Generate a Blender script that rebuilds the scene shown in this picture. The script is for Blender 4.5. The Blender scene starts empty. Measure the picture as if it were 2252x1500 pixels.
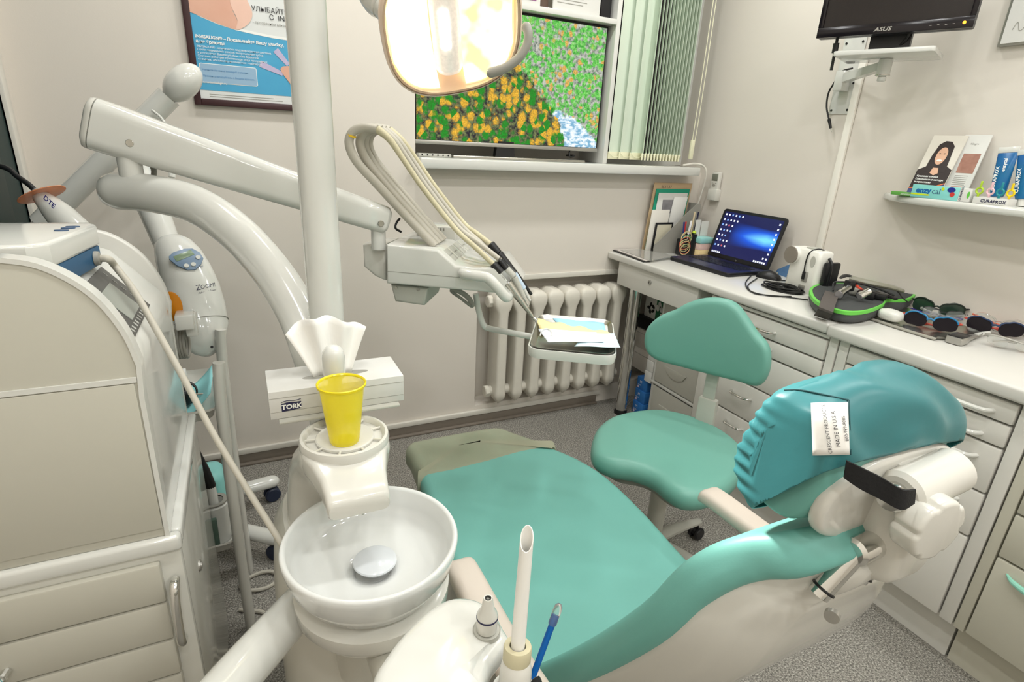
import bpy, bmesh, math, random
from mathutils import Vector, Matrix, noise
R_ = math.radians
random.seed(7)
scene = bpy.context.scene
COL = scene.collection

# ------------------------------------------------------------------ camera
FPX = 1214.04
YAW, PIT, ROL = 0.45874922, 0.34583311, 0.05260667
CAMP = Vector((0.0, 0.0, 1.40))
_f = Vector((math.sin(YAW)*math.cos(PIT), math.cos(YAW)*math.cos(PIT), -math.sin(PIT)))
_r = Vector((math.cos(YAW), -math.sin(YAW), 0))
_u = _r.cross(_f)
RGT = math.cos(ROL)*_r + math.sin(ROL)*_u
UPV = -math.sin(ROL)*_r + math.cos(ROL)*_u
FWD = _f
camd = bpy.data.cameras.new('camera')
camd.sensor_fit = 'HORIZONTAL'; camd.sensor_width = 36.0
camd.lens = FPX/2252*36.0
camd.clip_start = 0.02; camd.clip_end = 50
camo = bpy.data.objects.new('camera', camd); COL.objects.link(camo)
camo.matrix_world = Matrix((
    (RGT.x, UPV.x, -FWD.x, CAMP.x), (RGT.y, UPV.y, -FWD.y, CAMP.y),
    (RGT.z, UPV.z, -FWD.z, CAMP.z), (0, 0, 0, 1)))
scene.camera = camo

# ------------------------------------------------------------------ world, lights, exposure
wd = bpy.data.worlds.new('world'); scene.world = wd; wd.use_nodes = True
_bg = wd.node_tree.nodes['Background']
_bg.inputs[0].default_value = (0.99, 1.0, 0.985, 1); _bg.inputs[1].default_value = 0.95
vs = scene.view_settings
vs.view_transform = 'Standard'; vs.look = 'None'; vs.gamma = 1.0; vs.use_curve_mapping = False
vs.exposure = 0.78
CEIL = 2.75
DOWNLIGHTS = [(x, y) for x in (0.0, 0.65, 1.30, 1.90) for y in (-1.75, -0.6, 0.55, 1.75)]
for (lx, ly) in DOWNLIGHTS:
    ld = bpy.data.lights.new('downlight_light', 'AREA'); ld.shape = 'DISK'; ld.size = 0.14
    ld.energy = 2.9; ld.color = (0.965, 1.0, 1.02)
    lo = bpy.data.objects.new('downlight_light', ld); COL.objects.link(lo); lo.location = (lx, ly, CEIL-0.02)

# ------------------------------------------------------------------ room measures (metres)
XL, XR, YB, YF = -0.62, 2.28, 2.397, -2.6

# sight-line helpers: a viewing ray of the photograph met with a known plane of the room
def ray(u, v): return RGT*((u-1126)/FPX) - UPV*((v-750)/FPX) + FWD
def PX(u, v, x=None, y=None, z=None, d=None):
    r = ray(u, v)
    if x is not None: t = x/r.x
    elif y is not None: t = y/r.y
    elif z is not None: t = (z-CAMP.z)/r.z
    else: t = d
    return CAMP + r*t
def PP(u, v, P, N):
    r = ray(u, v); N = Vector(N); t = (Vector(P)-CAMP).dot(N)/r.dot(N)
    return CAMP + r*t

# ------------------------------------------------------------------ geometry collector
def spline(pts, n=8, closed=False):
    pts = [Vector(p) for p in pts]; N = len(pts); out = []
    segs = N if closed else N-1
    for i in range(segs):
        if closed: p0, p1, p2, p3 = pts[i-1], pts[i], pts[(i+1) % N], pts[(i+2) % N]
        else:
            p1, p2 = pts[i], pts[i+1]
            p0 = pts[i-1] if i > 0 else p1*2-p2
            p3 = pts[i+2] if i+2 < N else p2*2-p1
        for k in range(n):
            t = k/n
            out.append(0.5*((2*p1) + (p2-p0)*t + (2*p0-5*p1+4*p2-p3)*t*t + (3*p1-p0-3*p2+p3)*t**3))
    if not closed: out.append(pts[-1].copy())
    return out

def frame(o, ux, uy):
    o, ux = Vector(o), Vector(ux).normalized(); uy = Vector(uy); uy = (uy-ux*uy.dot(ux)).normalized(); uz = ux.cross(uy)
    return Matrix(((ux.x, uy.x, uz.x, o.x), (ux.y, uy.y, uz.y, o.y), (ux.z, uy.z, uz.z, o.z), (0, 0, 0, 1)))

class G:
    def __init__(s, M=None): s.v = []; s.f = []; s.M = M
    def add(s, vs, fs):
        b = len(s.v)
        s.v += [(s.M @ Vector(p) if s.M is not None else Vector(p)) for p in vs]
        s.f += [tuple(i+b for i in f) for f in fs]
        return s
    def bm(s, bm):
        bm.verts.ensure_lookup_table(); bm.verts.index_update()
        s.add([v.co.copy() for v in bm.verts], [[v.index for v in f.verts] for f in bm.faces]); bm.free(); return s
    def box(s, x0, x1, y0, y1, z0, z1, bev=0.0, seg=2, M=None):
        b = bmesh.new(); bmesh.ops.create_cube(b, size=1)
        T = Matrix.Translation(((x0+x1)/2, (y0+y1)/2, (z0+z1)/2)) @ Matrix.Diagonal((abs(x1-x0), abs(y1-y0), abs(z1-z0), 1))
        bmesh.ops.transform(b, matrix=T, verts=b.verts)
        if bev > 0: bmesh.ops.bevel(b, geom=list(b.edges), offset=bev, segments=seg, profile=0.5, affect='EDGES')
        if M is not None: bmesh.ops.transform(b, matrix=M, verts=b.verts)
        return s.bm(b)
    def cyl(s, p0, p1, r, r1=None, seg=20, bev=0.0):
        p0, p1 = Vector(p0), Vector(p1); r1 = r if r1 is None else r1
        L = (p1-p0).length
        prof = [(0, 0), (r-bev, 0), (r, bev), (r1, L-bev), (r1-bev, L), (0, L)] if bev > 0 else [(0, 0), (r, 0), (r1, L), (0, L)]
        return s.lathe(prof, p0, p1-p0, seg)
    def lathe(s, prof, o=(0, 0, 0), ax=(0, 0, 1), seg=32, sx=1, sy=1):
        ax = Vector(ax).normalized(); t = Vector((1, 0, 0)) if abs(ax.x) < .9 else Vector((0, 1, 0))
        uy = ax.cross(t).normalized(); ux = uy.cross(ax); o = Vector(o)
        vs, fs, rows = [], [], []
        for (r, z) in prof:
            if abs(r) < 1e-7: rows.append([len(vs)]); vs.append(o+ax*z)
            else:
                rows.append(list(range(len(vs), len(vs)+seg)))
                for k in range(seg):
                    a = 2*math.pi*k/seg; vs.append(o + ux*(r*sx*math.cos(a)) + uy*(r*sy*math.sin(a)) + ax*z)
        for A, B in zip(rows, rows[1:]):
            for k in range(seg):
                k2 = (k+1) % seg
                if len(A) == 1 and len(B) == 1: continue
                if len(A) == 1: fs.append((A[0], B[k2], B[k]))
                elif len(B) == 1: fs.append((A[k], A[k2], B[0]))
                else: fs.append((A[k], A[k2], B[k2], B[k]))
        return s.add(vs, fs)
    def loft(s, rings, closed=True, cap=True, wrap=False):
        n = len(rings[0]); vs = [p for r in rings for p in r]; fs = []
        R = len(rings)
        for i in range(R if wrap else R-1):
            j = (i+1) % R
            for k in range(n if closed else n-1):
                k2 = (k+1) % n; fs.append((i*n+k, i*n+k2, j*n+k2, j*n+k))
        if cap and not wrap and closed: fs.append(tuple(range(n-1, -1, -1))); fs.append(tuple((R-1)*n+k for k in range(n)))
        return s.add(vs, fs)
    def tube(s, pts, r, seg=10, n=6, closed=False, smooth=True, cap=True, round_end=False, flat=1.0):
        P = spline(pts, n, closed) if smooth else [Vector(p) for p in pts]
        N = len(P)
        def rad(i):
            if not isinstance(r, (list, tuple)): return r
            t = i/(max(1, N-1))*(len(r)-1); a = min(int(t), len(r)-2); return r[a]+(r[a+1]-r[a])*(t-a)
        rings = []; T0 = None; U = None
        for i in range(N):
            a = P[i-1] if (i > 0 or closed) else P[i]; b = P[(i+1) % N] if (i < N-1 or closed) else P[i]
            T = (b-a).normalized()
            if U is None:
                h = Vector((0, 0, 1)) if abs(T.z) < .9 else Vector((1, 0, 0)); U = (h-T*h.dot(T)).normalized()
            else: U = (U-T*U.dot(T)).normalized()
            V = T.cross(U); q = rad(i)
            rings.append([P[i]+U*(q*flat*math.cos(2*math.pi*k/seg))+V*(q*math.sin(2*math.pi*k/seg)) for k in range(seg)])
        if round_end and not closed:
            def capr(i, j, sgn):
                T = (P[i]-P[j]).normalized(); out = []
                for a in (30, 60, 82):
                    c, q = math.cos(R_(a)), math.sin(R_(a))*rad(i)
                    out.append([P[i]+(p-P[i])*c + T*q for p in rings[i if i >= 0 else N+i]])
                return out
            A = capr(0, 1, 1); B = capr(-1, -2, 1) if False else None
            E_ = []
            T = (P[N-1]-P[N-2]).normalized()
            for a in (30, 60, 82): E_.append([P[N-1]+(p-P[N-1])*math.cos(R_(a)) + T*(math.sin(R_(a))*rad(N-1)) for p in rings[N-1]])
            rings = A[::-1]+rings+E_
        return s.loft(rings, True, cap and not closed, wrap=closed)
    def prism(s, poly, M, t, bev=0.0, seg=2):
        """extrude 2-D polygon by t along +z of frame M"""
        b = bmesh.new(); vs = [b.verts.new((p[0], p[1], 0)) for p in poly]; f = b.faces.new(vs)
        f.normal_update()
        if f.normal.z > 0: bmesh.ops.reverse_faces(b, faces=[f])
        r = bmesh.ops.extrude_face_region(b, geom=[f]); nv = [e for e in r['geom'] if isinstance(e, bmesh.types.BMVert)]
        bmesh.ops.translate(b, vec=(0, 0, t), verts=nv)
        if bev > 0:
            ed = [e for e in b.edges if abs(e.verts[0].co.z-e.verts[1].co.z) < 1e-9]
            bmesh.ops.bevel(b, geom=ed, offset=bev, segments=seg, profile=0.5, affect='EDGES')
        bmesh.ops.transform(b, matrix=M, verts=b.verts)
        return s.bm(b)
    def pad(s, poly, M, t, r, dome=0.0, nr=4, inner=5, under=True, fn=None):
        """upholstered pad: closed outline poly (2-D), thickness t, edge radius r"""
        n = len(poly); P = [Vector((p[0], p[1])) for p in poly]
        area = sum(P[i].x*P[(i+1) % n].y-P[(i+1) % n].x*P[i].y for i in range(n))
        if area < 0: P.reverse()
        nrm = []
        for i in range(n):
            d = (P[(i+1) % n]-P[i-1]).normalized(); nrm.append(Vector((-d.y, d.x)))
        c = sum(P, Vector((0, 0)))/n
        rings = []
        for k in range(nr+1):                           # bottom edge up to the side
            a = R_(90)*(1-k/nr); rings.append([(P[i]+nrm[i]*(r*(1-math.cos(a))), r-r*math.sin(a)) for i in range(n)])
        for k in range(nr+1):
            a = R_(90)*(k/nr); rings.append([(P[i]+nrm[i]*(r*(1-math.cos(a))), t-r+r*math.sin(a)) for i in range(n)])
        last = rings[-1]
        for k in range(1, inner+1):
            q = 1-k/(inner+0.6); rings.append([(c+(p[0]-c)*q, t+dome*(1-q*q)) for p in last])
        bot = rings[0]
        pre = [[(c+(p[0]-c)*q, 0.0) for p in bot] for q in (0.35, 0.7)]
        rings = pre+rings
        rr = []
        for ring in rings:
            o = []
            for (p, z) in ring:
                v = Vector((p.x, p.y, z))
                if fn: v = fn(v)
                o.append(M @ v)
            rr.append(o)
        return s.loft(rr)
    def sph(s, c, rx, ry=None, rz=None, seg=16, rows=10, M=None):
        ry = rx if ry is None else ry; rz = rx if rz is None else rz
        c = Vector(c); b = bmesh.new(); bmesh.ops.create_uvsphere(b, u_segments=seg, v_segments=rows, radius=1)
        T = Matrix.Translation(c) @ (M.to_3x3().to_4x4() if M is not None else Matrix()) @ Matrix.Diagonal((rx, ry, rz, 1))
        bmesh.ops.transform(b, matrix=T, verts=b.verts); return s.bm(b)
    def text(s, body, size, M, ext=0.0, align='LEFT', shear=0.0, bold=0.0, sx=1.0):
        c = bpy.data.curves.new('t', 'FONT'); c.body = body; c.size = size; c.align_x = align; c.extrude = ext; c.shear = shear
        c.resolution_u = 2; c.offset = bold
        o = bpy.data.objects.new('t', c); COL.objects.link(o)
        dg = bpy.context.evaluated_depsgraph_get(); me = bpy.data.meshes.new_from_object(o.evaluated_get(dg))
        bpy.data.objects.remove(o); bpy.data.curves.remove(c)
        D = Matrix.Diagonal((sx, 1, 1, 1))
        s.add([M @ (D @ v.co) for v in me.vertices], [tuple(p.vertices) for p in me.polygons]); bpy.data.meshes.remove(me)
        return s
    def poly(s, pts, M=None):
        return s.add([(M @ Vector((p[0], p[1], p[2] if len(p) > 2 else 0)) if M is not None else p) for p in pts], [tuple(range(len(pts)))])

def rrect(w, h, r, n=5, cx=0, cy=0):
    out = []
    for (sx, sy, a0) in ((1, 1, 0), (-1, 1, 90), (-1, -1, 180), (1, -1, 270)):
        for k in range(n+1):
            a = R_(a0+90*k/n); out.append((cx+sx*(w/2-r)+r*math.cos(a), cy+sy*(h/2-r)+r*math.sin(a)))
    return out
def oval(a, b, n=32, cx=0, cy=0, e=2.0):
    o = []
    for k in range(n):
        c, q = math.cos(2*math.pi*k/n), math.sin(2*math.pi*k/n)
        o.append((cx+a*math.copysign(abs(c)**(2/e), c), cy+b*math.copysign(abs(q)**(2/e), q)))
    return o

# ------------------------------------------------------------------ objects
WM = {}
def mesh_obj(name, g, m, parent=None, sharp=35, flat=False):
    me = bpy.data.meshes.new(name)
    inv = WM[parent.name].inverted() if parent is not None else None
    me.from_pydata([(inv @ p if inv is not None else p) for p in g.v], [], g.f)
    me.validate(); b = bmesh.new(); b.from_mesh(me); bmesh.ops.recalc_face_normals(b, faces=b.faces); b.to_mesh(me); b.free()
    if flat: me.shade_flat()
    else:
        me.shade_smooth(); me.set_sharp_from_angle(angle=R_(sharp))
    o = bpy.data.objects.new(name, me); COL.objects.link(o)
    me.materials.append(m)
    if parent is not None:
        o.parent = parent; WM[o.name] = WM[parent.name].copy()
    else: WM[o.name] = Matrix()
    return o
def tag(o, label, cat, group=None):
    o['label'] = label; o['category'] = cat
    if group: o['group'] = group
    return o
def thing(name, label, cat, loc=(0, 0, 0), rz=0.0, group=None):
    o = bpy.data.objects.new(name, None); COL.objects.link(o); o.empty_display_size = 0.05
    o.matrix_world = Matrix.Translation(Vector(loc)) @ Matrix.Rotation(rz, 4, 'Z')
    WM[o.name] = o.matrix_world.copy()
    return tag(o, label, cat, group)
def part(T, name, g, m, label=None, sharp=35, flat=False):
    o = mesh_obj(name, g, m, T, sharp, flat)
    if label: o['label'] = label
    return o
def solo(name, g, m, label, cat, group=None, sharp=35, base=None):
    """a thing that is one mesh, its origin at its base"""
    xs = [p.x for p in g.v]; ys = [p.y for p in g.v]; zs = [p.z for p in g.v]
    b = Vector(((min(xs)+max(xs))/2, (min(ys)+max(ys))/2, min(zs))) if base is None else Vector(base)
    g.v = [p-b for p in g.v]
    o = mesh_obj(name, g, m, None, sharp); o.location = b; WM[o.name] = Matrix.Translation(b)
    return tag(o, label, cat, group)
def struct(name, g, m, sharp=35):
    o = mesh_obj(name, g, m, None, sharp); o['kind'] = 'structure'; return o

# ------------------------------------------------------------------ materials
def lin(c):
    c = c/255.0
    return c/12.92 if c <= 0.04045 else ((c+0.055)/1.055)**2.4
def rgb(c): return (lin(c[0]), lin(c[1]), lin(c[2]), 1)
def mat(name, col, rough=0.4, metal=0.0, var=0.0, vscale=6.0, bump=0.0, bscale=60.0, coat=0.0, trans=0.0, ior=1.45,
        alpha=1.0, emit=None, estr=0.0, col2=None, spec=0.5, sss=0.0):
    m = bpy.data.materials.new(name); m.use_nodes = True; nt = m.node_tree; N = nt.nodes; L = nt.links
    b = N['Principled BSDF']; b.inputs['Roughness'].default_value = rough; b.inputs['Metallic'].default_value = metal
    b.inputs['Specular IOR Level'].default_value = spec; b.inputs['IOR'].default_value = ior
    b.inputs['Coat Weight'].default_value = coat; b.inputs['Coat Roughness'].default_value = 0.05
    b.inputs['Transmission Weight'].default_value = trans; b.inputs['Alpha'].default_value = alpha
    if sss: b.inputs['Subsurface Weight'].default_value = sss; b.inputs['Subsurface Radius'].default_value = (.01, .01, .01)
    tc = N.new('ShaderNodeTexCoord')
    no = N.new('ShaderNodeTexNoise'); no.inputs['Scale'].default_value = vscale; no.inputs['Detail'].default_value = 4
    L.new(tc.outputs['Object'], no.inputs['Vector'])
    mx = N.new('ShaderNodeMix'); mx.data_type = 'RGBA'; L.new(no.outputs['Fac'], mx.inputs[0])
    a = rgb(col); k = col2 if col2 else tuple(max(0, min(255, c*(1-var*0.5))) for c in col)
    mx.inputs[6].default_value = a if col2 else tuple(min(1, q*(1+var*0.4)) for q in a[:3])+(1,)
    mx.inputs[7].default_value = rgb(k)
    L.new(mx.outputs[2], b.inputs['Base Color'])
    if bump > 0:
        n2 = N.new('ShaderNodeTexNoise'); n2.inputs['Scale'].default_value = bscale; n2.inputs['Detail'].default_value = 3
        L.new(tc.outputs['Object'], n2.inputs['Vector'])
        bp = N.new('ShaderNodeBump'); bp.inputs['Strength'].default_value = bump; bp.inputs['Distance'].default_value = 0.002
        L.new(n2.outputs['Fac'], bp.inputs['Height']); L.new(bp.outputs['Normal'], b.inputs['Normal'])
    if emit is not None:
        b.inputs['Emission Color'].default_value = rgb(emit); b.inputs['Emission Strength'].default_value = estr
    return m

M = {}
M['wall'] = mat('wall_paint', (222, 215, 205), .75, var=.03, vscale=1.2, bump=.06, bscale=220)
M['wall_white'] = mat('recess_paint', (226, 221, 211), .6, var=.02)
M['ceil'] = mat('ceiling_paint', (236, 232, 224), .8)
M['trimw'] = mat('white_trim', (218, 214, 204), .45, var=.03)
M['skirt'] = mat('grey_brown_skirting', (126, 117, 106), .55, var=.06)
M['white'] = mat('white_enamel', (214, 214, 208), .13, var=.02, coat=.5)
M['ivory'] = mat('ivory_plastic', (212, 210, 202), .2, var=.02, coat=.3)
M['beige'] = mat('beige_laminate', (208, 202, 184), .42, var=.03)
M['cab'] = mat('white_cabinet_paint', (216, 214, 207), .34, var=.02)
M['cabc'] = mat('cream_cabinet_paint', (198, 195, 180), .38, var=.02)
M['top'] = mat('white_worktop', (212, 210, 204), .22, var=.03, vscale=9)
M['grey'] = mat('grey_plastic', (150, 148, 140), .4, var=.03)
M['lgrey'] = mat('light_grey_plastic', (184, 183, 174), .38, var=.02)
M['dgrey'] = mat('dark_grey_fabric', (78, 80, 80), .75, var=.1, bump=.3, bscale=300)
M['black'] = mat('black_plastic', (24, 24, 26), .35)
M['blackm'] = mat('black_matte', (14, 14, 15), .8, bump=.3, bscale=250)
M['rubber'] = mat('black_cable_rubber', (20, 20, 20), .45)
M['chrome'] = mat('chrome', (225, 225, 222), .1, metal=1.0)
M['steel'] = mat('brushed_steel', (190, 188, 180), .26, metal=1.0, bump=.05, bscale=200)
M['silver'] = mat('silver_plastic', (176, 174, 168), .32, metal=.7)
M['teal'] = mat('teal_vinyl', (112, 174, 164), .42, var=.03, vscale=4, bump=.05, bscale=350, spec=.4)
M['tealcover'] = mat('teal_nylon_cover', (56, 120, 124), .36, var=.08, vscale=10, bump=.12, bscale=60, spec=.4)
M['stool'] = mat('stool_green_vinyl', (108, 164, 150), .38, var=.03, vscale=4, bump=.05, bscale=350)
M['iron'] = mat('cream_radiator_paint', (220, 215, 203), .38, var=.05, vscale=30, bump=.25, bscale=45)
M['hose'] = mat('beige_hose_rubber', (188, 183, 170), .5, var=.03)
M['hosey'] = mat('yellowed_hose_rubber', (200, 192, 160), .5, var=.04)
M['cup'] = mat('yellow_plastic_cup', (252, 236, 40), .2, alpha=.5)
M['paper'] = mat('white_paper', (220, 219, 214), .8, var=.02)
M['tissue'] = mat('white_tissue', (240, 238, 233), .9, bump=.1, bscale=120)
M['blue'] = mat('blue_plastic', (38, 86, 122), .4)
M['navy'] = mat('navy_print', (34, 34, 70), .6)
M['ink'] = mat('dark_print', (48, 46, 48), .7)
M['whiteink'] = mat('white_print', (240, 240, 236), .7)
M['amber'] = mat('amber_shield', (240, 150, 96), .2, alpha=.75)
M['mint'] = mat('mint_plastic', (150, 215, 195), .35)
M['clear'] = mat('clear_plastic', (244, 246, 244), .06, trans=.92, ior=1.25)
M['frost'] = mat('frosted_plastic', (224, 222, 212), .35, trans=.35, ior=1.2)
M['vinylfoil'] = mat('clear_vinyl_foil', (188, 188, 164), .25, trans=.45, ior=1.1, bump=.3, bscale=14)
M['armpad'] = mat('beige_armrest_pad', (206, 194, 182), .5, var=.03)
M['smoke'] = mat('smoked_lens', (40, 36, 40), .08, trans=.3, ior=1.2)
M['green'] = mat('bright_green_piping', (104, 196, 76), .5)
M['lens'] = mat('glass_lens', (190, 188, 190), .05, metal=.4)
# ================================================================== ROOM SHELL
# floor: speckled grey carpet tile
def floor_mat():
    m = bpy.data.materials.new('speckled_grey_floor'); m.use_nodes = True; nt = m.node_tree; N = nt.nodes; L = nt.links
    b = N['Principled BSDF']; b.inputs['Roughness'].default_value = .85
    tc = N.new('ShaderNodeTexCoord')
    n1 = N.new('ShaderNodeTexNoise'); n1.inputs['Scale'].default_value = 190; n1.inputs['Detail'].default_value = 3; n1.inputs['Roughness'].default_value = .7
    n2 = N.new('ShaderNodeTexNoise'); n2.inputs['Scale'].default_value = 1.6
    L.new(tc.outputs['Object'], n1.inputs['Vector']); L.new(tc.outputs['Object'], n2.inputs['Vector'])
    cr = N.new('ShaderNodeValToRGB'); e = cr.color_ramp.elements
    e[0].position = .36; e[0].color = rgb((84, 82, 77)); e[1].position = .66; e[1].color = rgb((196, 192, 182))
    q = cr.color_ramp.elements.new(.5); q.color = rgb((138, 134, 126))
    L.new(n1.outputs['Fac'], cr.inputs[0])
    mx = N.new('ShaderNodeMix'); mx.data_type = 'RGBA'; mx.blend_type = 'MULTIPLY'; mx.inputs[0].default_value = .25
    L.new(cr.outputs[0], mx.inputs[6]); L.new(n2.outputs['Fac'], mx.inputs[7]); L.new(mx.outputs[2], b.inputs['Base Color'])
    bp = N.new('ShaderNodeBump'); bp.inputs['Strength'].default_value = .4; bp.inputs['Distance'].default_value = .002
    L.new(n1.outputs['Fac'], bp.inputs['Height']); L.new(bp.outputs['Normal'], b.inputs['Normal'])
    return m
g = G(); g.box(XL, XR+.1, YF, YB+.4, -.1, 0); struct('floor', g, floor_mat())
g = G(); g.box(XL-.15, XR+.15, YF, YB+.4, CEIL, CEIL+.1); struct('ceiling', g, M['ceil'])

WX0, WZ0, WZ1 = 0.683, 1.322, 2.45        # window recess
NX0, NZ0, NZ1 = 0.985, 0.10, 0.763        # radiator niche
RY = 2.62                                 # back of the window recess
NY = 2.50
g = G()
g.box(XL-.15, WX0, YB, YB+.35, 0, CEIL)                       # left of both openings, full height
g.box(WX0, XR+.15, YB, YB+.35, WZ1, CEIL)                      # above window
g.box(WX0, XR+.15, YB, YB+.35, NZ1, WZ0-.03)                   # apron
g.box(WX0, NX0, YB, YB+.35, 0, NZ1)                            # left of niche
g.box(NX0, XR+.15, YB, YB+.35, 0, NZ0)                         # under niche
g.box(NX0, XR+.15, NY, YB+.35, NZ0, NZ1)                       # niche back
struct('wall_back', g, M['wall'])
g = G(); g.box(WX0, XR, RY, RY+.12, WZ0-.03, WZ1); struct('wall_recess', g, M['wall_white'])
g = G(); g.box(XR, XR+.15, YF, YB+.35, 0, CEIL); struct('wall_right', g, M['wall'])
g = G(); g.box(XL-.15, XR+.15, YF-.12, YF, 0, CEIL); struct('wall_front', g, M['wall'])
# left wall with its dark doorway
g = G(); g.box(XL-.15, XL, 2.29, YB+.2, 0, CEIL); g.box(XL-.15, XL, YF, 1.0, 0, CEIL); g.box(XL-.15, XL, 1.0, 2.29, 2.05, CEIL)
struct('wall_left', g, M['wall'])
g = G(); g.box(XL-.15, XL-.004, 1.0, 2.2895, 0, 2.05)
d = struct('door_1', g, mat('dark_green_door', (30, 52, 50), .5, var=.1))
for (a, b_) in ((0.2, .95), (1.1, 1.9)):
    g = G(); g.box(XL-.006, XL+.004, 1.14, 2.15, a, b_, .004); part(d, 'door_panel', g, d.data.materials[0])
g = G(); g.box(XL-.03, XL+.012, 2.29, 2.335, 0, 2.12, .004); g.box(XL-.03, XL+.012, 0.93, 1.0, 0, 2.12, .004); g.box(XL-.03, XL+.012, .93, 2.335, 2.05, 2.12, .004)
struct('trim_1', g, M['trimw'])
# skirting on the back wall: white bead over a grey-brown cove
g = G(); g.box(XL, 1.74, YB-.012, YB, 0, .052, .003); g.box(XL, 1.74, YB-.03, YB-.01, 0, .012, .004); struct('baseboard_back', g, M['skirt'])
g = G(); g.box(XL, 1.76, YB-.018, YB, .052, .078, .004); struct('trim_2', g, M['trimw'])
# lip over the niche
g = G(); g.box(NX0+.2, XR, YB-.012, YB, NZ1-.004, NZ1+.022, .003); struct('trim_3', g, M['trimw'])
# window sill
g = G(); g.box(WX0-.005, XR-.1, 2.30, RY, 1.279, 1.322, .006); struct('trim_4', g, M['white'])
# recess upright between the shelf bay and the blinds, and the bay's shelf
g = G(); g.box(1.628, 1.652, YB-.004, RY, 1.322, WZ1, .002); struct('trim_5', g, M['white'])
SHZ = 1.925
g = G(); g.box(WX0+.002, 1.628, YB-.01, RY, SHZ, SHZ+.022, .002)
solo('recess_shelf', g, M['white'], 'white board shelf across the window recess above the television', 'shelf')
# window behind the blinds
w = G(); w.box(1.652, 1.70, 2.57, RY-.001, 1.322, WZ1); w.box(2.20, XR, 2.57, RY-.001, 1.322, WZ1); w.box(1.70, 2.20, 2.57, RY-.001, 1.322, 1.375); w.box(1.70, 2.20, 2.57, RY-.001, 2.40, WZ1)
wo = struct('window_1', w, M['white'])
g = G(); g.box(1.70, 2.20, 2.59, 2.597, 1.375, 2.40)
part(wo, 'pane', g, mat('night_window_glass', (14, 18, 22), .04))
# ceiling downlights
for (lx, ly) in DOWNLIGHTS:
    t = thing('ceiling_downlight', 'round recessed ceiling downlight above the '+('left', 'chair', 'stool', 'worktop')[DOWNLIGHTS.index((lx, ly))//4]+' side, '+('against the rear wall', 'behind the chair back', 'before the television wall', 'along the television wall')[DOWNLIGHTS.index((lx, ly)) % 4], 'ceiling light', (lx, ly, CEIL), 0, 'recessed downlights in the ceiling')
    g = G(); g.lathe([(.075, 0), (.095, 0), (.095, -.008), (.075, -.012)], (lx, ly, CEIL-.0005), (0, 0, 1), 28); part(t, 'trim_ring', g, M['white'])
    g = G(); g.lathe([(0, -.004), (.075, -.004)], (lx, ly, CEIL), (0, 0, 1), 24); part(t, 'diffuser', g, mat('lamp_diffuser', (255, 246, 228), .5, emit=(255, 244, 222), estr=14))

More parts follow.
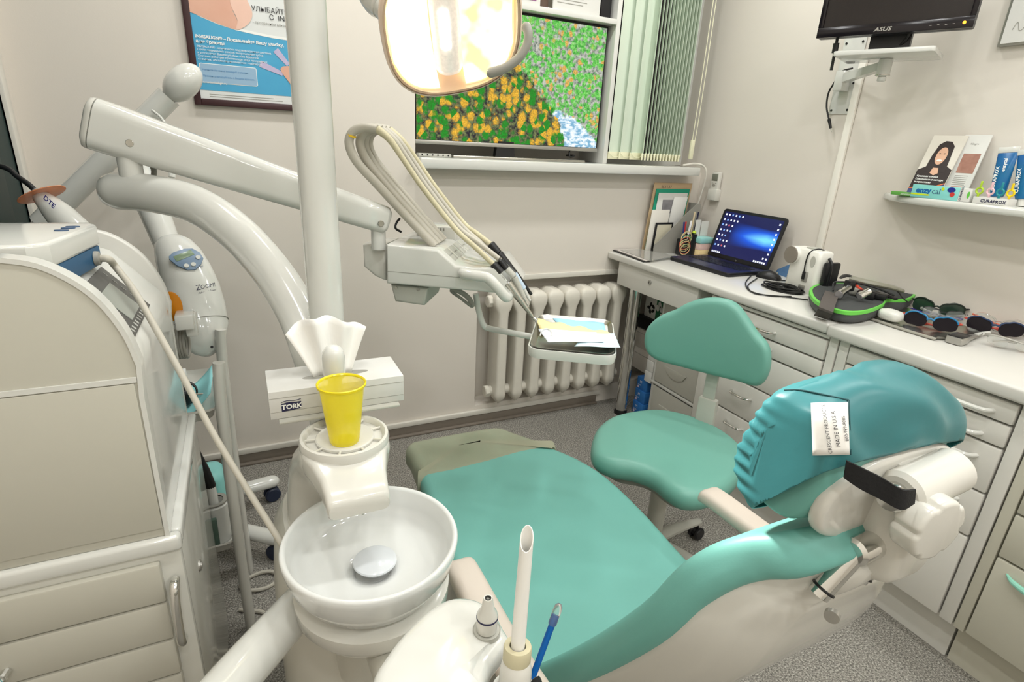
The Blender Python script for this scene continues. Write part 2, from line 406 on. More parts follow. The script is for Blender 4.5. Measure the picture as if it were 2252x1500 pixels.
# ================================================================== TELEVISION
TX0, TX1, TZ0, TZ1, TY = .692, 1.612, 1.392, 1.912, 2.43
t = thing('television', 'flat screen television showing an autumn forest hillside, standing in the window recess', 'television', (1.16, TY, 1.322))
g = G(); g.box(TX0, TX1, TY, TY+.035, TZ0-.018, TZ1+.008, .003); part(t, 'casing', g, M['black'])
g = G(); g.box(TX0, TX1, TY-.004, TY, TZ0-.018, TZ0-.002, .001); part(t, 'lower_bezel', g, M['silver'], 'silver lower bezel')
def tv_mat():
    m = bpy.data.materials.new('tv_forest_picture'); m.use_nodes = True; nt = m.node_tree; N = nt.nodes; L = nt.links
    for n in list(N): N.remove(n)
    out = N.new('ShaderNodeOutputMaterial'); em = N.new('ShaderNodeEmission'); em.inputs[1].default_value = .72; L.new(em.outputs[0], out.inputs[0])
    tc = N.new('ShaderNodeTexCoord'); sp = N.new('ShaderNodeSeparateXYZ'); L.new(tc.outputs['Generated'], sp.inputs[0])
    def mth(op, a, b=None):
        n = N.new('ShaderNodeMath'); n.operation = op
        for i, q in enumerate((a, b)):
            if q is None: continue
            if isinstance(q, (int, float)): n.inputs[i].default_value = q
            else: L.new(q, n.inputs[i])
        return n.outputs[0]
    def smooth(x, lo, hi):
        n = N.new('ShaderNodeMapRange'); n.interpolation_type = 'SMOOTHSTEP'; L.new(x, n.inputs[0]); n.inputs[1].default_value = lo; n.inputs[2].default_value = hi
        return n.outputs[0]
    def mix(f, a, b):
        n = N.new('ShaderNodeMix'); n.data_type = 'RGBA'
        if isinstance(f, (int, float)): n.inputs[0].default_value = f
        else: L.new(f, n.inputs[0])
        for i, q in ((6, a), (7, b)):
            if isinstance(q, tuple): n.inputs[i].default_value = rgb(q)
            else: L.new(q, n.inputs[i])
        return n.outputs[2]
    def noi(s, d=4, stretch=1.0, off=0):
        mp = N.new('ShaderNodeMapping'); mp.inputs['Scale'].default_value = (1.77*stretch, 1, 1); mp.inputs['Location'].default_value = (off, off, off)
        L.new(tc.outputs['Generated'], mp.inputs[0])
        n = N.new('ShaderNodeTexNoise'); n.inputs['Scale'].default_value = s; n.inputs['Detail'].default_value = d; n.inputs['Roughness'].default_value = .62; L.new(mp.outputs[0], n.inputs['Vector']); return n.outputs['Fac']
    def vor(s, stretch=1.0):
        mp = N.new('ShaderNodeMapping'); mp.inputs['Scale'].default_value = (1.77*stretch, 1, 1); L.new(tc.outputs['Generated'], mp.inputs[0])
        n = N.new('ShaderNodeTexVoronoi'); n.inputs['Scale'].default_value = s; L.new(mp.outputs[0], n.inputs['Vector'])
        return n.outputs['Distance'], n.outputs['Color']
    u, v = sp.outputs['X'], sp.outputs['Z']
    dist, colr = vor(15, 1.1); sc = N.new('ShaderNodeSeparateColor'); L.new(colr, sc.inputs[0]); rnd = sc.outputs[0]
    d2, c2 = vor(25, 1.0); s2 = N.new('ShaderNodeSeparateColor'); L.new(c2, s2.inputs[0]); rnd2 = s2.outputs[0]
    fine = noi(34, 5); micro = noi(75, 4, 1, 11)
    # near slope: dark gullies, green firs, yellow larches
    crown = smooth(mth('ADD', dist, mth('MULTIPLY', mth('SUBTRACT', fine, .5), 1.1)), .74, .42)
    tree = mix(smooth(mth('ADD', rnd, mth('MULTIPLY', mth('SUBTRACT', noi(5, 2), .5), 1.5)), .42, .52), (40, 150, 48), (246, 190, 66))
    shade = mix(smooth(micro, .3, .72), (60, 66, 40), tree)
    tree2 = mix(.6, tree, shade)
    near = mix(crown, mix(smooth(fine, .4, .65), (48, 44, 52), (120, 128, 84)), tree2)
    # far slope: paler scrub on grey scree
    crown2 = smooth(mth('ADD', d2, mth('MULTIPLY', mth('SUBTRACT', fine, .5), 1.0)), .78, .42)
    bush = mix(smooth(rnd2, .86, .9), mix(smooth(fine, .3, .7), mix(rnd2, (40, 150, 50), (90, 200, 76)), (150, 226, 120)), (226, 178, 96))
    scree = mix(smooth(fine, .35, .65), (92, 104, 96), (190, 192, 180))
    dens = smooth(mth('ADD', noi(5, 3, 1, 3), mth('MULTIPLY', v, .2)), .30, .46)
    far = mix(mth('MULTIPLY', crown2, dens), scree, mix(mth('MULTIPLY', smooth(micro, .62, .34), .55), bush, (40, 84, 44)))
    # river bed at the lower right
    riv = mix(smooth(noi(34, 4, .5, 5), .4, .6), (120, 168, 196), (236, 246, 252))
    rdist = mth('ADD', mth('POWER', mth('MULTIPLY', mth('SUBTRACT', mth('ADD', u, mth('MULTIPLY', v, .45)), .89), 8.0), 2.0), mth('POWER', mth('MULTIPLY', v, 3.6), 2.0))
    rmask = smooth(mth('ADD', rdist, mth('MULTIPLY', mth('SUBTRACT', noi(9, 3), .5), 1.6)), 1.15, .85)
    far2 = mix(rmask, far, riv)
    edge = mth('SUBTRACT', mth('ADD', mth('ADD', u, mth('MULTIPLY', mth('POWER', v, 1.6), .62)), mth('MULTIPLY', mth('SUBTRACT', noi(14, 3, 1, 9), .5), .12)), .80)
    pic = mix(smooth(edge, -.01, .01), near, far2)
    L.new(pic, em.inputs[0]); return m
g = G(); g.box(TX0+.006, TX1-.008, TY-.0012, TY-.0004, TZ0, TZ1); part(t, 'screen', g, tv_mat(), 'lit screen with a forest hillside picture')
g = G(); g.prism([(-.05, 0), (.05, 0), (.04, .07), (-.04, .07)], frame((1.115, TY+.028, 1.33), (1, 0, 0), (0, 0, 1)), .03); part(t, 'neck', g, M['black'])
g = G(); g.box(.84, 1.505, 2.36, 2.47, 1.3225, 1.334, .003); part(t, 'stand_base', g, M['steel'], 'brushed steel stand bar')
g = G(); g.tube([(1.47, TY+.02, 1.385), (1.455, TY, 1.36), (1.46, TY-.005, 1.345), (1.49, TY+.01, 1.352), (1.5, TY+.1, 1.35)], .004, 8); part(t, 'cable', g, M['rubber'])
# power strip and papers lying on the sill
t = thing('power_strip', 'long white power strip lying on the window sill under the television', 'power strip', (.79, 2.42, 1.322))
g = G(); g.box(.69, .835, 2.37, 2.415, 1.3225, 1.337, .004); part(t, 'body', g, M['lgrey'])
for k in range(6):
    g = G(); g.cyl((.705+k*.023, 2.3695, 1.331), (.705+k*.023, 2.372, 1.331), .0035, seg=8); part(t, 'socket_hole', g, M['black'])
# things on the recess shelf
z = SHZ+.0225
g = G(); g.box(1.06, 1.235, 2.40, 2.41, z, z+.24, .001); o = solo('framed_print', g, M['paper'], 'white certificate sheet with a purple block standing on the recess shelf', 'certificate')
g = G(); g.box(1.075, 1.215, 2.3985, 2.3995, z+.018, z+.06); part(o, 'purple_block', g, mat('purple_print', (140, 80, 130), .6))
g = G(); g.box(1.30, 1.54, 2.405, 2.413, z, z+.30, .001); o = solo('certificate', g, M['paper'], 'plain white paper certificate leaning on the recess shelf', 'certificate')
g = G(); [g.box(1.32+.03*(k % 3), 1.45+.02*(k % 2), 2.4038, 2.4045, z+.03+.012*k, z+.032+.012*k) for k in range(6)]; part(o, 'print_lines', g, M['grey'])
g = G(); g.box(1.555, 1.61, 2.42, 2.52, z, z+.28, .002); solo('document_box', g, M['black'], 'black upright document box at the end of the recess shelf', 'box')
g = G(); g.box(1.242, 1.29, 2.43, 2.53, z, z+.25, .002); solo('brown_folder', g, mat('brown_card', (96, 78, 66), .6), 'brown upright folder between two white certificates', 'folder')

# ================================================================== VERTICAL BLINDS
t = thing('vertical_blind', 'pale green vertical slat blind drawn to the window corner', 'blind', (1.9, 2.41, 1.322))
slat_m = mat('pale_green_blind_fabric', (212, 224, 206), .8, var=.03, bump=.2, bscale=400)
slat_e = mat('cream_blind_weight', (228, 226, 196), .5)
def slat_mesh(name, fnc, m):
    g = G(); fnc(g); me_o = mesh_obj(name, g, m); me = me_o.data; bpy.data.objects.remove(me_o); return me
def f_slat(g):
    for s_ in (0,):
        pts = [(-.0445+.089*k/6, .006*math.cos(math.pi*(k/6-.5))) for k in range(7)]
        rings = []
        for zz in (.03, 1.09): rings.append([(p[0], p[1], zz) for p in pts]+[(p[0], p[1]+.0012, zz) for p in reversed(pts)])
        g.loft(rings)
me_s = slat_mesh('slat', f_slat, slat_m)
me_w = slat_mesh('weight', lambda g: g.box(-.044, .044, .001, .009, 0, .034, .001), slat_e)
me_c = slat_mesh('chain', lambda g: g.tube([(-.046, -.002, .03), (-.02, -.006, .012), (.02, -.006, .012), (.046, -.002, .03)], .0016, 6), slat_e)
xs = [(1.700, 12), (1.766, 14), (1.832, 16)]+[(1.875+.0185*k, 52+k*1.3) for k in range(13)]
for (sx, ang) in xs:
    o = bpy.data.objects.new('slat', me_s); COL.objects.link(o); o.parent = t
    o.location = (sx-1.9, 2.40-2.41, 1.345-1.322); o.rotation_euler = (0, 0, R_(ang)); WM[o.name] = Matrix()
    for nm, me in (('weight', me_w), ('chain', me_c)):
        q = bpy.data.objects.new(nm, me); COL.objects.link(q); q.parent = o
g = G(); g.box(1.66, 2.19, 2.39, 2.43, 2.445, 2.48, .003); part(t, 'head_rail', g, M['white'])
g = G(); g.tube([(2.145, 2.36, 2.44), (2.14, 2.35, 1.7), (2.135, 2.345, 1.45), (2.15, 2.345, 1.44), (2.16, 2.35, 1.7), (2.16, 2.36, 2.44)], .0022, 6); part(t, 'pull_chain', g, slat_e)
g = G(); g.box(2.128, 2.15, 2.338, 2.352, 1.36, 1.455, .003); part(t, 'chain_weight', g, slat_e, 'cream pull weight')

# ================================================================== POSTER
PX0, PX1, PZ0 = -.113, .27, 1.468
P0, P1 = PX0, PX1; PZ1 = 2.30
t = thing('framed_poster', 'framed blue and white advertising poster with a fingertip picture on the back wall', 'poster', (.19, YB, PZ0))
fm = mat('dark_brown_frame', (66, 40, 42), .4, var=.3, vscale=20)
for (a, b_, c, d_) in ((P0, P0+.022, PZ0, PZ1), (P1-.022, P1, PZ0, PZ1), (P0+.022, P1-.022, PZ0, PZ0+.022), (P0+.022, P1-.022, PZ1-.022, PZ1)):
    g = G(); g.box(a, b_, YB-.022, YB-.001, c, d_, .003); part(t, 'frame_rail', g, fm)
Y0 = YB-.012
g = G(); g.box(P0+.02, P1-.02, Y0, YB-.002, PZ0+.02, PZ1-.02); pr = part(t, 'print', g, mat('poster_white', (222, 224, 222), .3, var=.02))
fx = lambda px_, py_, k: (lambda v: (v.x, v.z))(PX(px_, py_, y=Y0-k))
def flat(poly, k, m, name, lab=None):
    g = G(); g.prism([(p[0], p[1]) for p in poly], frame((0, Y0-k, 0), (1, 0, 0), (0, 0, 1)), .0002); return part(pr, name, g, m, lab)
blue = mat('poster_blue', (66, 152, 200), .3, col2=(84, 176, 210), vscale=5)
zb = PZ0+.05
curve = [fx(u, v, 0) for (u, v) in ((410, 27), (440, 37), (480, 54), (520, 67), (560, 76), (600, 84), (640, 90))]
curve = [(P0+.022, curve[0][1]+.004)]+curve[1:]+[(P1-.022, curve[-1][1]-.012)]
flat([(P0+.022, zb), (P1-.022, zb)]+[c for c in reversed(curve)], .0006, blue, 'blue_field')
edge = [(c[0], c[1]+.008) for c in curve]
flat(curve+list(reversed(edge)), .0012, M['whiteink'], 'white_curve')
skin = mat('poster_skin', (206, 148, 124), .35, col2=(232, 190, 168), vscale=7)
skin2 = mat('poster_skin_nail', (226, 180, 158), .35, col2=(240, 206, 190), vscale=9)
sk = [(408, -60), (408, 24), (430, 31), (460, 44), (490, 56), (519, 65), (530, 63), (522, 45), (512, 25), (511, 0), (500, -60)]
flat([(p.x, p.y) for p in spline([Vector((*fx(u, v, 0), 0)) for u, v in sk[1:9]], 4)]+[fx(*sk[9], 0), fx(*sk[10], 0), fx(*sk[0], 0)], .0018, skin, 'fingertip')
nl = [(512, 22), (522, 44), (520, 64), (535, 61), (550, 48), (555, 30), (548, 10), (538, -8), (520, -20), (508, -20), (506, 4)]
flat([(p.x, p.y) for p in spline([Vector((*fx(u, v, 0), 0)) for u, v in nl], 4, True)], .0024, skin2, 'thumb_tip')
def lines(rows, m, name):
    g = G()
    for (tx, u, v, h, bold) in rows:
        q = fx(u, v, 0); g.text(tx, h, frame((q[0], Y0-.0026, q[1]), (1, 0, 0), (0, 0, 1)), 0, bold=bold)
    return part(pr, name, g, m)
lines([('УЛЫБАЙТЕСЬ У', 553, 23, .0215, 0), ('С  INVI', 592, 43, .0225, 0)], M['ink'], 'headline')
lines([('- прозрачная альтер', 556, 51, .0118, 0)], M['grey'], 'subtitle')
lines([('INVISALIGN® – Показывайте Вашу улыбку,', 429, 82, .0138, .0005), ('а не брекеты', 431, 93, .0138, .0005)], M['whiteink'], 'lettering')
lines([('INVISALIGN® - клинически подтвержденная система.', 433, 103, .0092, 0), ('Почти невидимый способ выпрямления зубов', 434, 110, .0092, 0), ('и улучшения Вашей улыбки - без брекетов.', 434.5, 117, .0092, 0), ('Система работает при помощи ряда прозрачных,', 435, 124, .0092, 0), ('съемных, абсолютно незаметных элайнеров.', 436, 131, .0092, 0)], M['whiteink'], 'small_print')
lines([('www.invisalign.ru', 443, 182, .0115, 0)], M['whiteink'], 'web_address')
bx0, bz1 = fx(437, 136, 0); bx1, bz0 = fx(566, 175, 0)
bw, bh = bx1-bx0, .062; bzc = bz1-.031-.002
flat(rrect(bw, bh, .006, 4, (bx0+bx1)/2, bzc), .0012, M['whiteink'], 'note_border'); flat(rrect(bw-.004, bh-.004, .005, 4, (bx0+bx1)/2, bzc), .0018, mat('poster_note', (150, 182, 208), .3), 'note_box')
g = G()
for k, tx in enumerate(('Начните лечение Invisalign® сегодня.', 'Проконсультируйтесь с Вашим врачом.')): g.text(tx, .0084, frame((bx0+.008, Y0-.0026, bzc+.008-k*.02), (1, 0, 0), (0, 0, 1)))
part(pr, 'note_text', g, mat('poster_note_ink', (80, 140, 190), .4))
al = mat('poster_aligner', (204, 190, 214), .3, col2=(176, 170, 206), vscale=60)
for (a, b_) in (((572, 140), (622, 163)), ((606, 110), (634, 143))):
    p, q = fx(*a, 0), fx(*b_, 0); d_ = Vector((q[0]-p[0], q[1]-p[1])); n_ = Vector((-d_.y, d_.x)).normalized()*.011
    flat([(p[0]+n_.x, p[1]+n_.y), (p[0]-n_.x, p[1]-n_.y), (q[0]-n_.x*.6, q[1]-n_.y*.6), (q[0]+n_.x*.6, q[1]+n_.y*.6)], .0018, al, 'aligner')
flat([fx(u, v, 0) for u, v in ((622, 163), (616, 152), (622, 146), (640, 145), (662, 150), (664, 205), (655, 200), (638, 184))], .0024, skin, 'holding_fingers')
g = G()
for k in range(2): g.box(P0+.05, P0+.26+.03*k, Y0-.0008, Y0-.0004, PZ0+.037-.007*k, PZ0+.0385-.007*k)
part(pr, 'footer_lines', g, M['grey'])

# ================================================================== RADIATOR
t = thing('radiator', 'cream cast iron radiator of eight ribbed sections in the wall niche', 'radiator', (1.43, 2.39, 0))
def f_sec(g):
    # one cast section: a flat-fronted column, pointed below, flaring into the shoulder above
    rings = []
    for (h, hw, hd) in ((0, .005, .040), (.012, .012, .050), (.034, .0275, .064), (.055, .030, .068), (.075, .0285, .067), (.10, .0265, .066), (.47, .0265, .066), (.495, .030, .066), (.515, .040, .066), (.535, .0462, .066), (.56, .0462, .064), (.575, .040, .058), (.588, .022, .046)):
        rings.append([(p[0], p[1], h) for p in rrect(hw*2, hd*2, min(hw*.8, .014), 3)])
    g.loft(rings)
g = G(); f_sec(g); o0 = mesh_obj('section', g, M['iron'], None, 50); sec_me = o0.data; bpy.data.objects.remove(o0)
SX = [1.093+.0964*k for k in range(8)]
for sx in SX:
    o = bpy.data.objects.new('section', sec_me); COL.objects.link(o); o.parent = t; o.location = (sx-1.43, 2.375-2.39, .125)
for zz in (.125+.060, .125+.54):
    g = G(); g.cyl((SX[0]-.058, 2.375, zz), (SX[-1]+.075, 2.375, zz), .026, seg=18, bev=.003); part(t, 'header_pipe', g, M['iron'])
for zz in (.125+.060, .125+.54):
    g = G(); g.cyl((SX[0]-.066, 2.375, zz), (SX[0]-.04, 2.375, zz), .031, seg=8, bev=.004); part(t, 'end_plug', g, M['iron'])
for zz in (.19, .647):
    for q in (2, 5): g = G(); g.cyl((SX[q]+.048, 2.375, zz), (SX[q]+.048, 2.499, zz), .012); part(t, 'wall_bracket', g, M['iron'])
# ================================================================== WORKTOPS, CABINETS, DESK
CZ = 0.883
desk = thing('desk', 'white desk in the room corner with a lockable drawer and a chrome leg', 'desk', (2.0, 1.76, 0))
g = G(); g.box(1.72, XR-.001, 1.117, YB-.001, CZ-.036, CZ, .009, 3); part(desk, 'desk_top', g, M['top'])
g = G(); g.box(1.712, XR-.001, -.35, 1.115, CZ-.04, CZ, .009, 3); solo('worktop', g, M['top'], 'white laminate worktop carrying the spectacles and the steel tray', 'worktop')
FX = 1.735
def bow_handle(T, y0, y1, z, m, r=.0055, out=.028):
    g = G(); g.tube([(FX, y0, z), (FX-out*.75, y0+(y1-y0)*.08, z), (FX-out, y0+(y1-y0)*.25, z), (FX-out, y0+(y1-y0)*.75, z), (FX-out*.75, y0+(y1-y0)*.92, z), (FX, y1, z)], r, 10, round_end=False); return part(T, 'handle', g, m)
def cabinet(label, y0, y1, fronts, m, name='drawer_cabinet', z0=.145, kick=.045):
    t = thing(name, label, 'cabinet', (1.95, (y0+y1)/2, 0))
    g = G(); g.box(FX+.02, XR-.002, y0, y1, z0, CZ-.041); part(t, 'carcass', g, m)
    g = G(); g.box(FX+.05, XR-.05, y0+.002, y1-.002, 0.0, z0); part(t, 'plinth', g, m)
    # face frame around the fronts
    ys = [f[0] for f in fronts]+[f[1] for f in fronts]; zt = max(f[3] for f in fronts)
    a, b_ = min(ys), max(ys)
    if a-y0 > .012: g = G(); g.box(FX+.001, FX+.02, y0+.001, a-.003, z0, CZ-.042, .002); part(t, 'stile', g, m)
    if y1-b_ > .012: g = G(); g.box(FX+.001, FX+.02, b_+.003, y1-.001, z0, CZ-.042, .002); part(t, 'stile', g, m)
    if CZ-.042-zt > .012: g = G(); g.box(FX+.001, FX+.02, a, b_, zt+.004, CZ-.042, .002); part(t, 'top_rail', g, m)
    for (ya, yb, za, zb, kind, hl) in fronts:
        g = G(); g.box(FX-.004, FX+.019, ya+.002, yb-.002, za+.003, zb-.003, .004); d = part(t, 'door' if kind == 'door' else 'drawer', g, m)
        if hl:
            bow_handle(d, hl[0], hl[1], hl[2], hl[3], hl[4])
    return t
ch, wh = M['chrome'], M['white']
cabinet('white drawer cabinet behind the stool with slim chrome bow handles', 1.078, 1.652, [
    (1.112, 1.60, .750, .825, 'drawer', (1.42, 1.315, .783, ch, .005)), (1.112, 1.60, .683, .750, 'drawer', (1.42, 1.315, .715, ch, .005)),
    (1.112, 1.60, .545, .683, 'drawer', (1.45, 1.35, .640, ch, .005)), (1.112, 1.60, .397, .545, 'drawer', (1.455, 1.355, .492, ch, .005)), (1.112, 1.60, .150, .397, 'drawer', (1.455, 1.365, .356, ch, .005))], M['cab'])
cabinet('white drawer cabinet behind the headrest with plain white bar handles', .54, 1.074, [
    (.577, 1.037, .773, .836, 'drawer', (.79, .625, .797, wh, .0065)), (.577, 1.037, .706, .773, 'drawer', (.76, .632, .727, wh, .0065)),
    (.577, 1.037, .567, .706, 'drawer', (.74, .625, .662, wh, .0065)), (.577, 1.037, .427, .567, 'drawer', (.74, .63, .52, wh, .0065)), (.577, 1.037, .145, .427, 'door', None)], M['cab'])
t = cabinet('cream cabinet with a mint green handle at the end of the row', -.15, .537, [
    (.02, .507, .70, .836, 'drawer', None), (.02, .507, .558, .70, 'drawer', None), (.02, .507, .421, .558, 'drawer', None), (.02, .507, .15, .421, 'door', None)], M['cabc'])
g = G(); g.tube([(FX-.002, .475, .388), (FX-.02, .45, .384), (FX-.026, .40, .38), (FX-.02, .35, .384), (FX-.002, .325, .388)], [.002, .007, .009, .007, .002], 10); part(t, 'mint_handle', g, M['mint'], 'mint green bow handle')

# desk drawer box hanging under the worktop, and the chrome leg
g = G(); g.box(1.765, 2.2, 1.742, 2.30, .74, CZ-.0365); part(desk, 'drawer_box', g, M['cab'])
g = G(); g.box(1.742, 1.765, 1.737, 2.318, .726, CZ-.038, .002); dr = part(desk, 'drawer_front', g, M['cab'])
lp = PX(1429, 621, x=1.74)
g = G(); g.cyl((1.743, lp.y, lp.z), (1.735, lp.y, lp.z), .011, seg=20, bev=.001); part(dr, 'lock', g, M['silver'])
g = G(); g.box(1.7335, 1.7352, lp.y-.0012, lp.y+.0012, lp.z-.005, lp.z+.005); part(dr, 'key_slot', g, M['black'])
g = G(); g.cyl((1.80, 2.225, .02), (1.80, 2.225, CZ-.037), .031, seg=32); lg = part(desk, 'leg', g, M['chrome'], 'polished chrome tube leg')
g = G(); g.lathe([(0, 0), (.036, 0), (.036, .015), (.03, .03), (.0, .03)], (1.80, 2.225, 0), (0, 0, 1), 28); part(lg, 'foot', g, M['black'])

# ---- under the desk
t = thing('plastic_drawer_tower', 'white framed tower of frosted plastic drawers under the desk', 'storage tower', (2.06, 1.92, 0))
ty0, ty1, tx0, tx1 = 1.76, 2.10, 1.87, 2.22
g = G()
for yy in (ty0, ty1-.018): g.box(tx0+.01, tx1, yy, yy+.018, 0, .70, .004)
g.box(tx1-.01, tx1, ty0, ty1, 0, .70); part(t, 'side_frame', g, M['white'])
zz = [0.0, .235, .44, .60, .70]
for k in range(5):
    g = G(); g.box(tx0, tx1, ty0, ty1, zz[k], zz[k]+.014, .004); part(t, 'shelf_bar', g, M['white'])
for k in range(4):
    a, b_ = zz[k]+.02, zz[k+1]-.008
    g = G(); g.box(tx0+.004, tx0+.012, ty0+.022, ty1-.022, a, b_, .002); g.box(tx0+.012, tx1-.03, ty0+.022, ty1-.022, a, a+.004)
    d = part(t, 'drawer', g, M['frost'])
    g = G(); zc = (a+b_)/2+.02; g.prism([(-.08, 0), (.08, 0), (.06, -.03), (.03, -.045), (0, -.05), (-.03, -.045), (-.06, -.03)], frame((tx0+.004, 1.93, zc), (0, -1, 0), (0, 0, 1)), .006, .002); part(d, 'grip', g, M['frost'])
    if k == 2:
        g = G(); g.box(tx0+.03, tx0+.2, 1.84, 2.0, a+.006, a+.09); part(d, 'packet', g, mat('grey_packets', (176, 178, 184), .5))
bm_ = mat('blue_carton', (34, 96, 168), .45, col2=(60, 130, 200), vscale=20)
lab = ['blue printed glove carton on the floor under the desk, lowest of its stack', 'blue printed glove carton in the middle of the stack under the desk', 'blue printed glove carton on top of the stack under the desk']
for k in range(3):
    y0 = 2.14+.004*k; z0 = .0005+k*.0705
    t = thing('glove_box', lab[k], 'box', (2.0, y0+.05, z0), 0, 'blue cartons under the desk')
    g = G(); g.box(1.88+.008*k, 2.12, y0, y0+.085, z0, z0+.07, .001); part(t, 'carton', g, bm_)
    g = G(); g.text('M', .022, frame((1.8795+.008*k, y0+.06, z0+.038), (0, -1, 0), (0, 0, 1))); g.text('Nitrile', .01, frame((1.8795+.008*k, y0+.075, z0+.022), (0, -1, 0), (0, 0, 1))); part(t, 'print', g, M['whiteink'])
    g = G(); g.lathe([(0, 0), (.008, 0)], (1.8793+.008*k, y0+.07, z0+.012), (-1, 0, 0), 16); part(t, 'seal', g, mat('pale_pink_print', (216, 200, 220), .5))
cart = mat('pale_carton', (206, 198, 186), .7, var=.05)
for k, (a, b_, c, d_, lb) in enumerate(((2.14, 2.37, .213, .34, 'pale cardboard carton resting on the blue cartons under the desk'), (2.15, 2.37, .3405, .46, 'pale cardboard carton under the black box below the desk'))):
    g = G(); g.box(1.95, 2.2, a, b_, c, d_, .001); o = solo('carton', g, cart, lb, 'box')
    g = G(); g.box(1.9492, 1.9498, a+.005, b_-.005, c+(d_-c)*.72, c+(d_-c)*.74); part(o, 'flap_line', g, M['grey'])
for k in range(3):
    z0 = .2135
    g = G(); g.box(1.885+.004*k, 1.94, 2.112, 2.137+.03, z0+.062*k, z0+.06+.062*k, .001); solo('small_carton', g, M['paper'], ['small white carton between the drawer tower and the pale cartons, lowest of three', 'small white carton between the drawer tower and the pale cartons, middle of three', 'small white carton between the drawer tower and the pale cartons, topmost of three'][k], 'box')
g = G(); g.box(1.94, 2.18, 2.13, 2.36, .4605, .53, .002); o = solo('black_box', g, M['black'], 'flat black box with faint lettering stacked on pale cartons under the desk', 'box')
g = G(); g.text('CLASSIC', .018, frame((1.9395, 2.235, .49), (0, -1, 0), (0, 0, 1))); part(o, 'lettering', g, M['grey'])
t = thing('patterned_canister', 'white and green carton with leaf pattern on the black box under the desk', 'box', (2.05, 2.25, .5305))
g = G(); g.box(1.96, 2.14, 2.15, 2.33, .5305, .68, .002); part(t, 'carton', g, M['paper'])
g = G(); g.box(1.9588, 1.9596, 2.152, 2.235, .532, .66); part(t, 'green_panel', g, mat('dark_green_print', (36, 104, 70), .5))
for k in range(5):
    a = 2*math.pi*k/5; g = G(); g.prism(oval(.009, .014, 12), frame((1.9592, 2.275+.02*math.cos(a), .585+.02*math.sin(a)), (0, -math.cos(a+1.57), math.sin(a+1.57)), (0, math.sin(a+1.57), math.cos(a+1.57))), .0006); part(t, 'leaf_print', g, M['black'])
for k in range(3):
    g = G(); g.prism(oval(.012, .018, 12), frame((1.9584, 2.195+.014*k, .60+.022*(k % 2)), (0, -1, .4), (0, .4, 1)), .0006); part(t, 'leaf_print', g, M['paper'])

# ================================================================== RIGHT WALL
dy0, dy1 = PX(1808, 500, x=XR).y, PX(1822, 500, x=XR).y
g = G(); g.box(XR-.014, XR-.0005, dy1, dy0, CZ+.0005, 1.76, .003); solo('cable_duct', g, mat('white_duct', (238, 234, 224), .4), 'slim cream cable duct running up the right wall to the monitor bracket', 'cable duct')
# remote in its holder
a_, b_ = PX(1563, 377, x=XR-.03), PX(1548, 436, x=XR-.03)
rc = Vector((XR-.015, 2.262, (a_.z+b_.z)/2)); rh = a_.z-b_.z
t = thing('remote_control', 'cream air conditioner remote in a small wall holder beside the window sill', 'remote control', (XR-.015, 2.262, rc.z-rh/2))
g = G(); g.box(XR-.03, XR-.006, 2.236, 2.288, rc.z-rh/2, rc.z+rh/2, .006); part(t, 'body', g, M['ivory'])
g = G(); g.box(XR-.0315, XR-.0295, 2.242, 2.282, rc.z+rh*.18, rc.z+rh*.43, .001); part(t, 'display', g, mat('lcd_grey', (120, 122, 110), .3))
for k in range(3): g = G(); g.prism(oval(.004, .0025, 12), frame((XR-.0296, 2.25+.012*k, rc.z+rh*.10), (0, -1, 0), (0, 0, 1)), .0015); part(t, 'button', g, M['grey'])
g = G(); g.prism(oval(.011, .0055, 16), frame((XR-.0296, 2.262, rc.z+rh*.02), (0, -1, 0), (0, 0, 1)), .002); part(t, 'main_button', g, M['grey'])
g = G(); g.box(XR-.036, XR-.0005, 2.232, 2.292, rc.z-rh/2-.004, rc.z-rh*.12, .003); part(t, 'holder', g, M['ivory'])
# white cord coming round the sill end
g = G(); g.tube([(2.10, 2.35, 1.329), (2.16, 2.33, 1.340), (2.205, 2.31, 1.33), (2.222, 2.30, 1.29), (2.232, 2.32, 1.20), (2.232, 2.35, 1.08), (2.228, 2.375, .96), (2.226, 2.38, .90)], .005, 8); solo('extension_cord', g, M['trimw'], 'white cord looping over the sill end down to the desk', 'cord')

# monitor bracket with its board
uu = Vector((.384, -.923, 0)); nn = Vector((-.923, -.384, 0))
t = thing('monitor_bracket', 'white wall bracket with swivelling board that carries the black monitor', 'bracket', (XR, 1.66, 1.58))
py0, py1 = PX(1868, 248, x=XR-.004).y, PX(1822, 248, x=XR-.004).y
g = G(); g.box(XR-.005, XR-.0005, py0, py1, 1.575, 1.86, .001); pl = part(t, 'wall_plate', g, M['white'])
for (yy, zz_) in ((py0+.012, 1.59), (py1-.012, 1.59), (py0+.012, 1.69), (py1-.012, 1.69), (py0+.012, 1.84), (py1-.012, 1.84)):
    g = G(); g.cyl((XR-.0045, yy, zz_), (XR-.007, yy, zz_), .0045, seg=10); part(pl, 'screw', g, M['black'])
bc = Vector((2.10, 1.40, 1.742))
BM = frame(bc, uu, -nn)
g = G(); g.prism(rrect(.30, .21, .012), BM, -.016 if BM.col[2].z < 0 else .016, .003); part(t, 'board', g, M['white'])
g = G(); g.box(XR-.05, XR-.004, (py0+py1)/2-.02, (py0+py1)/2+.02, 1.66, 1.735, .004); part(t, 'arm_socket', g, M['white'])
g = G(); g.loft([[Vector((XR-.03, 1.665+.022*s1, 1.705+.016*s2)) for (s1, s2) in ((-1, -1), (1, -1), (1, 1), (-1, 1))], [Vector((2.12, 1.42+.022*s1, 1.72+.014*s2)) for (s1, s2) in ((-1, -1), (1, -1), (1, 1), (-1, 1))]]); part(t, 'arm', g, M['white'])
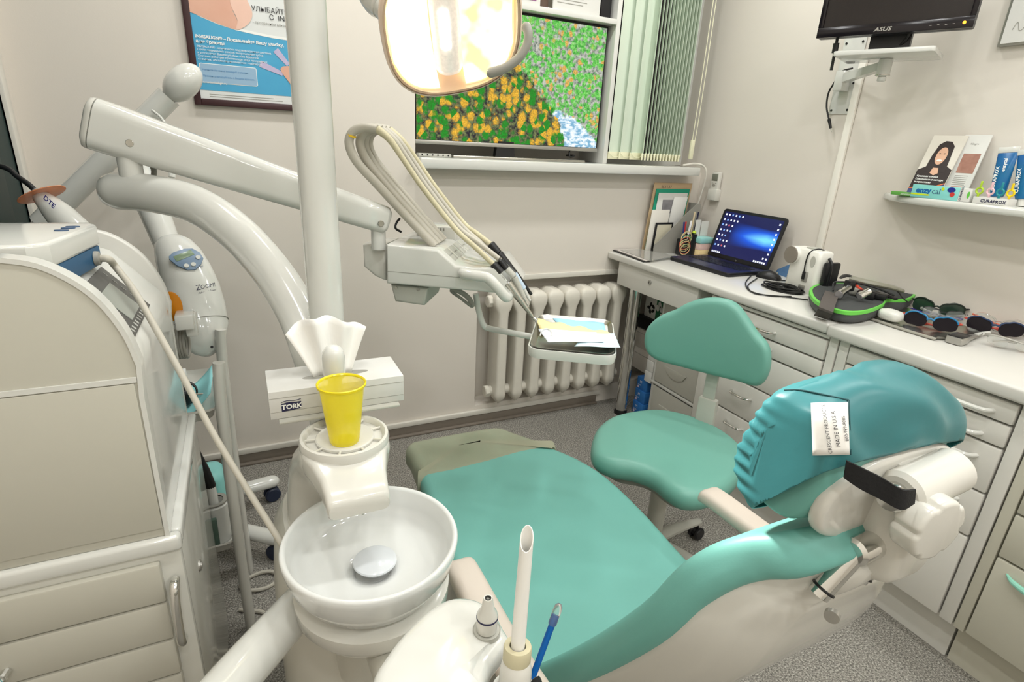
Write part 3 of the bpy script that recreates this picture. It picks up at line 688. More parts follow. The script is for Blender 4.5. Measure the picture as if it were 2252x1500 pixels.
g = G(); g.cyl((2.115, 1.41, 1.742), (2.115, 1.41, 1.685), .022, bev=.003); g.cyl((2.115, 1.41, 1.685), (2.115, 1.41, 1.668), .014, bev=.003); part(t, 'pivot_knob', g, M['white'])
g = G(); g.cyl((2.115, 1.41, 1.690), (2.115, 1.41, 1.687), .0235); part(t, 'pivot_ring', g, M['steel'])
# monitor
mz = 1.80; ml, mr = Vector((1.912, 1.552, mz)), Vector((2.083, 1.141, mz)); mw = (mr-ml).length
t = thing('computer_monitor', 'black computer monitor, switched off, on the wall bracket board', 'monitor', (2.06, 1.38, 1.7585))
MM = frame(ml, uu, (0, 0, 1))       # local x along the width, y up, z towards the room
if MM.col[2].to_3d().dot(nn) < 0: MM = frame(ml, -uu, (0, 0, 1)) @ Matrix.Translation((-mw, 0, 0))
MI = lambda x, y, zz: Matrix.Translation((x, y, zz))
g = G(MM); g.box(0, mw, 0, .30, -.045, -.006, .006); part(t, 'casing', g, M['black'])
g = G(MM); g.box(0, mw, 0, .032, -.006, .004, .002); g.box(0, .016, .032, .30, -.006, .004, .002); g.box(mw-.016, mw, .032, .30, -.006, .004, .002); g.box(.016, mw-.016, .284, .30, -.006, .004, .002); part(t, 'bezel', g, mat('gloss_black_bezel', (22, 18, 22), .18))
g = G(MM); g.box(.016, mw-.016, .032, .284, -.005, -.002); part(t, 'screen', g, mat('dark_screen', (30, 24, 22), .25))
g = G(); g.text('ASUS', .017, MM @ MI(mw*.455, .008, .0045), .0002, 'CENTER', shear=.2, bold=.0004, sx=1.25); part(t, 'logo', g, M['silver'])
for k in range(4): g = G(MM); g.box(mw*.745+k*.02, mw*.745+k*.02+.006, .013, .0145, .004, .0046); part(t, 'button_mark', g, M['silver'])
g = G(MM); g.cyl((mw*.945, .015, .0035), (mw*.945, .015, .0055), .0045, seg=12); part(t, 'power_light', g, mat('orange_led', (255, 150, 20), .4, emit=(255, 150, 30), estr=3))
c0 = (ml+mr)/2 - nn*.06
g = G(); g.loft([[c0+uu*(.06*s1)+nn*(.012*s2)+Vector((0, 0, h)) for (s1, s2) in ((-1, -1), (1, -1), (1, 1), (-1, 1))] for h in (-.0415, .06)]); part(t, 'stand_neck', g, M['black'])
g = G(); g.tube([ml+uu*.06-nn*.03+Vector((0, 0, .02)), ml+uu*.062-nn*.032+Vector((0, 0, -.02)), ml+uu*.062-nn*.04+Vector((0, 0, -.10))], .005, 8); g.tube([ml+uu*.0615-nn*.032+Vector((0, 0, -.014)), ml+uu*.062-nn*.034+Vector((0, 0, -.045))], .010, 10, smooth=False); part(t, 'plug_cable', g, M['rubber'])
g = G(); g.tube([mr-uu*.165-nn*.03+Vector((0, 0, .03)), mr-uu*.175-nn*.04+Vector((0, 0, -.012)), mr-uu*.20-nn*.06+Vector((0, 0, -.038))], .005, 8); part(t, 'power_cable', g, M['rubber'])
# loose black cable hanging by the plate
pts = [PX(u, v, x=XR-.03) for (u, v) in ((1875, 150), (1850, 158), (1836, 180), (1822, 205), (1818, 235), (1823, 262))]
g = G(); g.tube(pts, .0035, 8); t = thing('loose_cable', 'thin black cable with a jack plug dangling beside the wall bracket plate', 'cable', pts[-1]); part(t, 'cable', g, M['rubber'])
g = G(); g.cyl(pts[-1], PX(1827, 282, x=XR-.03), .0065, .005, 12); part(t, 'jack_sleeve', g, M['black'])
g = G(); g.cyl(PX(1827, 282, x=XR-.03), PX(1829, 290, x=XR-.03), .002, seg=8); part(t, 'jack_pin', g, M['chrome'])
# framed certificate
cy, czb = PX(2197, 105, x=XR).y, PX(2197, 105, x=XR).z
t = thing('framed_certificate', 'framed certificate with a signature on the right wall by the monitor', 'certificate', (XR, cy-.15, czb))
g = G(); g.box(XR-.016, XR-.0005, cy-.30, cy, czb, czb+.42, .002); part(t, 'frame', g, M['silver'])
g = G(); g.box(XR-.0175, XR-.016, cy-.292, cy-.008, czb+.008, czb+.412); pr = part(t, 'sheet', g, M['paper'])
g = G()
for k, (w_, h_) in enumerate(((.10, .0035), (.07, .003), (.09, .003), (.05, .002), (.06, .002))): g.box(XR-.0182, XR-.0176, cy-.045-w_, cy-.045, czb+.175-.018*k, czb+.175-.018*k+h_)
part(pr, 'print_lines', g, M['grey'])
g = G(); g.tube([(XR-.018, cy-.03-.01*k, czb+.045+.018*math.sin(k*1.9)+.004*k) for k in range(10)], .0008, 5); part(pr, 'signature', g, M['grey'])

# ---- wall shelf with brochures and toothpaste
t = thing('wall_shelf', 'white lens shaped wall shelf holding brochures and toothpaste', 'shelf', (2.2, .95, 1.262))
ol = [(XR-.001, 1.392), (2.255, 1.375), (2.20, 1.32), (2.155, 1.25), (2.13, 1.17), (2.118, 1.08), (2.113, .95), (2.115, .8), (2.13, .62), (XR-.001, .5)]
g = G(); g.prism(ol, frame((0, 0, 1.262), (1, 0, 0), (0, 1, 0)), .026, .009, 3); part(t, 'board', g, M['white'])
SZ = 1.2885
FR = lambda x, y, zz: frame((x, y, zz), (0, -1, 0), (0, 0, 1))
def leaning(y0, y1, xb, xt, h):            # panel leaning against the wall
    up = Vector((xt-xb, 0, h)); return frame((xb, y0, SZ), (0, -1, 0), up), (y0-y1), up.length
BMx, bw, bh = leaning(1.262, 1.152, 2.19, 2.262, .208)
t = thing('brochure', 'leaflet with a smiling dark-haired woman leaning on the wall shelf', 'brochure', (2.19, 1.2, SZ))
g = G(BMx); g.box(0, bw, 0, bh, -.004, 0); part(t, 'leaflet', g, mat('brochure_cream', (222, 216, 204), .4))
def fl(T, MX, poly, k, m, nm): g = G(MX); g.prism(poly, Matrix.Translation((0, 0, k)), .0002); return part(T, nm, g, m)
hair = mat('brochure_hair', (44, 32, 30), .4); face = mat('brochure_face', (218, 168, 138), .4, col2=(228, 184, 156), vscale=40)
fl(t, BMx, [(0, 0), (bw, 0), (bw, .052), (.07, .034), (.0, .028)], .0003, mat('brochure_blue', (60, 72, 130), .4), 'blue_band')
fl(t, BMx, [(0, .028), (.07, .034), (bw, .052), (bw, .100), (.09, .112), (.03, .112), (0, .095)], .0003, hair, 'dark_shirt')
fl(t, BMx, [(.022, .09), (.026, .15), (.034, .188), (.05, .2), (.07, .198), (.084, .182), (.088, .14), (.092, .09)], .0006, hair, 'hair_picture')
fl(t, BMx, [(.045, .086), (.048, .105), (.066, .105), (.072, .086), (.06, .078)], .0009, face, 'neck_picture')
fl(t, BMx, oval(.0175, .031, 24, .057, .147), .0012, face, 'face_picture')
fl(t, BMx, oval(.009, .0035, 14, .057, .131), .0015, M['whiteink'], 'smile_picture')
for dx in (-.0075, .0075): fl(t, BMx, oval(.0032, .0018, 10, .057+dx, .155), .0015, hair, 'eye_picture')
fl(t, BMx, [(0, .026), (.07, .032), (bw, .05), (bw, .054), (.07, .036), (0, .03)], .0012, mat('brochure_orange', (226, 116, 60), .4), 'orange_line')
g = G()
for k, tx in enumerate(('Красивая улыбка', 'Современные методы', 'выпрямления')): g.text(tx, .0085, BMx @ MI(.008, .07-.0105*k, .0014), bold=.0002)
part(t, 'lettering', g, M['whiteink'])
BMy, bw2, bh2 = leaning(1.165, 1.085, 2.215, 2.268, .212)
t = thing('brochure', 'narrow white leaflet with a red-brown photo behind the toothpaste carton', 'brochure', (2.21, 1.12, SZ))
g = G(BMy); g.box(0, bw2, 0, bh2, -.004, 0); part(t, 'leaflet', g, M['paper'])
fl(t, BMy, [(.02, .09), (.072, .09), (.072, .155), (.02, .155)], .0003, mat('brochure_photo', (120, 66, 54), .4, col2=(196, 150, 130), vscale=30), 'photo_print')
fl(t, BMy, [(.025, .02), (.06, .02), (.06, .045), (.025, .045)], .0003, mat('brochure_rose', (196, 160, 150), .4), 'lower_photo')
g = G(); g.text('Allegro', .009, BMy @ MI(.026, .185, .0004)); [g.box(0, .04, 0, .0015, 0, .0002, M=BMy @ MI(.022, .08-.006*k, .0003)) for k in range(6)]; part(t, 'lettering', g, M['grey'])
g = G(); g.box(2.14, 2.175, 1.215, 1.285, SZ, SZ+.012, .001); o = solo('green_card_box', g, mat('leaf_green_print', (94, 160, 70), .5), 'flat green packet lying at the shelf tip beside the leaflet', 'packet')
g = G(); g.text('xerostom', .01, frame((2.1395, 1.25, SZ+.003), (0, -1, 0), (0, 0, 1))); part(o, 'lettering', g, M['whiteink'])
t = thing('toothpaste_carton', 'turquoise toothpaste carton lying on the wall shelf in front of the leaflets', 'toothpaste', (2.155, 1.12, SZ))
ta = mat('turquoise_carton', (110, 200, 196), .35, col2=(160, 222, 216), vscale=3)
g = G(); g.box(2.138, 2.172, 1.065, 1.215, SZ, SZ+.042, .001); part(t, 'carton', g, ta)
g = G(); g.box(2.138, 2.172, 1.03, 1.0648, SZ, SZ+.042, .001); part(t, 'white_end', g, M['paper'])
x_ = 2.1376
g = G(); g.text('enzy', .026, FR(x_, 1.20, SZ+.016), bold=.0012); part(t, 'lettering', g, mat('carton_blue', (24, 104, 168), .4))
g = G(); g.text('cal', .026, FR(x_, 1.149, SZ+.016)); part(t, 'thin_lettering', g, mat('carton_grey_blue', (60, 100, 130), .4))
g = G(); g.box(x_-.0004, x_, 1.155, 1.214, SZ+.008, SZ+.013); part(t, 'yellow_bar', g, mat('lime_print', (206, 222, 40), .4))
g = G(); g.prism(oval(.0125, .0085, 20), FR(x_, 1.09, SZ+.033), .0004); part(t, 'blue_oval', g, mat('royal_blue_print', (30, 44, 140), .4))
g = G(); g.prism(oval(.0075, .0075, 20), FR(x_-.0005, 1.084, SZ+.019), .0004); part(t, 'red_dot', g, mat('red_print', (206, 60, 54), .4))
g = G(); g.prism(oval(.005, .005, 16), FR(x_, 1.116, SZ+.034), .0004); part(t, 'lime_dot', g, mat('lime_print2', (206, 222, 40), .4))
g = G(); g.text('CURAPROX', .0085, frame((x_, 1.0555, SZ+.003), (0, 0, 1), (0, 1, 0)), bold=.0002); part(t, 'end_lettering', g, M['navy'])
g = G(); g.prism(oval(.004, .011, 12), FR(x_, 1.037, SZ+.022), .0004); part(t, 'green_mark', g, M['green'])
# tubes standing on their caps
def paste_tube(label, y, tilt, lean, texts):
    t = thing('toothpaste_tube', label, 'toothpaste', (2.2, y, SZ), 0, 'standing toothpaste tubes')
    Mx = Matrix.Translation((2.2, y, SZ)) @ Matrix.Rotation(R_(tilt), 4, 'X') @ Matrix.Rotation(R_(lean), 4, 'Y')
    def sec(zz, w_, d_): return [Vector((p[0], p[1], zz)) for p in oval(d_, w_, 20)]
    g = G(Mx); g.loft([sec(.0, .011, .011), sec(.022, .012, .012)]); part(t, 'cap', g, M['white'])
    g = G(Mx); g.loft([sec(.0225, .016, .016), sec(.04, .021, .019), sec(.10, .025, .013), sec(.155, .027, .004), sec(.158, .027, .002)]); part(t, 'tube', g, mat('tube_two_tone', (20, 60, 150), .3, col2=(20, 130, 150), vscale=10))
    g = G(Mx); g.box(-.0025, .0025, -.028, .028, .1585, .176, .001); part(t, 'crimp', g, M['white'])
    g = G()
    for (tx, off, sz, zz) in texts: g.text(tx, sz, Mx @ frame((-.021, off, zz), (0, 0, 1), (0, 1, 0)) , bold=.0003)
    part(t, 'lettering', g, M['whiteink'])
paste_tube('blue and turquoise toothpaste tube standing on the shelf with white lettering', .985, -6, 5, [('CURAPROX', .004, .014, .04), ('enzycal', -.012, .014, .098)])
paste_tube('second toothpaste tube leaning on its neighbour at the shelf', .915, -12, 5, [('CURAPROX', .004, .014, .04), ('enzycal', -.012, .014, .098)])
g = G(); g.box(2.135, 2.19, .925, 1.02, SZ, SZ+.02, .001); o = solo('brush_carton', g, M['paper'], 'small white carton with a blue brand strip below the interdental brushes', 'packet')
g = G(); g.text('CURAPROX', .013, FR(2.1344, .998, SZ+.005), bold=.0004); part(o, 'lettering', g, M['navy'])
for k, (yy, cc, nm) in enumerate(((1.012, (176, 206, 60), 'lime green'), (.982, (232, 190, 196), 'pale pink'), (.955, (40, 140, 150), 'teal'), (.928, (240, 206, 20), 'yellow'))):
    m_ = mat('brush_'+nm.replace(' ', '_'), cc, .35)
    g = G(); zc = SZ+.0325; c_ = Vector((2.142, yy, zc+.006))
    g.tube([c_+Vector((0, .009*math.cos(a), .009*math.sin(a))) for a in [2*math.pi*q/14 for q in range(14)]], .0032, 8, 2, closed=True)
    g.box(2.139, 2.145, yy-.003, yy+.003, SZ+.0203, SZ+.031, .001)
    g.box(2.139, 2.145, yy-.0025, yy+.0025, zc+.014, zc+.036, .001)
    solo('interdental_brush', g, m_, nm+' interdental brush with a ring handle standing in front of the toothpaste tubes', 'brush')
# ================================================================== STOOL
t = thing('dentist_stool', 'wheeled dentist stool with green vinyl saddle seat and shaped backrest', 'stool', (1.16, 1.17, 0))
sz = .485
so = [(1300, 985), (1312, 945), (1345, 920), (1395, 908), (1450, 905), (1515, 918), (1580, 945), (1628, 982), (1641, 1015), (1630, 1045), (1600, 1076), (1555, 1096), (1505, 1097), (1468, 1078), (1435, 1052), (1395, 1036), (1345, 1027), (1310, 1010)]
ol = [PX(u, v, z=sz-.02) for u, v in so]; ol = [Vector((p.x, p.y, 0)) for p in ol]; ol = spline(ol, 4, True)
cc = sum(ol, Vector())/len(ol)
SM = Matrix.Translation((0, 0, sz-.075))
g = G(); g.pad([(p.x, p.y) for p in ol], SM, .075, .034, dome=.006); part(t, 'seat', g, M['stool'], sharp=60)
inn = [cc+(p-cc)*.78 for p in ol]
g = G(); g.prism([(p.x, p.y) for p in inn], Matrix.Translation((0, 0, sz-.094)), .02, .004); part(t, 'seat_plate', g, M['grey'])
# backrest in its own upright plane
bp0, bn = Vector((1.395, 1.262, .7)), Vector((-.915, -.40, .10)).normalized()
bo = [(1425, 762), (1428, 722), (1452, 695), (1485, 681), (1508, 668), (1545, 658), (1585, 660), (1615, 674), (1638, 702), (1660, 733), (1686, 762), (1693, 795), (1686, 830), (1664, 851), (1620, 843), (1560, 829), (1500, 811), (1445, 790)]
BF = frame(bp0, Vector((-bn.y, bn.x, 0)) * -1, (0, 0, 1)); 
if BF.col[2].to_3d().dot(bn) < 0: BF = frame(bp0, Vector((-bn.y, bn.x, 0)), (0, 0, 1))
bi = BF.inverted(); q = [bi @ PP(u, v, bp0, BF.col[2].to_3d()) for u, v in bo]; q = spline([Vector((p.x, p.y, 0)) for p in q], 4, True)
curvef = lambda v: Vector((v.x, v.y, v.z+(v.x**2)*.7-.012))
g = G(); g.pad([(p.x, p.y) for p in q], BF @ Matrix.Translation((0, 0, -.045)), .05, .022, dome=.004, fn=curvef); part(t, 'backrest', g, M['stool'], sharp=60)
# support bar behind the back
bx = BF.col[0].to_3d(); nz = BF.col[2].to_3d()
pb = PP(1553, 905, bp0-nz*.05, nz); base = Vector((pb.x, pb.y, 0))
S1 = frame((0, 0, 0), bx, nz)
def bar(g, x, y, w, d, z0, z1, bev):
    Mx = Matrix.Translation((x, y, 0)) @ Matrix(((bx.x, nz.x, 0, 0), (bx.y, nz.y, 0, 0), (0, 0, 1, 0), (0, 0, 0, 1)))
    g.box(-w/2, w/2, -d/2, d/2, z0, z1, bev, M=Mx)
g = G(); bar(g, base.x, base.y, .044, .012, .45, .80, .003); part(t, 'back_post', g, M['lgrey'])
g = G(); bar(g, base.x+.002, base.y, .066, .03, .40, .575, .006); part(t, 'post_sleeve', g, M['lgrey'])
c0 = Vector((cc.x, cc.y, .40)); d_ = Vector((base.x, base.y, .41))-c0
g = G(); g.tube([c0, c0+d_*.5, Vector((base.x, base.y, .42))], .016, 8, smooth=False, flat=.6); part(t, 'post_arm', g, M['grey'])
# gas column, star base and castors
col = Vector((cc.x+.02, cc.y+.02, 0))
g = G(); g.cyl((col.x, col.y, .34), (col.x, col.y, .395), .013); part(t, 'piston', g, M['chrome'])
g = G(); g.lathe([(.0, .09), (.030, .09), (.029, .32), (.026, .345), (.014, .347), (0, .347)], (col.x, col.y, 0), (0, 0, 1), 28); part(t, 'column', g, M['lgrey'])
hub_m = M['lgrey']
for k in range(5):
    a = R_(8+72*k); dv = Vector((math.cos(a), math.sin(a), 0)); e_ = col+dv*.255
    g = G(); g.tube([col+Vector((0, 0, .095)), col+dv*.13+Vector((0, 0, .092)), e_+Vector((0, 0, .074))], [.026, .022, .016], 10, round_end=True, flat=.75); part(t, 'base_leg', g, hub_m)
    g = G(); sd = Vector((-dv.y, dv.x, 0))
    for s_ in (-1, 1): g.cyl(e_+sd*(.006*s_)+Vector((0, 0, .026)), e_+sd*(.022*s_)+Vector((0, 0, .026)), .0255, seg=20, bev=.004)
    g.cyl(e_+sd*-.008+Vector((0, 0, .03)), e_+sd*.008+Vector((0, 0, .03)), .018, seg=14); g.cyl(e_+Vector((0, 0, .04)), e_+Vector((0, 0, .068)), .007)
    part(t, 'castor', g, M['black'], 'black twin-wheel castor')

# ================================================================== DENTAL CHAIR
CX = .645
t = thing('dental_chair', 'teal upholstered dental patient chair with raised back and covered headrest', 'dental chair', (CX, 1.0, 0))
ZS = .45
ol = [(.405, 1.50), (.402, 1.545), (.425, 1.577), (.47, 1.583), (.60, 1.583), (.70, 1.58), (.745, 1.565), (.775, 1.52), (.84, 1.42), (.905, 1.30), (.935, 1.17), (.935, 1.0), (.92, .85), (.905, .70), (.89, .60), (.80, .57), (.50, .57), (.40, .60), (.375, .70), (.362, .85), (.365, 1.0), (.378, 1.15), (.392, 1.33)]
ol = spline([Vector((p[0], p[1], 0)) for p in ol], 3, True)
def seat_fn(v):
    s_ = max(0, (1.0-v.y))
    return Vector((v.x, v.y, v.z+.05*s_*s_+.02*max(0, 0.8-v.y)*6*max(0, .8-v.y)))
g = G(); g.pad([(p.x, p.y) for p in ol], Matrix.Translation((0, 0, ZS-.075)), .075, .028, dome=.004, inner=8, fn=seat_fn); part(t, 'seat', g, M['teal'], sharp=70)
# vinyl foot sheath wrapped round the leg end
foot = [p for p in ol if p.y > 1.372]
fo = sorted([p for p in ol if p.y > 1.372 and p.x < .6], key=lambda p: p.y)
fo2 = sorted([p for p in ol if p.y > 1.372 and p.x >= .6], key=lambda p: -p.y)
fl_ = [Vector((.391, 1.368, 0))]+fo+fo2+[Vector((.862, 1.385, 0)), Vector((.74, 1.378, 0)), Vector((.62, 1.362, 0)), Vector((.50, 1.355, 0))]
cf = sum(fl_, Vector())/len(fl_); fl_ = sorted([cf+(p-cf)*1.02 for p in fl_], key=lambda p: math.atan2(p.y-cf.y, p.x-cf.x))
g = G(); g.pad([(p.x, p.y) for p in fl_], Matrix.Translation((0, 0, ZS-.079)), .0845, .03, dome=.0015, inner=3); part(t, 'foot_sheath', g, M['vinylfoil'], 'clear olive vinyl foot cover', sharp=70)
# seat under-shell and pedestal
ins = [(CX+(p.x-CX)*.9, 1.05+(p.y-1.05)*.93) for p in ol]
g = G(); g.prism(ins, Matrix.Translation((0, 0, ZS-.125)), .055, .02, 3); part(t, 'under_shell', g, M['ivory'])
g = G(); g.pad(rrect(.44, .78, .16, 8, CX, 1.0), Matrix.Translation((0, 0, 0)), .085, .03); part(t, 'floor_base', g, M['ivory'], sharp=60)
g = G(); g.loft([[Vector((p[0], p[1], h)) for p in rrect(w_, l_, .06, 5, CX, yc)] for (h, w_, l_, yc) in ((.08, .26, .42, .95), (.2, .22, .36, .92), (.335, .26, .40, .90))]); part(t, 'lift_column', g, M['ivory'])

# back: pad and shell lofted along the side profile  (half width, y, z of the front surface)
prof = [(.245, .700, .405), (.245, .650, .470), (.235, .525, .657), (.215, .442, .802), (.195, .410, .886), (.175, .385, .934), (.155, .360, .962), (.135, .331, .983), (.115, .300, 1.015), (.10, .280, 1.040)]
sp = spline([Vector(p) for p in prof], 5)
def back_loft(off0, off1, grow, rad, i0=0, i1=None, und=0, narrow=0.0, taper=0.0):
    rings = []; S = sp[i0:i1]
    n = len(S)
    for i, s_ in enumerate(S):
        a, b_ = S[max(0, i-1)], S[min(n-1, i+1)]
        tg = Vector((0, b_.y-a.y, b_.z-a.z)).normalized(); nf = Vector((0, tg.z, -tg.y))
        e_ = 1.0
        if i > n-6: e_ = (1-((i-(n-6))/5.4)**2)**.5
        if i < 3: e_ = min(e_, .6+.4*(i/3)**.5)
        hw = (s_.x+grow)*(1-narrow*(i/n)**3)*(.35+.65*e_); th = (off1-off0)
        o0 = off0 + th*(1-e_)*.25; o1 = off1 - th*(1-e_)*.25 - und*(i/n)
        ring = []
        for (x, y) in rrect(2*hw, (o1-o0), min(rad, (o1-o0)*.49, hw*.9), 5):
            dpt = (o0+o1)/2 - y
            x *= 1-taper*max(0, min(1, (dpt-o0)/(o1-o0)))**1.4
            ring.append(Vector((CX+x, s_.y, s_.z)) - nf*dpt + (nf*(.012*(abs(x)/max(hw, .01))**2) if dpt < (o0+o1)/2 else Vector()))
        rings.append(ring)
    return rings
g = G(); g.loft(back_loft(.0, .045, .0, .022, 0, -6)); part(t, 'back_cushion', g, M['teal'], sharp=70)
g = G(); g.loft(back_loft(.042, .135, .002, .03, 2, 38, .06, .30, .42)); part(t, 'back_shell', g, mat('back_shell_plastic', (206, 204, 196), .15, coat=.5), sharp=70)
lk = PX(1831, 1348, x=.55)
g = G(); g.cyl(PX(1831, 1350, x=.552), PX(1831, 1350, x=.552)+Vector((-.006, -.003, 0)), .008, seg=16); part(t, 'shell_lock', g, M['silver'])
# armrests
for (ax, nm) in ((.965, 'armrest'), (.315, 'armrest')):
    ring = []; pts = spline([Vector((ax, .835, .60)), Vector((ax, .80, .61)), Vector((ax, .70, .612)), Vector((ax, .60, .615)), Vector((ax, .50, .63))], 4)
    rings = []
    for i, p in enumerate(pts):
        e_ = min(1, (.35+i*.3)) if i < 3 else 1
        rings.append([p+Vector((x*e_, 0, y*e_)) for (x, y) in rrect(.062, .036, .015, 4)])
    g = G(); g.loft(rings); part(t, nm, g, M['armpad'], 'beige padded armrest', sharp=60)
    s_ = -1 if ax > CX else 1
    g = G(); g.tube([(ax, .56, .60), (ax, .55, .50), (ax+s_*.03, .58, .43), (ax+s_*.12, .62, .38)], .018, 10); part(t, 'armrest_bracket', g, M['ivory'])

# ---- headrest
HC = Vector((CX, .347, 1.088))
hr = Matrix.Rotation(R_(4), 4, 'Y') @ Matrix.Rotation(R_(6), 4, 'X')
NS = 110
prof_x = [(-.130, .30), (-.129, .66), (-.124, .86), (-.108, .95), (-.07, .99), (0, 1.0), (.07, .98), (.105, .90), (.122, .74), (.130, .50), (.132, .22)]
def head_ring(x, k, sc=1.0, zc=0.0):
    out = []; q = abs(x)/.134
    ztop = .086*(1-(.42 if x > 0 else .34)*q*q); zbot = -.098
    hh = (ztop-zbot)/2*(.35+.65*k); zm = (ztop+zbot)/2
    for (yy, zz_) in oval(.055*(.3+.7*k)*sc, hh*sc, NS, 0, 0, 2.5):
        w = 0; zz_ += zm
        if yy > .02: yy += -.012*(1-q)
        if sc > 1:
            fr = max(0, min(1, (yy-.0)/.035))          # gathers are drawn up on the face side
            gw = fr*max(0, min(1, (q-.35)/.4))*max(.15, min(1, (.06-zz_)/.07)); w += .0024*gw*math.sin(zz_*390+2.2*math.sin(x*40)+3*noise.noise(Vector((x*20, 0, zz_*20))))
            nv = noise.noise(Vector((x*13, yy*13, zz_*13)))
            w += .006*nv + .0016*math.sin((x+yy*.7)*75+zz_*20+nv*5)
            zz_ += .004*noise.noise(Vector((x*18+5, yy*10, zz_*9)))
        if sc > 1: zz_ += .003*math.sin((x*.9+yy)*85+nv*4)*max(0, min(1, (zz_-.0)/.05))
        v = Vector((x*sc-(.0020*gw*math.sin(zz_*390+1.0) if sc > 1 and x < 0 else 0), yy+w, zz_)); out.append(HC + hr @ v)
    return out
px_ = spline([Vector((a, b_, 0)) for a, b_ in prof_x], 7)
g = G(); g.loft([head_ring(p.x, min(1.02, p.y), .93) for p in px_]); hd = part(t, 'headrest', g, M['teal'], sharp=70)
# the loose cover: same body, cut along a slanting hem at the back and below
rc_ = [head_ring(p.x, min(1.02, p.y), 1.05) for p in px_]
gb = G(); gb.loft(rc_); bmh = bmesh.new(); bv = [bmh.verts.new(p) for p in gb.v]
for f in gb.f: bmh.faces.new([bv[i] for i in f])
hn = hr @ Vector((.0, .86, .51)); ho_ = HC + hr @ Vector((0, 0, -.078))
bmesh.ops.bisect_plane(bmh, geom=list(bmh.verts)+list(bmh.edges)+list(bmh.faces), plane_co=ho_, plane_no=hn, clear_inner=True)
g = G(); g.bm(bmh)
cv = part(hd, 'headrest_cover', g, M['tealcover'], 'crinkled teal nylon headrest cover', sharp=80)
sm = cv.modifiers.new('s', 'SOLIDIFY'); sm.thickness = .002
# sewn label and seams follow the cover's surface
from mathutils.bvhtree import BVHTree
bvh = BVHTree.FromPolygons([tuple(p) for p in g.v], [tuple(f) for f in g.f])
def on_cover(u, v, lift=.002):
    h = bvh.ray_cast(CAMP, ray(u, v).normalized())
    if h[0] is None: return PX(u, v, x=.52)
    return h[0]-ray(u, v).normalized()*lift
def lab(a, b_, lift): return on_cover(1783+82*a+4*b_, 886-2*a+116*b_, lift)
nn_ = 9; lv = [lab(i/(nn_-1), j/(nn_-1), .0032) for j in range(nn_) for i in range(nn_)]
g = G(); g.add(lv, [(j*nn_+i, j*nn_+i+1, (j+1)*nn_+i+1, (j+1)*nn_+i) for j in range(nn_-1) for i in range(nn_-1)]); lb_ = part(hd, 'sewn_label', g, M['tissue'], 'white sewn label', sharp=80)
sm = lb_.modifiers.new('s', 'SOLIDIFY'); sm.thickness = .0006
l0, l1, l3 = lab(0, 0, .0045), lab(1, 0, .0045), lab(0, 1, .0045); l2 = lab(1, 1, .0045)
lm = frame(lab(.5, .5, .0085), (l1-l0)+(l2-l3), (l0-l3)+(l1-l2)); lm = Matrix.Translation((CAMP-l0).normalized()*.0015) @ lm
if lm.col[2].to_3d().dot(CAMP-l0) < 0: lm = lm @ Matrix.Rotation(math.pi, 4, 'Y')
lh = ((l0-l3).length+(l1-l2).length)/2
g = G(); ml_ = lm @ Matrix.Rotation(R_(90), 4, 'Z')
for k, (tx, hh) in enumerate((('CRESCENT PRODUCTS', .088), ('MADE IN U.S.A', .100), ('800-989-8085', .082))): g.text(tx, hh*lh, ml_ @ Matrix.Translation((0, (.03-.155*k)*lh, .0)), align='CENTER')
for i_, v_ in enumerate(g.v):
    dr_ = (v_-CAMP).normalized(); hit = bvh.ray_cast(CAMP, dr_)[0]
    if hit is not None: g.v[i_] = hit-dr_*.0046
part(hd, 'label_lettering', g, M['ink'])
thr = mat('dark_teal_thread', (24, 70, 74), .7)
for pl in ([(1684, 872), (1700, 862), (1725, 858), (1760, 858), (1810, 868), (1866, 880)], [(1866, 880), (1868, 930), (1870, 1000)]):
    g = G(); g.tube([on_cover(u, v, .0006) for u, v in pl if bvh.ray_cast(CAMP, ray(u, v).normalized())[0] is not None], .0011, 6, 4); part(hd, 'seam', g, thr)
# back plate, mount, knob, strap, rods
BP = frame(HC+hr @ Vector((0, -.046, -.018)), (1, 0, 0), hr @ Vector((0, 0, 1)))
g = G(); g.pad(oval(.120, .056, 40, 0, -.022, 2.4), BP @ Matrix.Translation((0, 0, -.006)), .018, .007); part(t, 'headrest_plate', g, M['ivory'], sharp=60)
mc = Vector((.66, .288, .995))
g = G(); g.loft([[Vector((.655+p[0], yy, p[1])) for p in rrect(w_, h_, .02, 5, 0, zc)] for (yy, w_, h_, zc) in ((.345, .05, .09, 1.0), (.325, .075, .13, 1.0), (.29, .085, .14, .998), (.262, .075, .12, 1.0), (.255, .06, .10, 1.0))]); part(t, 'headrest_mount', g, M['ivory'], sharp=50)
g = G(); g.cyl((.606, .270, 1.064), (.706, .270, 1.073), .0255, seg=28, bev=.005); g.box(.625, .70, .275, .315, 1.03, 1.088, .008); part(t, 'hinge_barrel', g, M['ivory'])
g = G(); g.cyl((.607, .270, 1.064), (.588, .270, 1.062), .0155, seg=24, bev=.003); part(t, 'hinge_bolt', g, M['chrome'])
g = G(); g.cyl((.705, .270, 1.073), (.722, .270, 1.074), .011, seg=16, bev=.002); part(t, 'barrel_knob', g, M['silver'])
KC = PX(2008, 1132, x=.628); ka = Vector((-.10, -.99, -.02)).normalized()
kx = Vector((0, 0, 1)).cross(ka).normalized()
KM = frame(KC, kx, ka.cross(kx))
kp = []
for k in range(96):
    a = 2*math.pi*k/96; r = .037-.0035*max(0, math.cos(6*a+.5))**6; kp.append((r*math.cos(a), r*math.sin(a)))
g = G(); g.prism(kp, KM, .030, .005, 3); part(t, 'tilt_knob', g, M['ivory'], 'lobed ivory tilt knob', sharp=45)
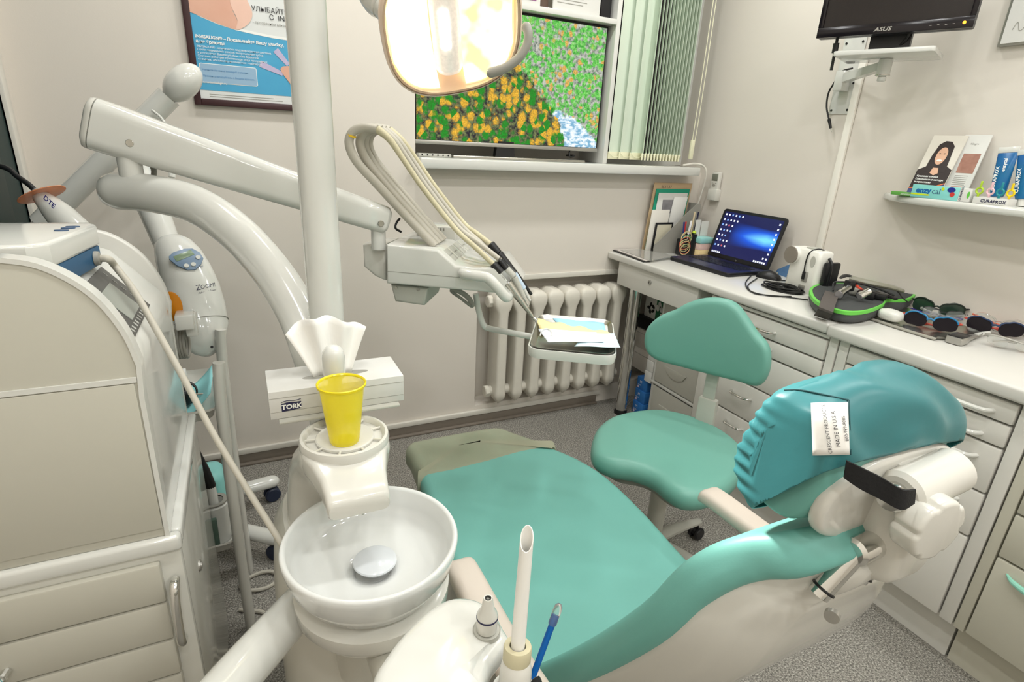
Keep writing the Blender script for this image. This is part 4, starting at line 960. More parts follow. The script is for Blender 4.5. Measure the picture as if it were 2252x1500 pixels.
ta_ = [PX(u, v, x=xx) for (u, v, xx) in ((1862, 1014, .525), (1895, 1030, .535), (1940, 1052, .55), (1985, 1078, .565), (2015, 1078, .59))]
tb_ = [PX(u, v, x=xx) for (u, v, xx) in ((1856, 1052, .525), (1890, 1075, .535), (1935, 1098, .55), (1982, 1122, .565), (2012, 1108, .59))]
ta_, tb_ = spline(ta_, 4), spline(tb_, 4)
g = G(); g.loft([[a_, b_, b_+Vector((.002, .002, 0)), a_+Vector((.002, .002, 0))] for a_, b_ in zip(ta_, tb_)]); part(t, 'elastic_strap', g, M['blackm'], 'black elastic strap')
for (p0, p1) in ((Vector((.556, .292, .925)), Vector((.594, .284, .984))), (Vector((.622, .290, .928)), Vector((.648, .284, .97)))):
    g = G(); g.cyl(p0, p1, .0115, seg=20); part(t, 'headrest_rod', g, M['chrome'])
    g = G(); g.lathe([(.0118, 0), (.0135, 0), (.0135, .002), (.0118, .003)], p0+(p1-p0)*.12, p1-p0, 20); part(t, 'rod_collar', g, M['black'])
g = G(); g.cyl((.582, .284, .983), (.625, .284, .985), .0165, seg=22, bev=.004); part(t, 'rod_clamp', g, M['chrome'])
# ================================================================== DENTAL UNIT (floor box, spittoon, cup filler, pole)
UX, UY = .135, .90
t = thing('dental_unit', 'white dental unit with spittoon bowl, cup filler and tall lamp pole', 'dental unit', (UX, .93, 0))
def ovals(levels, n=40, e=2.6):
    return [[Vector((p[0], p[1], h)) for p in oval(a, b_, n, cx, cy, e)] for (h, cx, cy, a, b_) in levels]
ubm = mat('unit_body_plastic', (198, 195, 184), .3, coat=.2)
g = G(); g.loft(ovals([(.0, .13, .97, .155, .24), (.02, .13, .97, .16, .245), (.28, .13, .98, .15, .23), (.52, .125, 1.0, .145, .2), (.62, .12, 1.02, .13, .175), (.66, .12, 1.02, .11, .15)])); part(t, 'floor_box', g, ubm, sharp=60)
g = G(); g.loft(ovals([(.45, .118, 1.03, .12, .10), (.62, .118, 1.025, .105, .085), (.72, .119, 1.015, .096, .078), (.78, .120, 1.0, .090, .078), (.82, .121, .965, .085, .083), (.85, .122, .92, .081, .082), (.872, .122, .90, .078, .079), (.888, .122, .893, .074, .075), (.893, .122, .893, .068, .069)], e=2.3)); part(t, 'tower', g, M['ivory'], sharp=60)
# rim, grille and spokes of the cup stand
g = G(); g.lathe([(.062, -.012), (.075, -.016), (.077, -.004), (.0745, .004), (.070, .005), (.066, .001), (.064, -.008)], (.122, .893, .898), (0, 0, 1), 48); part(t, 'cup_stand_rim', g, M['ivory'])
g = G(); g.lathe([(0, .001), (.048, .001), (.050, -.001), (.050, -.005), (0, -.005)], (.122, .890, .899), (0, 0, 1), 40); cs = part(t, 'cup_stand_plate', g, M['ivory'])
for k in range(9):
    a = R_(40*k+12); dv = Vector((math.cos(a), math.sin(a), 0)); c_ = Vector((.122, .891, .897))
    g = G(); g.tube([c_+dv*.047, c_+dv*.068], .0022, 6, smooth=False); part(cs, 'spoke', g, M['ivory'])
# spout hood over the bowl
hood = []
for (yy, w_, zt, h_) in ((.90, .074, .8925, .04), (.865, .072, .8925, .045), (.835, .062, .889, .046), (.80, .053, .880, .044), (.775, .050, .870, .040), (.760, .049, .861, .034), (.755, .047, .854, .024)):
    hood.append([Vector((.120+p[0], yy, zt-h_/2+p[1])) for p in rrect(2*w_, h_, .010, 4)])
g = G(); g.loft(hood); part(t, 'spout_hood', g, M['ivory'], sharp=40)
g = G(); g.lathe([(.010, .012), (.008, 0), (.002, -.012), (0, -.012)], (.128, .780, .822), (0, 0, 1), 16); part(t, 'spout_tip', g, M['clear'])
# cup filler
g = G(); g.lathe([(0, .88), (.012, .88), (.012, .99), (.0185, .995), (.0195, 1.005), (.0195, 1.03), (.018, 1.041), (.013, 1.049), (.006, 1.053), (0, 1.0535)], (.117, .937, 0), (0, 0, 1), 32); part(t, 'cup_filler', g, M['white'], sharp=60)
# spittoon
BC = Vector((.14, .78, .76))
g = G(); g.lathe([(0, -.088), (.09, -.088), (.118, -.075), (.136, -.045), (.1445, -.012), (.1455, 0), (.143, .004), (.139, .004), (.1355, 0), (.131, -.03), (.122, -.05), (.10, -.058), (.05, -.062), (.033, -.066), (.029, -.075), (0, -.076)], BC, (0, 0, 1), 72)
bo_ = part(t, 'spittoon_bowl', g, mat('white_ceramic', (222, 223, 220), .09, coat=.4), 'white glazed spittoon bowl', sharp=60)
g = G(); g.lathe([(.026, 0), (.034, .006), (.037, .011), (.036, .0135), (.026, .0185), (.012, .021), (0, .0215)], BC+Vector((.004, -.002, -.060)), (0, 0, 1), 36); g.cyl(BC+Vector((.004, -.002, -.075)), BC+Vector((.004, -.002, -.055)), .012); part(bo_, 'drain_cap', g, mat('pearl_drain_cap', (212, 216, 220), .12, coat=.5))
g = G(); g.lathe([(0, -.150), (.085, -.150), (.115, -.138), (.130, -.115), (.131, -.092), (.12, -.086), (0, -.086)], BC, (0, 0, 1), 56); part(t, 'bowl_saucer', g, M['ivory'])
g = G(); g.loft(ovals([(.45, .13, .86, .07, .09), (.60, .13, .84, .06, .08), (.615, .135, .80, .08, .09)])); part(t, 'bowl_bracket', g, ubm, sharp=60)
# low arm running out to the front left
g = G(); g.tube([(.10, .92, .60), (.03, .83, .62), (-.08, .70, .635), (-.28, .47, .64)], .036, 20, round_end=True); part(t, 'lower_arm', g, M['white'])
# lamp pole
PXY = (.132, 1.124)
g = G(); g.cyl((*PXY, .60), (*PXY, 2.25), .034, seg=40); part(t, 'lamp_pole', g, M['white'])
g = G(); g.lathe([(.035, .62), (.06, .62), (.058, .70), (.045, .74), (.035, .74)], (*PXY, 0), (0, 0, 1), 32); part(t, 'pole_socket', g, M['white'])
g = G(); g.box(.02, .235, .945, 1.07, .911, .9165, .002); g.cyl((*PXY, .900), (*PXY, .925), .040); g.box(.10, .165, 1.05, 1.11, .903, .911, .002); part(t, 'tissue_shelf', g, M['lgrey'])

# yellow cup
t = thing('plastic_cup', 'translucent yellow disposable cup on the spittoon cup stand', 'cup', (.119, .873, .9005))
g = G(); H_ = .108
g.lathe([(0, .0), (.024, .0), (.0255, .004), (.0285, .03), (.0325, .066), (.0368, H_-.004), (.0392, H_-.003), (.0397, H_), (.0385, H_+.001), (.0362, H_-.001), (.0318, .066), (.0278, .03), (.0248, .006), (0, .004)], (.119, .873, .9005), (0, 0, 1), 48); part(t, 'cup_wall', g, M['cup'])
g = G(); g.lathe([(.0375, H_-.003), (.0402, H_-.003), (.0405, H_+.0005), (.039, H_+.0018), (.0375, H_)], (.119, .873, .9005), (0, 0, 1), 48); part(t, 'rolled_rim', g, mat('yellow_rim', (236, 214, 30), .3))
# tissue box
t = thing('tissue_box', 'white cardboard tissue box with a navy brand badge behind the yellow cup', 'tissue box', (.127, 1.005, .917))
bx0, bx1, by0, by1, bz0, bz1 = .007, .246, .958, 1.063, .917, .970
tm = mat('tissue_carton', (214, 213, 208), .55, col2=(200, 199, 194), vscale=25)
g = G(); g.box(bx0, bx1, by0, by1, bz0, bz1, .0012); part(t, 'carton', g, tm)
for zz in (bz0+.013, bz1-.013): g = G(); g.box(bx0+.001, bx1-.001, by0-.0004, by0-.0001, zz, zz+.0006); part(t, 'fold_line', g, M['grey'])
g = G(); g.prism(oval(.06, .012, 32), Matrix.Translation((.128, 1.003, bz1)), .0004); part(t, 'slot', g, M['grey'])
fb = frame((.043, by0-.0003, bz0+.0165), (1, 0, .0), (0, 0, 1))
g = G(); g.prism([(-.0165, -.0035), (.0165, -.001), (.0165, .013), (.008, .0125), (0, .0135), (-.008, .0135), (-.0165, .0115)], fb, .0004); part(t, 'badge', g, M['navy'], 'navy brand badge')
g = G(); g.tube([(.043-.0165, by0-.0004, bz0+.0315), (.043-.006, by0-.0004, bz0+.0335), (.043+.006, by0-.0004, bz0+.0322), (.043+.0165, by0-.0004, bz0+.0340)], .0006, 5); part(t, 'badge_swoosh', g, M['navy'])
g = G(); g.text('TORK', .0125, fb @ Matrix.Translation((0, .001, .0006)), align='CENTER', bold=.0005, shear=.05); part(t, 'lettering', g, M['whiteink'])
# the pulled tissue: a fan of folded sheet
rows = []
for j in range(9):
    v_ = j/8; row = []
    for i in range(25):
        u_ = i/24-.5
        w_ = .046+.026*v_
        x = .122+u_*2*w_*(.75+.25*v_)-.004*v_; top = .092+.02*math.sin((u_+.5)*3.1+.4)-.02*max(0, -u_-.2)*2
        y = 1.003+.010*math.sin(u_*17+1)*(.3+v_)+.012*v_
        row.append(Vector((x, y, bz1+.0005+v_*top)))
    rows.append(row)
g = G(); vs = [p for r in rows for p in r]; fs = [(j*25+i, j*25+i+1, (j+1)*25+i+1, (j+1)*25+i) for j in range(8) for i in range(24)]; g.add(vs, fs)
o = part(t, 'tissue_sheet', g, M['tissue'], sharp=80); sm = o.modifiers.new('s', 'SOLIDIFY'); sm.thickness = .0008

# ================================================================== ASSISTANT TABLE
AZ = .88
t = thing('assistant_table', 'round white assistant table with holder cutouts in front of the spittoon', 'instrument table', (.15, .40, AZ-.035))
ao = [(815, 1500), (850, 1430), (900, 1370), (955, 1324), (1000, 1306), (1050, 1311), (1088, 1337), (1108, 1372)]
al_ = [PX(u, v, z=AZ) for u, v in ao]; al_ = [Vector((p.x, p.y, 0)) for p in al_]
al_ = al_+[PX(1122, 1400, z=AZ).xy.to_3d(), PX(1100, 1432, z=AZ).xy.to_3d(), PX(1078, 1465, z=AZ).xy.to_3d(), PX(1080, 1510, z=AZ).xy.to_3d(), Vector((.205, .29, 0)), Vector((.18, .255, 0)), Vector((.12, .25, 0)), Vector((.075, .29, 0)), Vector((.058, .35, 0))]
al_ = spline(al_, 4, True)
# notches for the two handpieces
n1, n2 = PX(1070, 1392, z=AZ), PX(1131, 1500, z=AZ)
def notch(p):
    q = p.copy()
    for nn_ in (n1, n2):
        pass
    return q
g = G(); g.pad([(p.x, p.y) for p in al_], Matrix.Translation((0, 0, AZ-.035)), .035, .014, dome=.006, inner=8); part(t, 'table_top', g, M['white'], sharp=70)
g = G(); g.lathe([(.0, .0), (.0145, .0), (.0155, .001), (.015, -.03), (0, -.03)], (n1.x, n1.y, AZ+.0052), (0, 0, 1), 24); part(t, 'holder_cutout', g, M['lgrey'])
g = G(); g.lathe([(.019, -.03), (.023, -.03), (.023, -.012), (.019, -.012)], (n2.x, n2.y, AZ), (0, 0, 1), 28); g.box(n2.x-.06, n2.x-.019, n2.y-.012, n2.y+.012, AZ-.028, AZ-.014, .002); part(t, 'holder_ring', g, M['white'])
g = G(); g.tube([(.14, .38, AZ-.04), (.14, .44, AZ-.12), (.135, .60, AZ-.26), (.13, .85, AZ-.30)], [.03, .028, .026, .026], 16); part(t, 'support_arm', g, ubm)
# air-water syringe tip
t = thing('syringe_holder', 'short cream syringe nozzle with a dark ring standing in the table cutout', 'dental syringe', (n1.x, n1.y, AZ+.006))
zb_ = AZ+.0065
g = G(); g.lathe([(0, 0), (.0115, 0), (.012, .014), (.0115, .016), (0, .016)], (n1.x, n1.y, zb_), (0, 0, 1), 28); part(t, 'sleeve', g, M['ivory'])
g = G(); g.lathe([(.0118, .016), (.0122, .0165), (.0122, .018), (.0118, .0185)], (n1.x, n1.y, zb_), (0, 0, 1), 28); part(t, 'dark_ring', g, M['navy'])
g = G(); g.lathe([(.0117, .0185), (.0112, .022), (.0072, .030), (.0055, .042), (.005, .044), (.003, .0435), (.003, .041), (0, .041)], (n1.x, n1.y, zb_), (0, 0, 1), 28); part(t, 'nozzle', g, M['ivory'])
g = G(); g.lathe([(.0022, 0), (.0036, 0), (.0036, .0012), (.0022, .0012)], (n1.x, n1.y, zb_+.0428), (0, 0, 1), 14); part(t, 'orifice', g, M['black'])
# large suction handpiece with its long white tip
p0 = Vector((n2.x, n2.y, AZ+.0065)); p1 = PX(1130, 1405, d=.585); ax_ = (PX(1148, 1180, d=.60)-p1).normalized()
ax_ = Vector((.07, .10, 1)).normalized()
p1 = p0+ax_*.075
p0 = Vector((n2.x, n2.y, AZ-.045))
t = thing('suction_handpiece', 'cream suction handpiece with a long white straight tip standing in the table', 'suction tip', p0)
g = G(); g.lathe([(0, -.03), (.016, -.03), (.0175, .02), (.0165, .055), (.0145, .066), (.013, .068), (0, .068)], p0, ax_, 32); part(t, 'grip', g, M['ivory'])
g = G(); g.lathe([(.0135, .066), (.0145, .068), (.0145, .082), (.0138, .084), (.0085, .084), (.0085, .078)], p0, ax_, 36); part(t, 'collar', g, M['hosey'])
g = G(); sb = p0-ax_.cross(Vector((0, 1, 0))).normalized()*-.0
g = G(); lv = p0+ax_*.03; dv = Vector((.95, -.3, 0)).normalized(); g.tube([lv+dv*.016-ax_*.012, lv+dv*.021+ax_*.004, lv+dv*.027+ax_*.010], [.004, .0055, .004], 8, flat=.6); part(t, 'slide_lever', g, M['black'])
tp = p0+ax_*.078; L_ = .128
ux_ = ax_.cross(Vector((0, 1, 0))).normalized(); uy_ = ax_.cross(ux_)
rings = []
for (h, r) in ((0, .0072), (.02, .0074), (L_, .0066)):
    rings.append([tp+ax_*(h+(.011*(-1)*(uy_*math.cos(a)+ux_*math.sin(a)).dot(Vector((-.5, -.86, 0)))*(1 if h == L_ else 0)))+ux_*(r*math.sin(a))+uy_*(r*math.cos(a)) for a in [2*math.pi*k/28 for k in range(28)]])
inn_ = [[tp+ax_*((p-tp).dot(ax_))+((p-tp)-ax_*(p-tp).dot(ax_))*.84 for p in rings[2]], [tp+ax_*(.06)+((p-tp)-ax_*(p-tp).dot(ax_))*.84 for p in rings[2]]]
g = G(); g.loft(rings+inn_); part(t, 'suction_tube', g, mat('white_polypropylene', (236, 234, 228), .35, sss=.1), sharp=60)
# saliva ejector
e0, e1 = PX(1160, 1520, d=.60), PX(1222, 1352, d=.615)
t = thing('saliva_ejector', 'thin blue saliva ejector tube with a clear tip beside the suction handpiece', 'saliva ejector', e0-Vector((0, 0, .05)))
g = G(); g.cyl(e0-(e1-e0).normalized()*.03, e1, .0036, seg=18); part(t, 'tube', g, mat('clear_blue_tube', (12, 96, 176), .15, trans=.25, ior=1.3))
dx_ = (e1-e0).normalized()
g = G(); g.lathe([(.0036, -.012), (.0048, -.010), (.005, .004), (.0042, .010), (.002, .0125), (0, .013)], e1, dx_, 18); part(t, 'tip_basket', g, M['clear'])
g = G(); g.lathe([(0, -.10), (.009, -.10), (.0095, -.035), (.006, -.028), (0, -.028)], e0, dx_, 20); part(t, 'holder_sleeve', g, M['ivory'])

# ================================================================== DELIVERY ARM AND INSTRUMENT HEAD
t = thing('delivery_arm', 'white dental delivery arm with curved tube, balance arm and instrument head', 'dental delivery arm', (.1, 1.15, .9))
ca = [(.125, 1.105, .80), (.118, 1.118, .88), (.102, 1.13, .967), (.083, 1.189, 1.038), (.045, 1.261, 1.112), (-.017, 1.345, 1.186), (-.093, 1.426, 1.235), (-.184, 1.501, 1.251), (-.25, 1.548, 1.251)]
g = G(); g.tube(ca, .0415, 32, 8, round_end=True); part(t, 'curved_arm', g, M['white'], sharp=60)
pv = Vector((-.215, 1.522, 0))
g = G(); g.cyl((pv.x, pv.y, 1.28), (pv.x, pv.y, 1.36), .024, seg=28); part(t, 'pivot_post', g, M['white'])
g = G(); g.tube([(pv.x+.03, pv.y+.02, 1.33), (pv.x+.04, pv.y+.03, 1.30), (pv.x+.035, pv.y+.03, 1.275)], .006, 8); part(t, 'pivot_cable', g, M['grey'])
A0, A1 = Vector((-.268, 1.535, 1.392)), Vector((.345, 1.466, 1.188))
ad = (A1-A0).normalized(); ah = Vector((0, 0, 1)); ah = (ah-ad*ah.dot(ad)).normalized(); aw = ad.cross(ah)
rings = []
for (q, h_, w_) in ((0, .100, .075), (.004, .108, .082), (.06, .108, .082), (.2, .102, .08), (.55, .088, .074), (.90, .074, .066), (.985, .070, .062), (1.0, .05, .045)):
    c_ = A0+(A1-A0)*q; rings.append([c_+aw*p[0]+ah*p[1] for p in rrect(w_, h_, min(w_, h_)*.34, 6)])
g = G(); g.loft(rings); ba = part(t, 'balance_arm', g, M['white'], sharp=50)
g = G(); c_ = A0-ad*.006; g.loft([[c_+ad*dd+aw*p[0]*s_+ah*p[1]*s_ for p in rrect(.082, .108, .028, 6)] for (dd, s_) in ((-.008, .8), (-.003, .97), (.004, 1.0), (.0062, 1.0))]); part(ba, 'end_cap', g, M['ivory'], sharp=50)
side = -aw if (-aw).dot(CAMP-A0) > 0 else aw
for (u, v) in ((285, 315), (838, 492)):
    c_ = PP(u, v, A0+side*.0405, aw) if u < 400 else PP(u, v, A1+side*.034, aw)
    g = G(); g.cyl(c_-side*.006, c_+side*.0015, .008, seg=18, bev=.001); part(ba, 'pivot_screw', g, M['steel'])
# instrument head, in its own frame: u forward, v across
hu = Vector((.838, -.546, 0)).normalized(); hv = Vector((-hu.y, hu.x, 0)); HO = Vector((.323, 1.407, 1.03))
HM = frame(HO, hu, (0, 0, 1))       # x forward, y up, z = hu x up
zdir = HM.col[2].to_3d(); W_ = .24
def hp(u, v, off=0.0):
    p = PP(u, v, HO+hv*off, hv); return p
inv = HM.inverted()
pr_ = [inv @ hp(u, v) for u, v in ((850, 538), (962, 550), (1001, 585), (1042, 590), (1091, 588), (1133, 645), (1118, 651), (1100, 646), (850, 624))]
poly = [(p.x, p.y) for p in pr_]
sgn = 1 if zdir.dot(hv) > 0 else -1
g = G(); g.prism(poly, HM, W_*sgn, .006, 3); hd = part(t, 'instrument_head', g, M['white'], sharp=40)
sl = [inv @ hp(u, v) for u, v in ((851, 596), (1014, 610), (1090, 616))]
g = G(); g.prism([(p.x, p.y) for p in sl]+[(p.x, p.y-.0012) for p in reversed(sl)], HM, -.0006*sgn); part(hd, 'seam_line', g, M['grey'])
q0 = [inv @ hp(u, v, .06) for u, v in ((800, 536), (850, 536), (850, 590), (850, 616), (828, 607), (802, 585))]
g = G(); g.prism([(p.x, p.y) for p in q0], HM @ Matrix.Translation((0, 0, .05*sgn)), .12*sgn, .008, 3); part(hd, 'pivot_housing', g, M['ivory'], sharp=40)
pc = (A1-ad*.03); pb_ = inv @ Vector((pc.x, pc.y, 1.15))
g = G(); g.cyl(Vector((pc.x, pc.y, 1.115)), Vector((pc.x, pc.y, 1.19)), .019, seg=24); part(hd, 'pivot_pin', g, M['white'])
q0 = [inv @ hp(u, v, .02) for u, v in ((858, 626), (942, 634), (932, 673), (868, 664))]
g = G(); g.prism([(p.x, p.y) for p in q0], HM @ Matrix.Translation((0, 0, .02*sgn)), .16*sgn, .008, 3); jb = part(hd, 'junction_box', g, M['lgrey'], sharp=40)
for (u, v) in ((871, 633), (920, 637)):
    c_ = hp(u, v, .0195); g = G(); g.cyl(c_+hv*.002, c_-hv*.001, .004, seg=12); part(hd, 'box_screw', g, M['steel'])
# keypad slope marks and hose ports on top
e1_, e2_ = inv @ hp(962, 550), inv @ hp(1001, 585)
for k in range(5):
    for j in range(2):
        f0 = .35+.3*j; c2 = Vector((e1_.x+(e2_.x-e1_.x)*f0, e1_.y+(e2_.y-e1_.y)*f0, 0))
        dd = Vector((e2_.x-e1_.x, e2_.y-e1_.y, 0)).normalized(); nrm_ = Vector((-dd.y, dd.x, 0))
        if nrm_.y < 0: nrm_ = -nrm_
        Fm = HM @ frame(c2+nrm_*.0002+Vector((0, 0, sgn*(.05+.05*k))), dd, (0, 0, sgn))
        g = G(); g.box(-.011, .011, -.018, .018, -.0005, .0006, .0002, M=Fm); part(hd, 'keypad_key', g, M['lgrey'])
# small readout at the far side
c_ = HO+hu*.10+hv*.20+Vector((0, 0, .115))
RM = Matrix(((hu.x, hv.x, 0, c_.x), (hu.y, hv.y, 0, c_.y), (0, 0, 1, c_.z), (0, 0, 0, 1)))
g = G(); g.box(-.075, .04, -.03, .05, -.02, .022, .005, M=RM); rb = part(hd, 'readout_box', g, M['white'])
for k in range(9): g = G(); g.box(-.06+.008*k, -.056+.008*k, -.0306, -.0298, .010, .018, M=RM); part(rb, 'vent_slot', g, M['grey'])
# handle tube
hpth = [hp(1020, 602, -.012), hp(1045, 606, -.02), hp(1072, 611, -.022), hp(1092, 630, -.022), hp(1111, 652, -.012)]
g = G(); g.tube([hp(1020, 600, .003)]+hpth+[hp(1118, 652, .004)], .0135, 16, 6, round_end=True); part(hd, 'grab_handle', g, M['white'], sharp=70)
g = G(); g.tube([hp(992, 640, .10), hp(1012, 655, .10), hp(1038, 674, .10), hp(1030, 655, .10), hp(1008, 640, .10)], .0075, 10, 6, closed=True, flat=.5); part(hd, 'brake_lever', g, M['grey'])
# hoses: five loops lying side by side
hpx = [(957, 541), (900, 482), (832, 408), (785, 356), (768, 318), (775, 291), (800, 280), (830, 284), (858, 308), (888, 352), (932, 416), (1000, 502), (1055, 556), (1086, 584)]
base_h = [hp(u, v, .045) for u, v in hpx]
endp = [((1086, 582), .010), ((1098, 570), .03), ((1106, 578), .05), ((1080, 538), .07)]
for k in range(4):
    pts = [b_+hv*(.030*k*(1 if i < 9 else 1.15))+hu*((.016 if k else 0)*min(1, i/3)*(1 if i < 7 else 0)) for i, b_ in enumerate(base_h)]
    pts[-1] = hp(*endp[k][0], endp[k][1]); pts[-2] = (pts[-3]+pts[-1])/2
    g = G(); g.tube(pts[:8], [.0115, .0115, .0115, .011, .010], 12, 6); part(hd, 'hose_whip', g, M['hose'], sharp=70)
    g = G(); g.tube(pts[7:], [.010, .0072, .0068, .0068], 12, 6); part(hd, 'hose', g, M['hosey'] if k in (0, 3) else M['hose'], sharp=70)
g = G(); c_ = base_h[5]; g.tube([base_h[4]*.35+base_h[5]*.65, base_h[4]*.2+base_h[5]*.8], .0118, 12, smooth=False); part(hd, 'hose_band', g, mat('yellow_tape', (230, 190, 40), .5))
# handpieces
def handpiece(name, lab, segs, off):
    for (nm, a, b_, r0, r1, m) in segs:
        g = G(); g.cyl(hp(*a, off), hp(*b_, off), r0, r1, 18, min(r0, r1)*.2); part(hd, nm, g, m, lab if nm.endswith('body') else None)
handpiece('turbine', 'slim steel turbine handpiece', [('handpiece_coupling', (1084, 580), (1102, 600), .0105, .0105, M['black']), ('handpiece_sleeve', (1102, 600), (1120, 618), .0095, .0095, M['clear']), ('handpiece_body', (1116, 622), (1172, 698), .0125, .0045, M['steel']), ('handpiece_tip', (1172, 698), (1181, 706), .0055, .005, M['chrome'])], .010)
handpiece('syringe', 'grey syringe handpiece', [('handpiece_coupling', (1098, 572), (1113, 592), .0100, .0100, M['black']), ('handpiece_sleeve', (1113, 592), (1130, 610), .0105, .0105, M['lgrey']), ('handpiece_body', (1130, 610), (1152, 655), .0095, .007, M['lgrey']), ('handpiece_tip', (1152, 655), (1163, 676), .003, .002, M['chrome'])], .03)
handpiece('scaler', 'pale blue scaler handpiece', [('handpiece_sleeve', (1104, 580), (1132, 606), .0095, .0095, M['clear']), ('handpiece_body', (1130, 603), (1152, 636), .0098, .0080, mat('pale_blue_grip', (190, 208, 226), .3)), ('handpiece_tip', (1152, 636), (1166, 662), .006, .0035, M['white'])], .05)
handpiece('micromotor', 'black micromotor handpiece', [('handpiece_coupling', (1078, 536), (1096, 558), .0115, .0115, M['black']), ('handpiece_body', (1096, 558), (1140, 612), .0125, .009, M['black']), ('handpiece_tip', (1140, 612), (1169, 648), .009, .004, M['black'])], .07)
# wires at the joint
g = G(); g.tube([PX(880, 480, d=1.47), PX(872, 490, d=1.47), PX(870, 502, d=1.46), PX(882, 510, d=1.45)], .003, 8); part(hd, 'joint_cable', g, M['rubber'])
# tray arm and pan
TC = Vector((.7575, 1.169, .922))
tr = [hp(1046, 646, .12), hp(1052, 680, .12), hp(1062, 712, .12), hp(1075, 722, .12)]
tr = [Vector((p.x, p.y, p.z)) for p in tr]; tr = tr+[PX(1120, 731, z=.905), PX(1172, 741, z=.905), TC+Vector((0, 0, -.021))]
g = G(); g.tube(tr, .0085, 14, 6); ta = part(t, 'tray_arm', g, M['white'], sharp=70)
TM = Matrix(((hu.x, hv.x, 0, TC.x), (hu.y, hv.y, 0, TC.y), (0, 0, 1, TC.z), (0, 0, 0, 1)))
def rr3(w_, l_, r, zz): return [Vector((p[0], p[1], zz)) for p in rrect(w_, l_, r, 6)]
g = G(TM); g.loft([rr3(.19, .264, .025, -.018), rr3(.212, .286, .032, -.015), rr3(.218, .292, .034, .002), rr3(.216, .290, .034, .009), rr3(.210, .284, .031, .009), rr3(.2085, .2825, .031, .0), rr3(.1, .2, .02, -.0002)]); part(t, 'tray_holder', g, M['white'], 'white tray holder', sharp=40)
# steel tray on it
t = thing('instrument_tray', 'stainless steel instrument tray on the white holder over the chair foot', 'tray', TC+Vector((0, 0, .0005)))
def rr3(w_, l_, r, zz): return [Vector((p[0], p[1], zz)) for p in rrect(w_, l_, r, 6)]
g = G(TM); g.loft([rr3(.18, .254, .018, .0006), rr3(.186, .26, .02, .0015), rr3(.20, .274, .027, .012), rr3(.206, .28, .03, .0135), rr3(.206, .28, .03, .0125), rr3(.197, .271, .026, .0115), rr3(.183, .257, .02, .0024), rr3(.178, .252, .018, .0022)]); part(t, 'pan', g, M['steel'], sharp=50)
# things on the tray: bib sheet, yellow mask, pleated masks
def sheet(name, label, cat, m, pts_fn, nx, ny, th=.001, grp=None):
    vs = [pts_fn(i/(nx-1), j/(ny-1)) for j in range(ny) for i in range(nx)]; fs = [(j*nx+i, j*nx+i+1, (j+1)*nx+i+1, (j+1)*nx+i) for j in range(ny-1) for i in range(nx-1)]
    g = G(); g.add(vs, fs); o = solo(name, g, m, label, cat, grp, 80); sm = o.modifiers.new('s', 'SOLIDIFY'); sm.thickness = th; sm.offset = 1; return o
def quad(p00, p10, p11, p01, lift, wav):
    P_ = [PX(u, v, z=zz) for (u, v, zz) in (p00, p10, p11, p01)]
    def fn(a, b_):
        p = P_[0]*(1-a)*(1-b_)+P_[1]*a*(1-b_)+P_[2]*a*b_+P_[3]*(1-a)*b_
        return p+Vector((0, 0, lift+wav(a, b_)))
    return fn
Z1 = TC.z+.004
sheet('paper_napkin', 'pale paper napkin lining the steel tray under the masks', 'napkin', M['paper'], quad((1196, 697, Z1), (1340, 716, Z1), (1352, 752, Z1), (1210, 740, Z1), 0, lambda a, b_: .0), 6, 6)
sheet('patient_bib', 'folded light blue patient bib on the steel tray', 'bib', mat('light_blue_paper', (160, 212, 232), .8), quad((1212, 697, Z1), (1328, 712, Z1), (1334, 738, Z1), (1235, 724, Z1), .0015, lambda a, b_: .0008*math.sin(a*9)), 10, 5)
sheet('yellow_mask', 'crumpled pale yellow face mask between the bib and the white mask', 'face mask', mat('pale_yellow_cloth', (238, 224, 168), .85), quad((1178, 706, Z1+.006), (1345, 737, Z1), (1350, 752, Z1), (1190, 735, Z1), .004, lambda a, b_: .003+.003*math.sin(a*23)*math.cos(b_*9)), 26, 8)
def pleat(a, b_): return .0045+.0022*abs(((b_*4) % 1)-.5)*2+.001*math.sin(a*6)
sheet('face_mask', 'blue-white pleated face mask hanging over the tray edge beneath the white one', 'face mask', mat('pale_blue_mask', (206, 230, 236), .85), quad((1285, 745, Z1), (1350, 742, Z1), (1363, 774, Z1+.006), (1262, 772, Z1), .006, pleat), 14, 17)
sheet('face_mask', 'white pleated surgical face mask lying on top in the steel tray', 'face mask', mat('white_mask', (232, 236, 242), .85), quad((1183, 737, Z1), (1310, 744, Z1), (1328, 766, Z1), (1205, 767, Z1), .011, pleat), 14, 17)
g = G(); g.tube([PX(u, v, z=Z1+.02) for u, v in ((1188, 738), (1192, 726), (1204, 723), (1213, 730), (1212, 738))], .0014, 6); solo('mask_ear_loop', g, M['paper'], 'thin white elastic ear loop on the white pleated mask', 'ear loop')

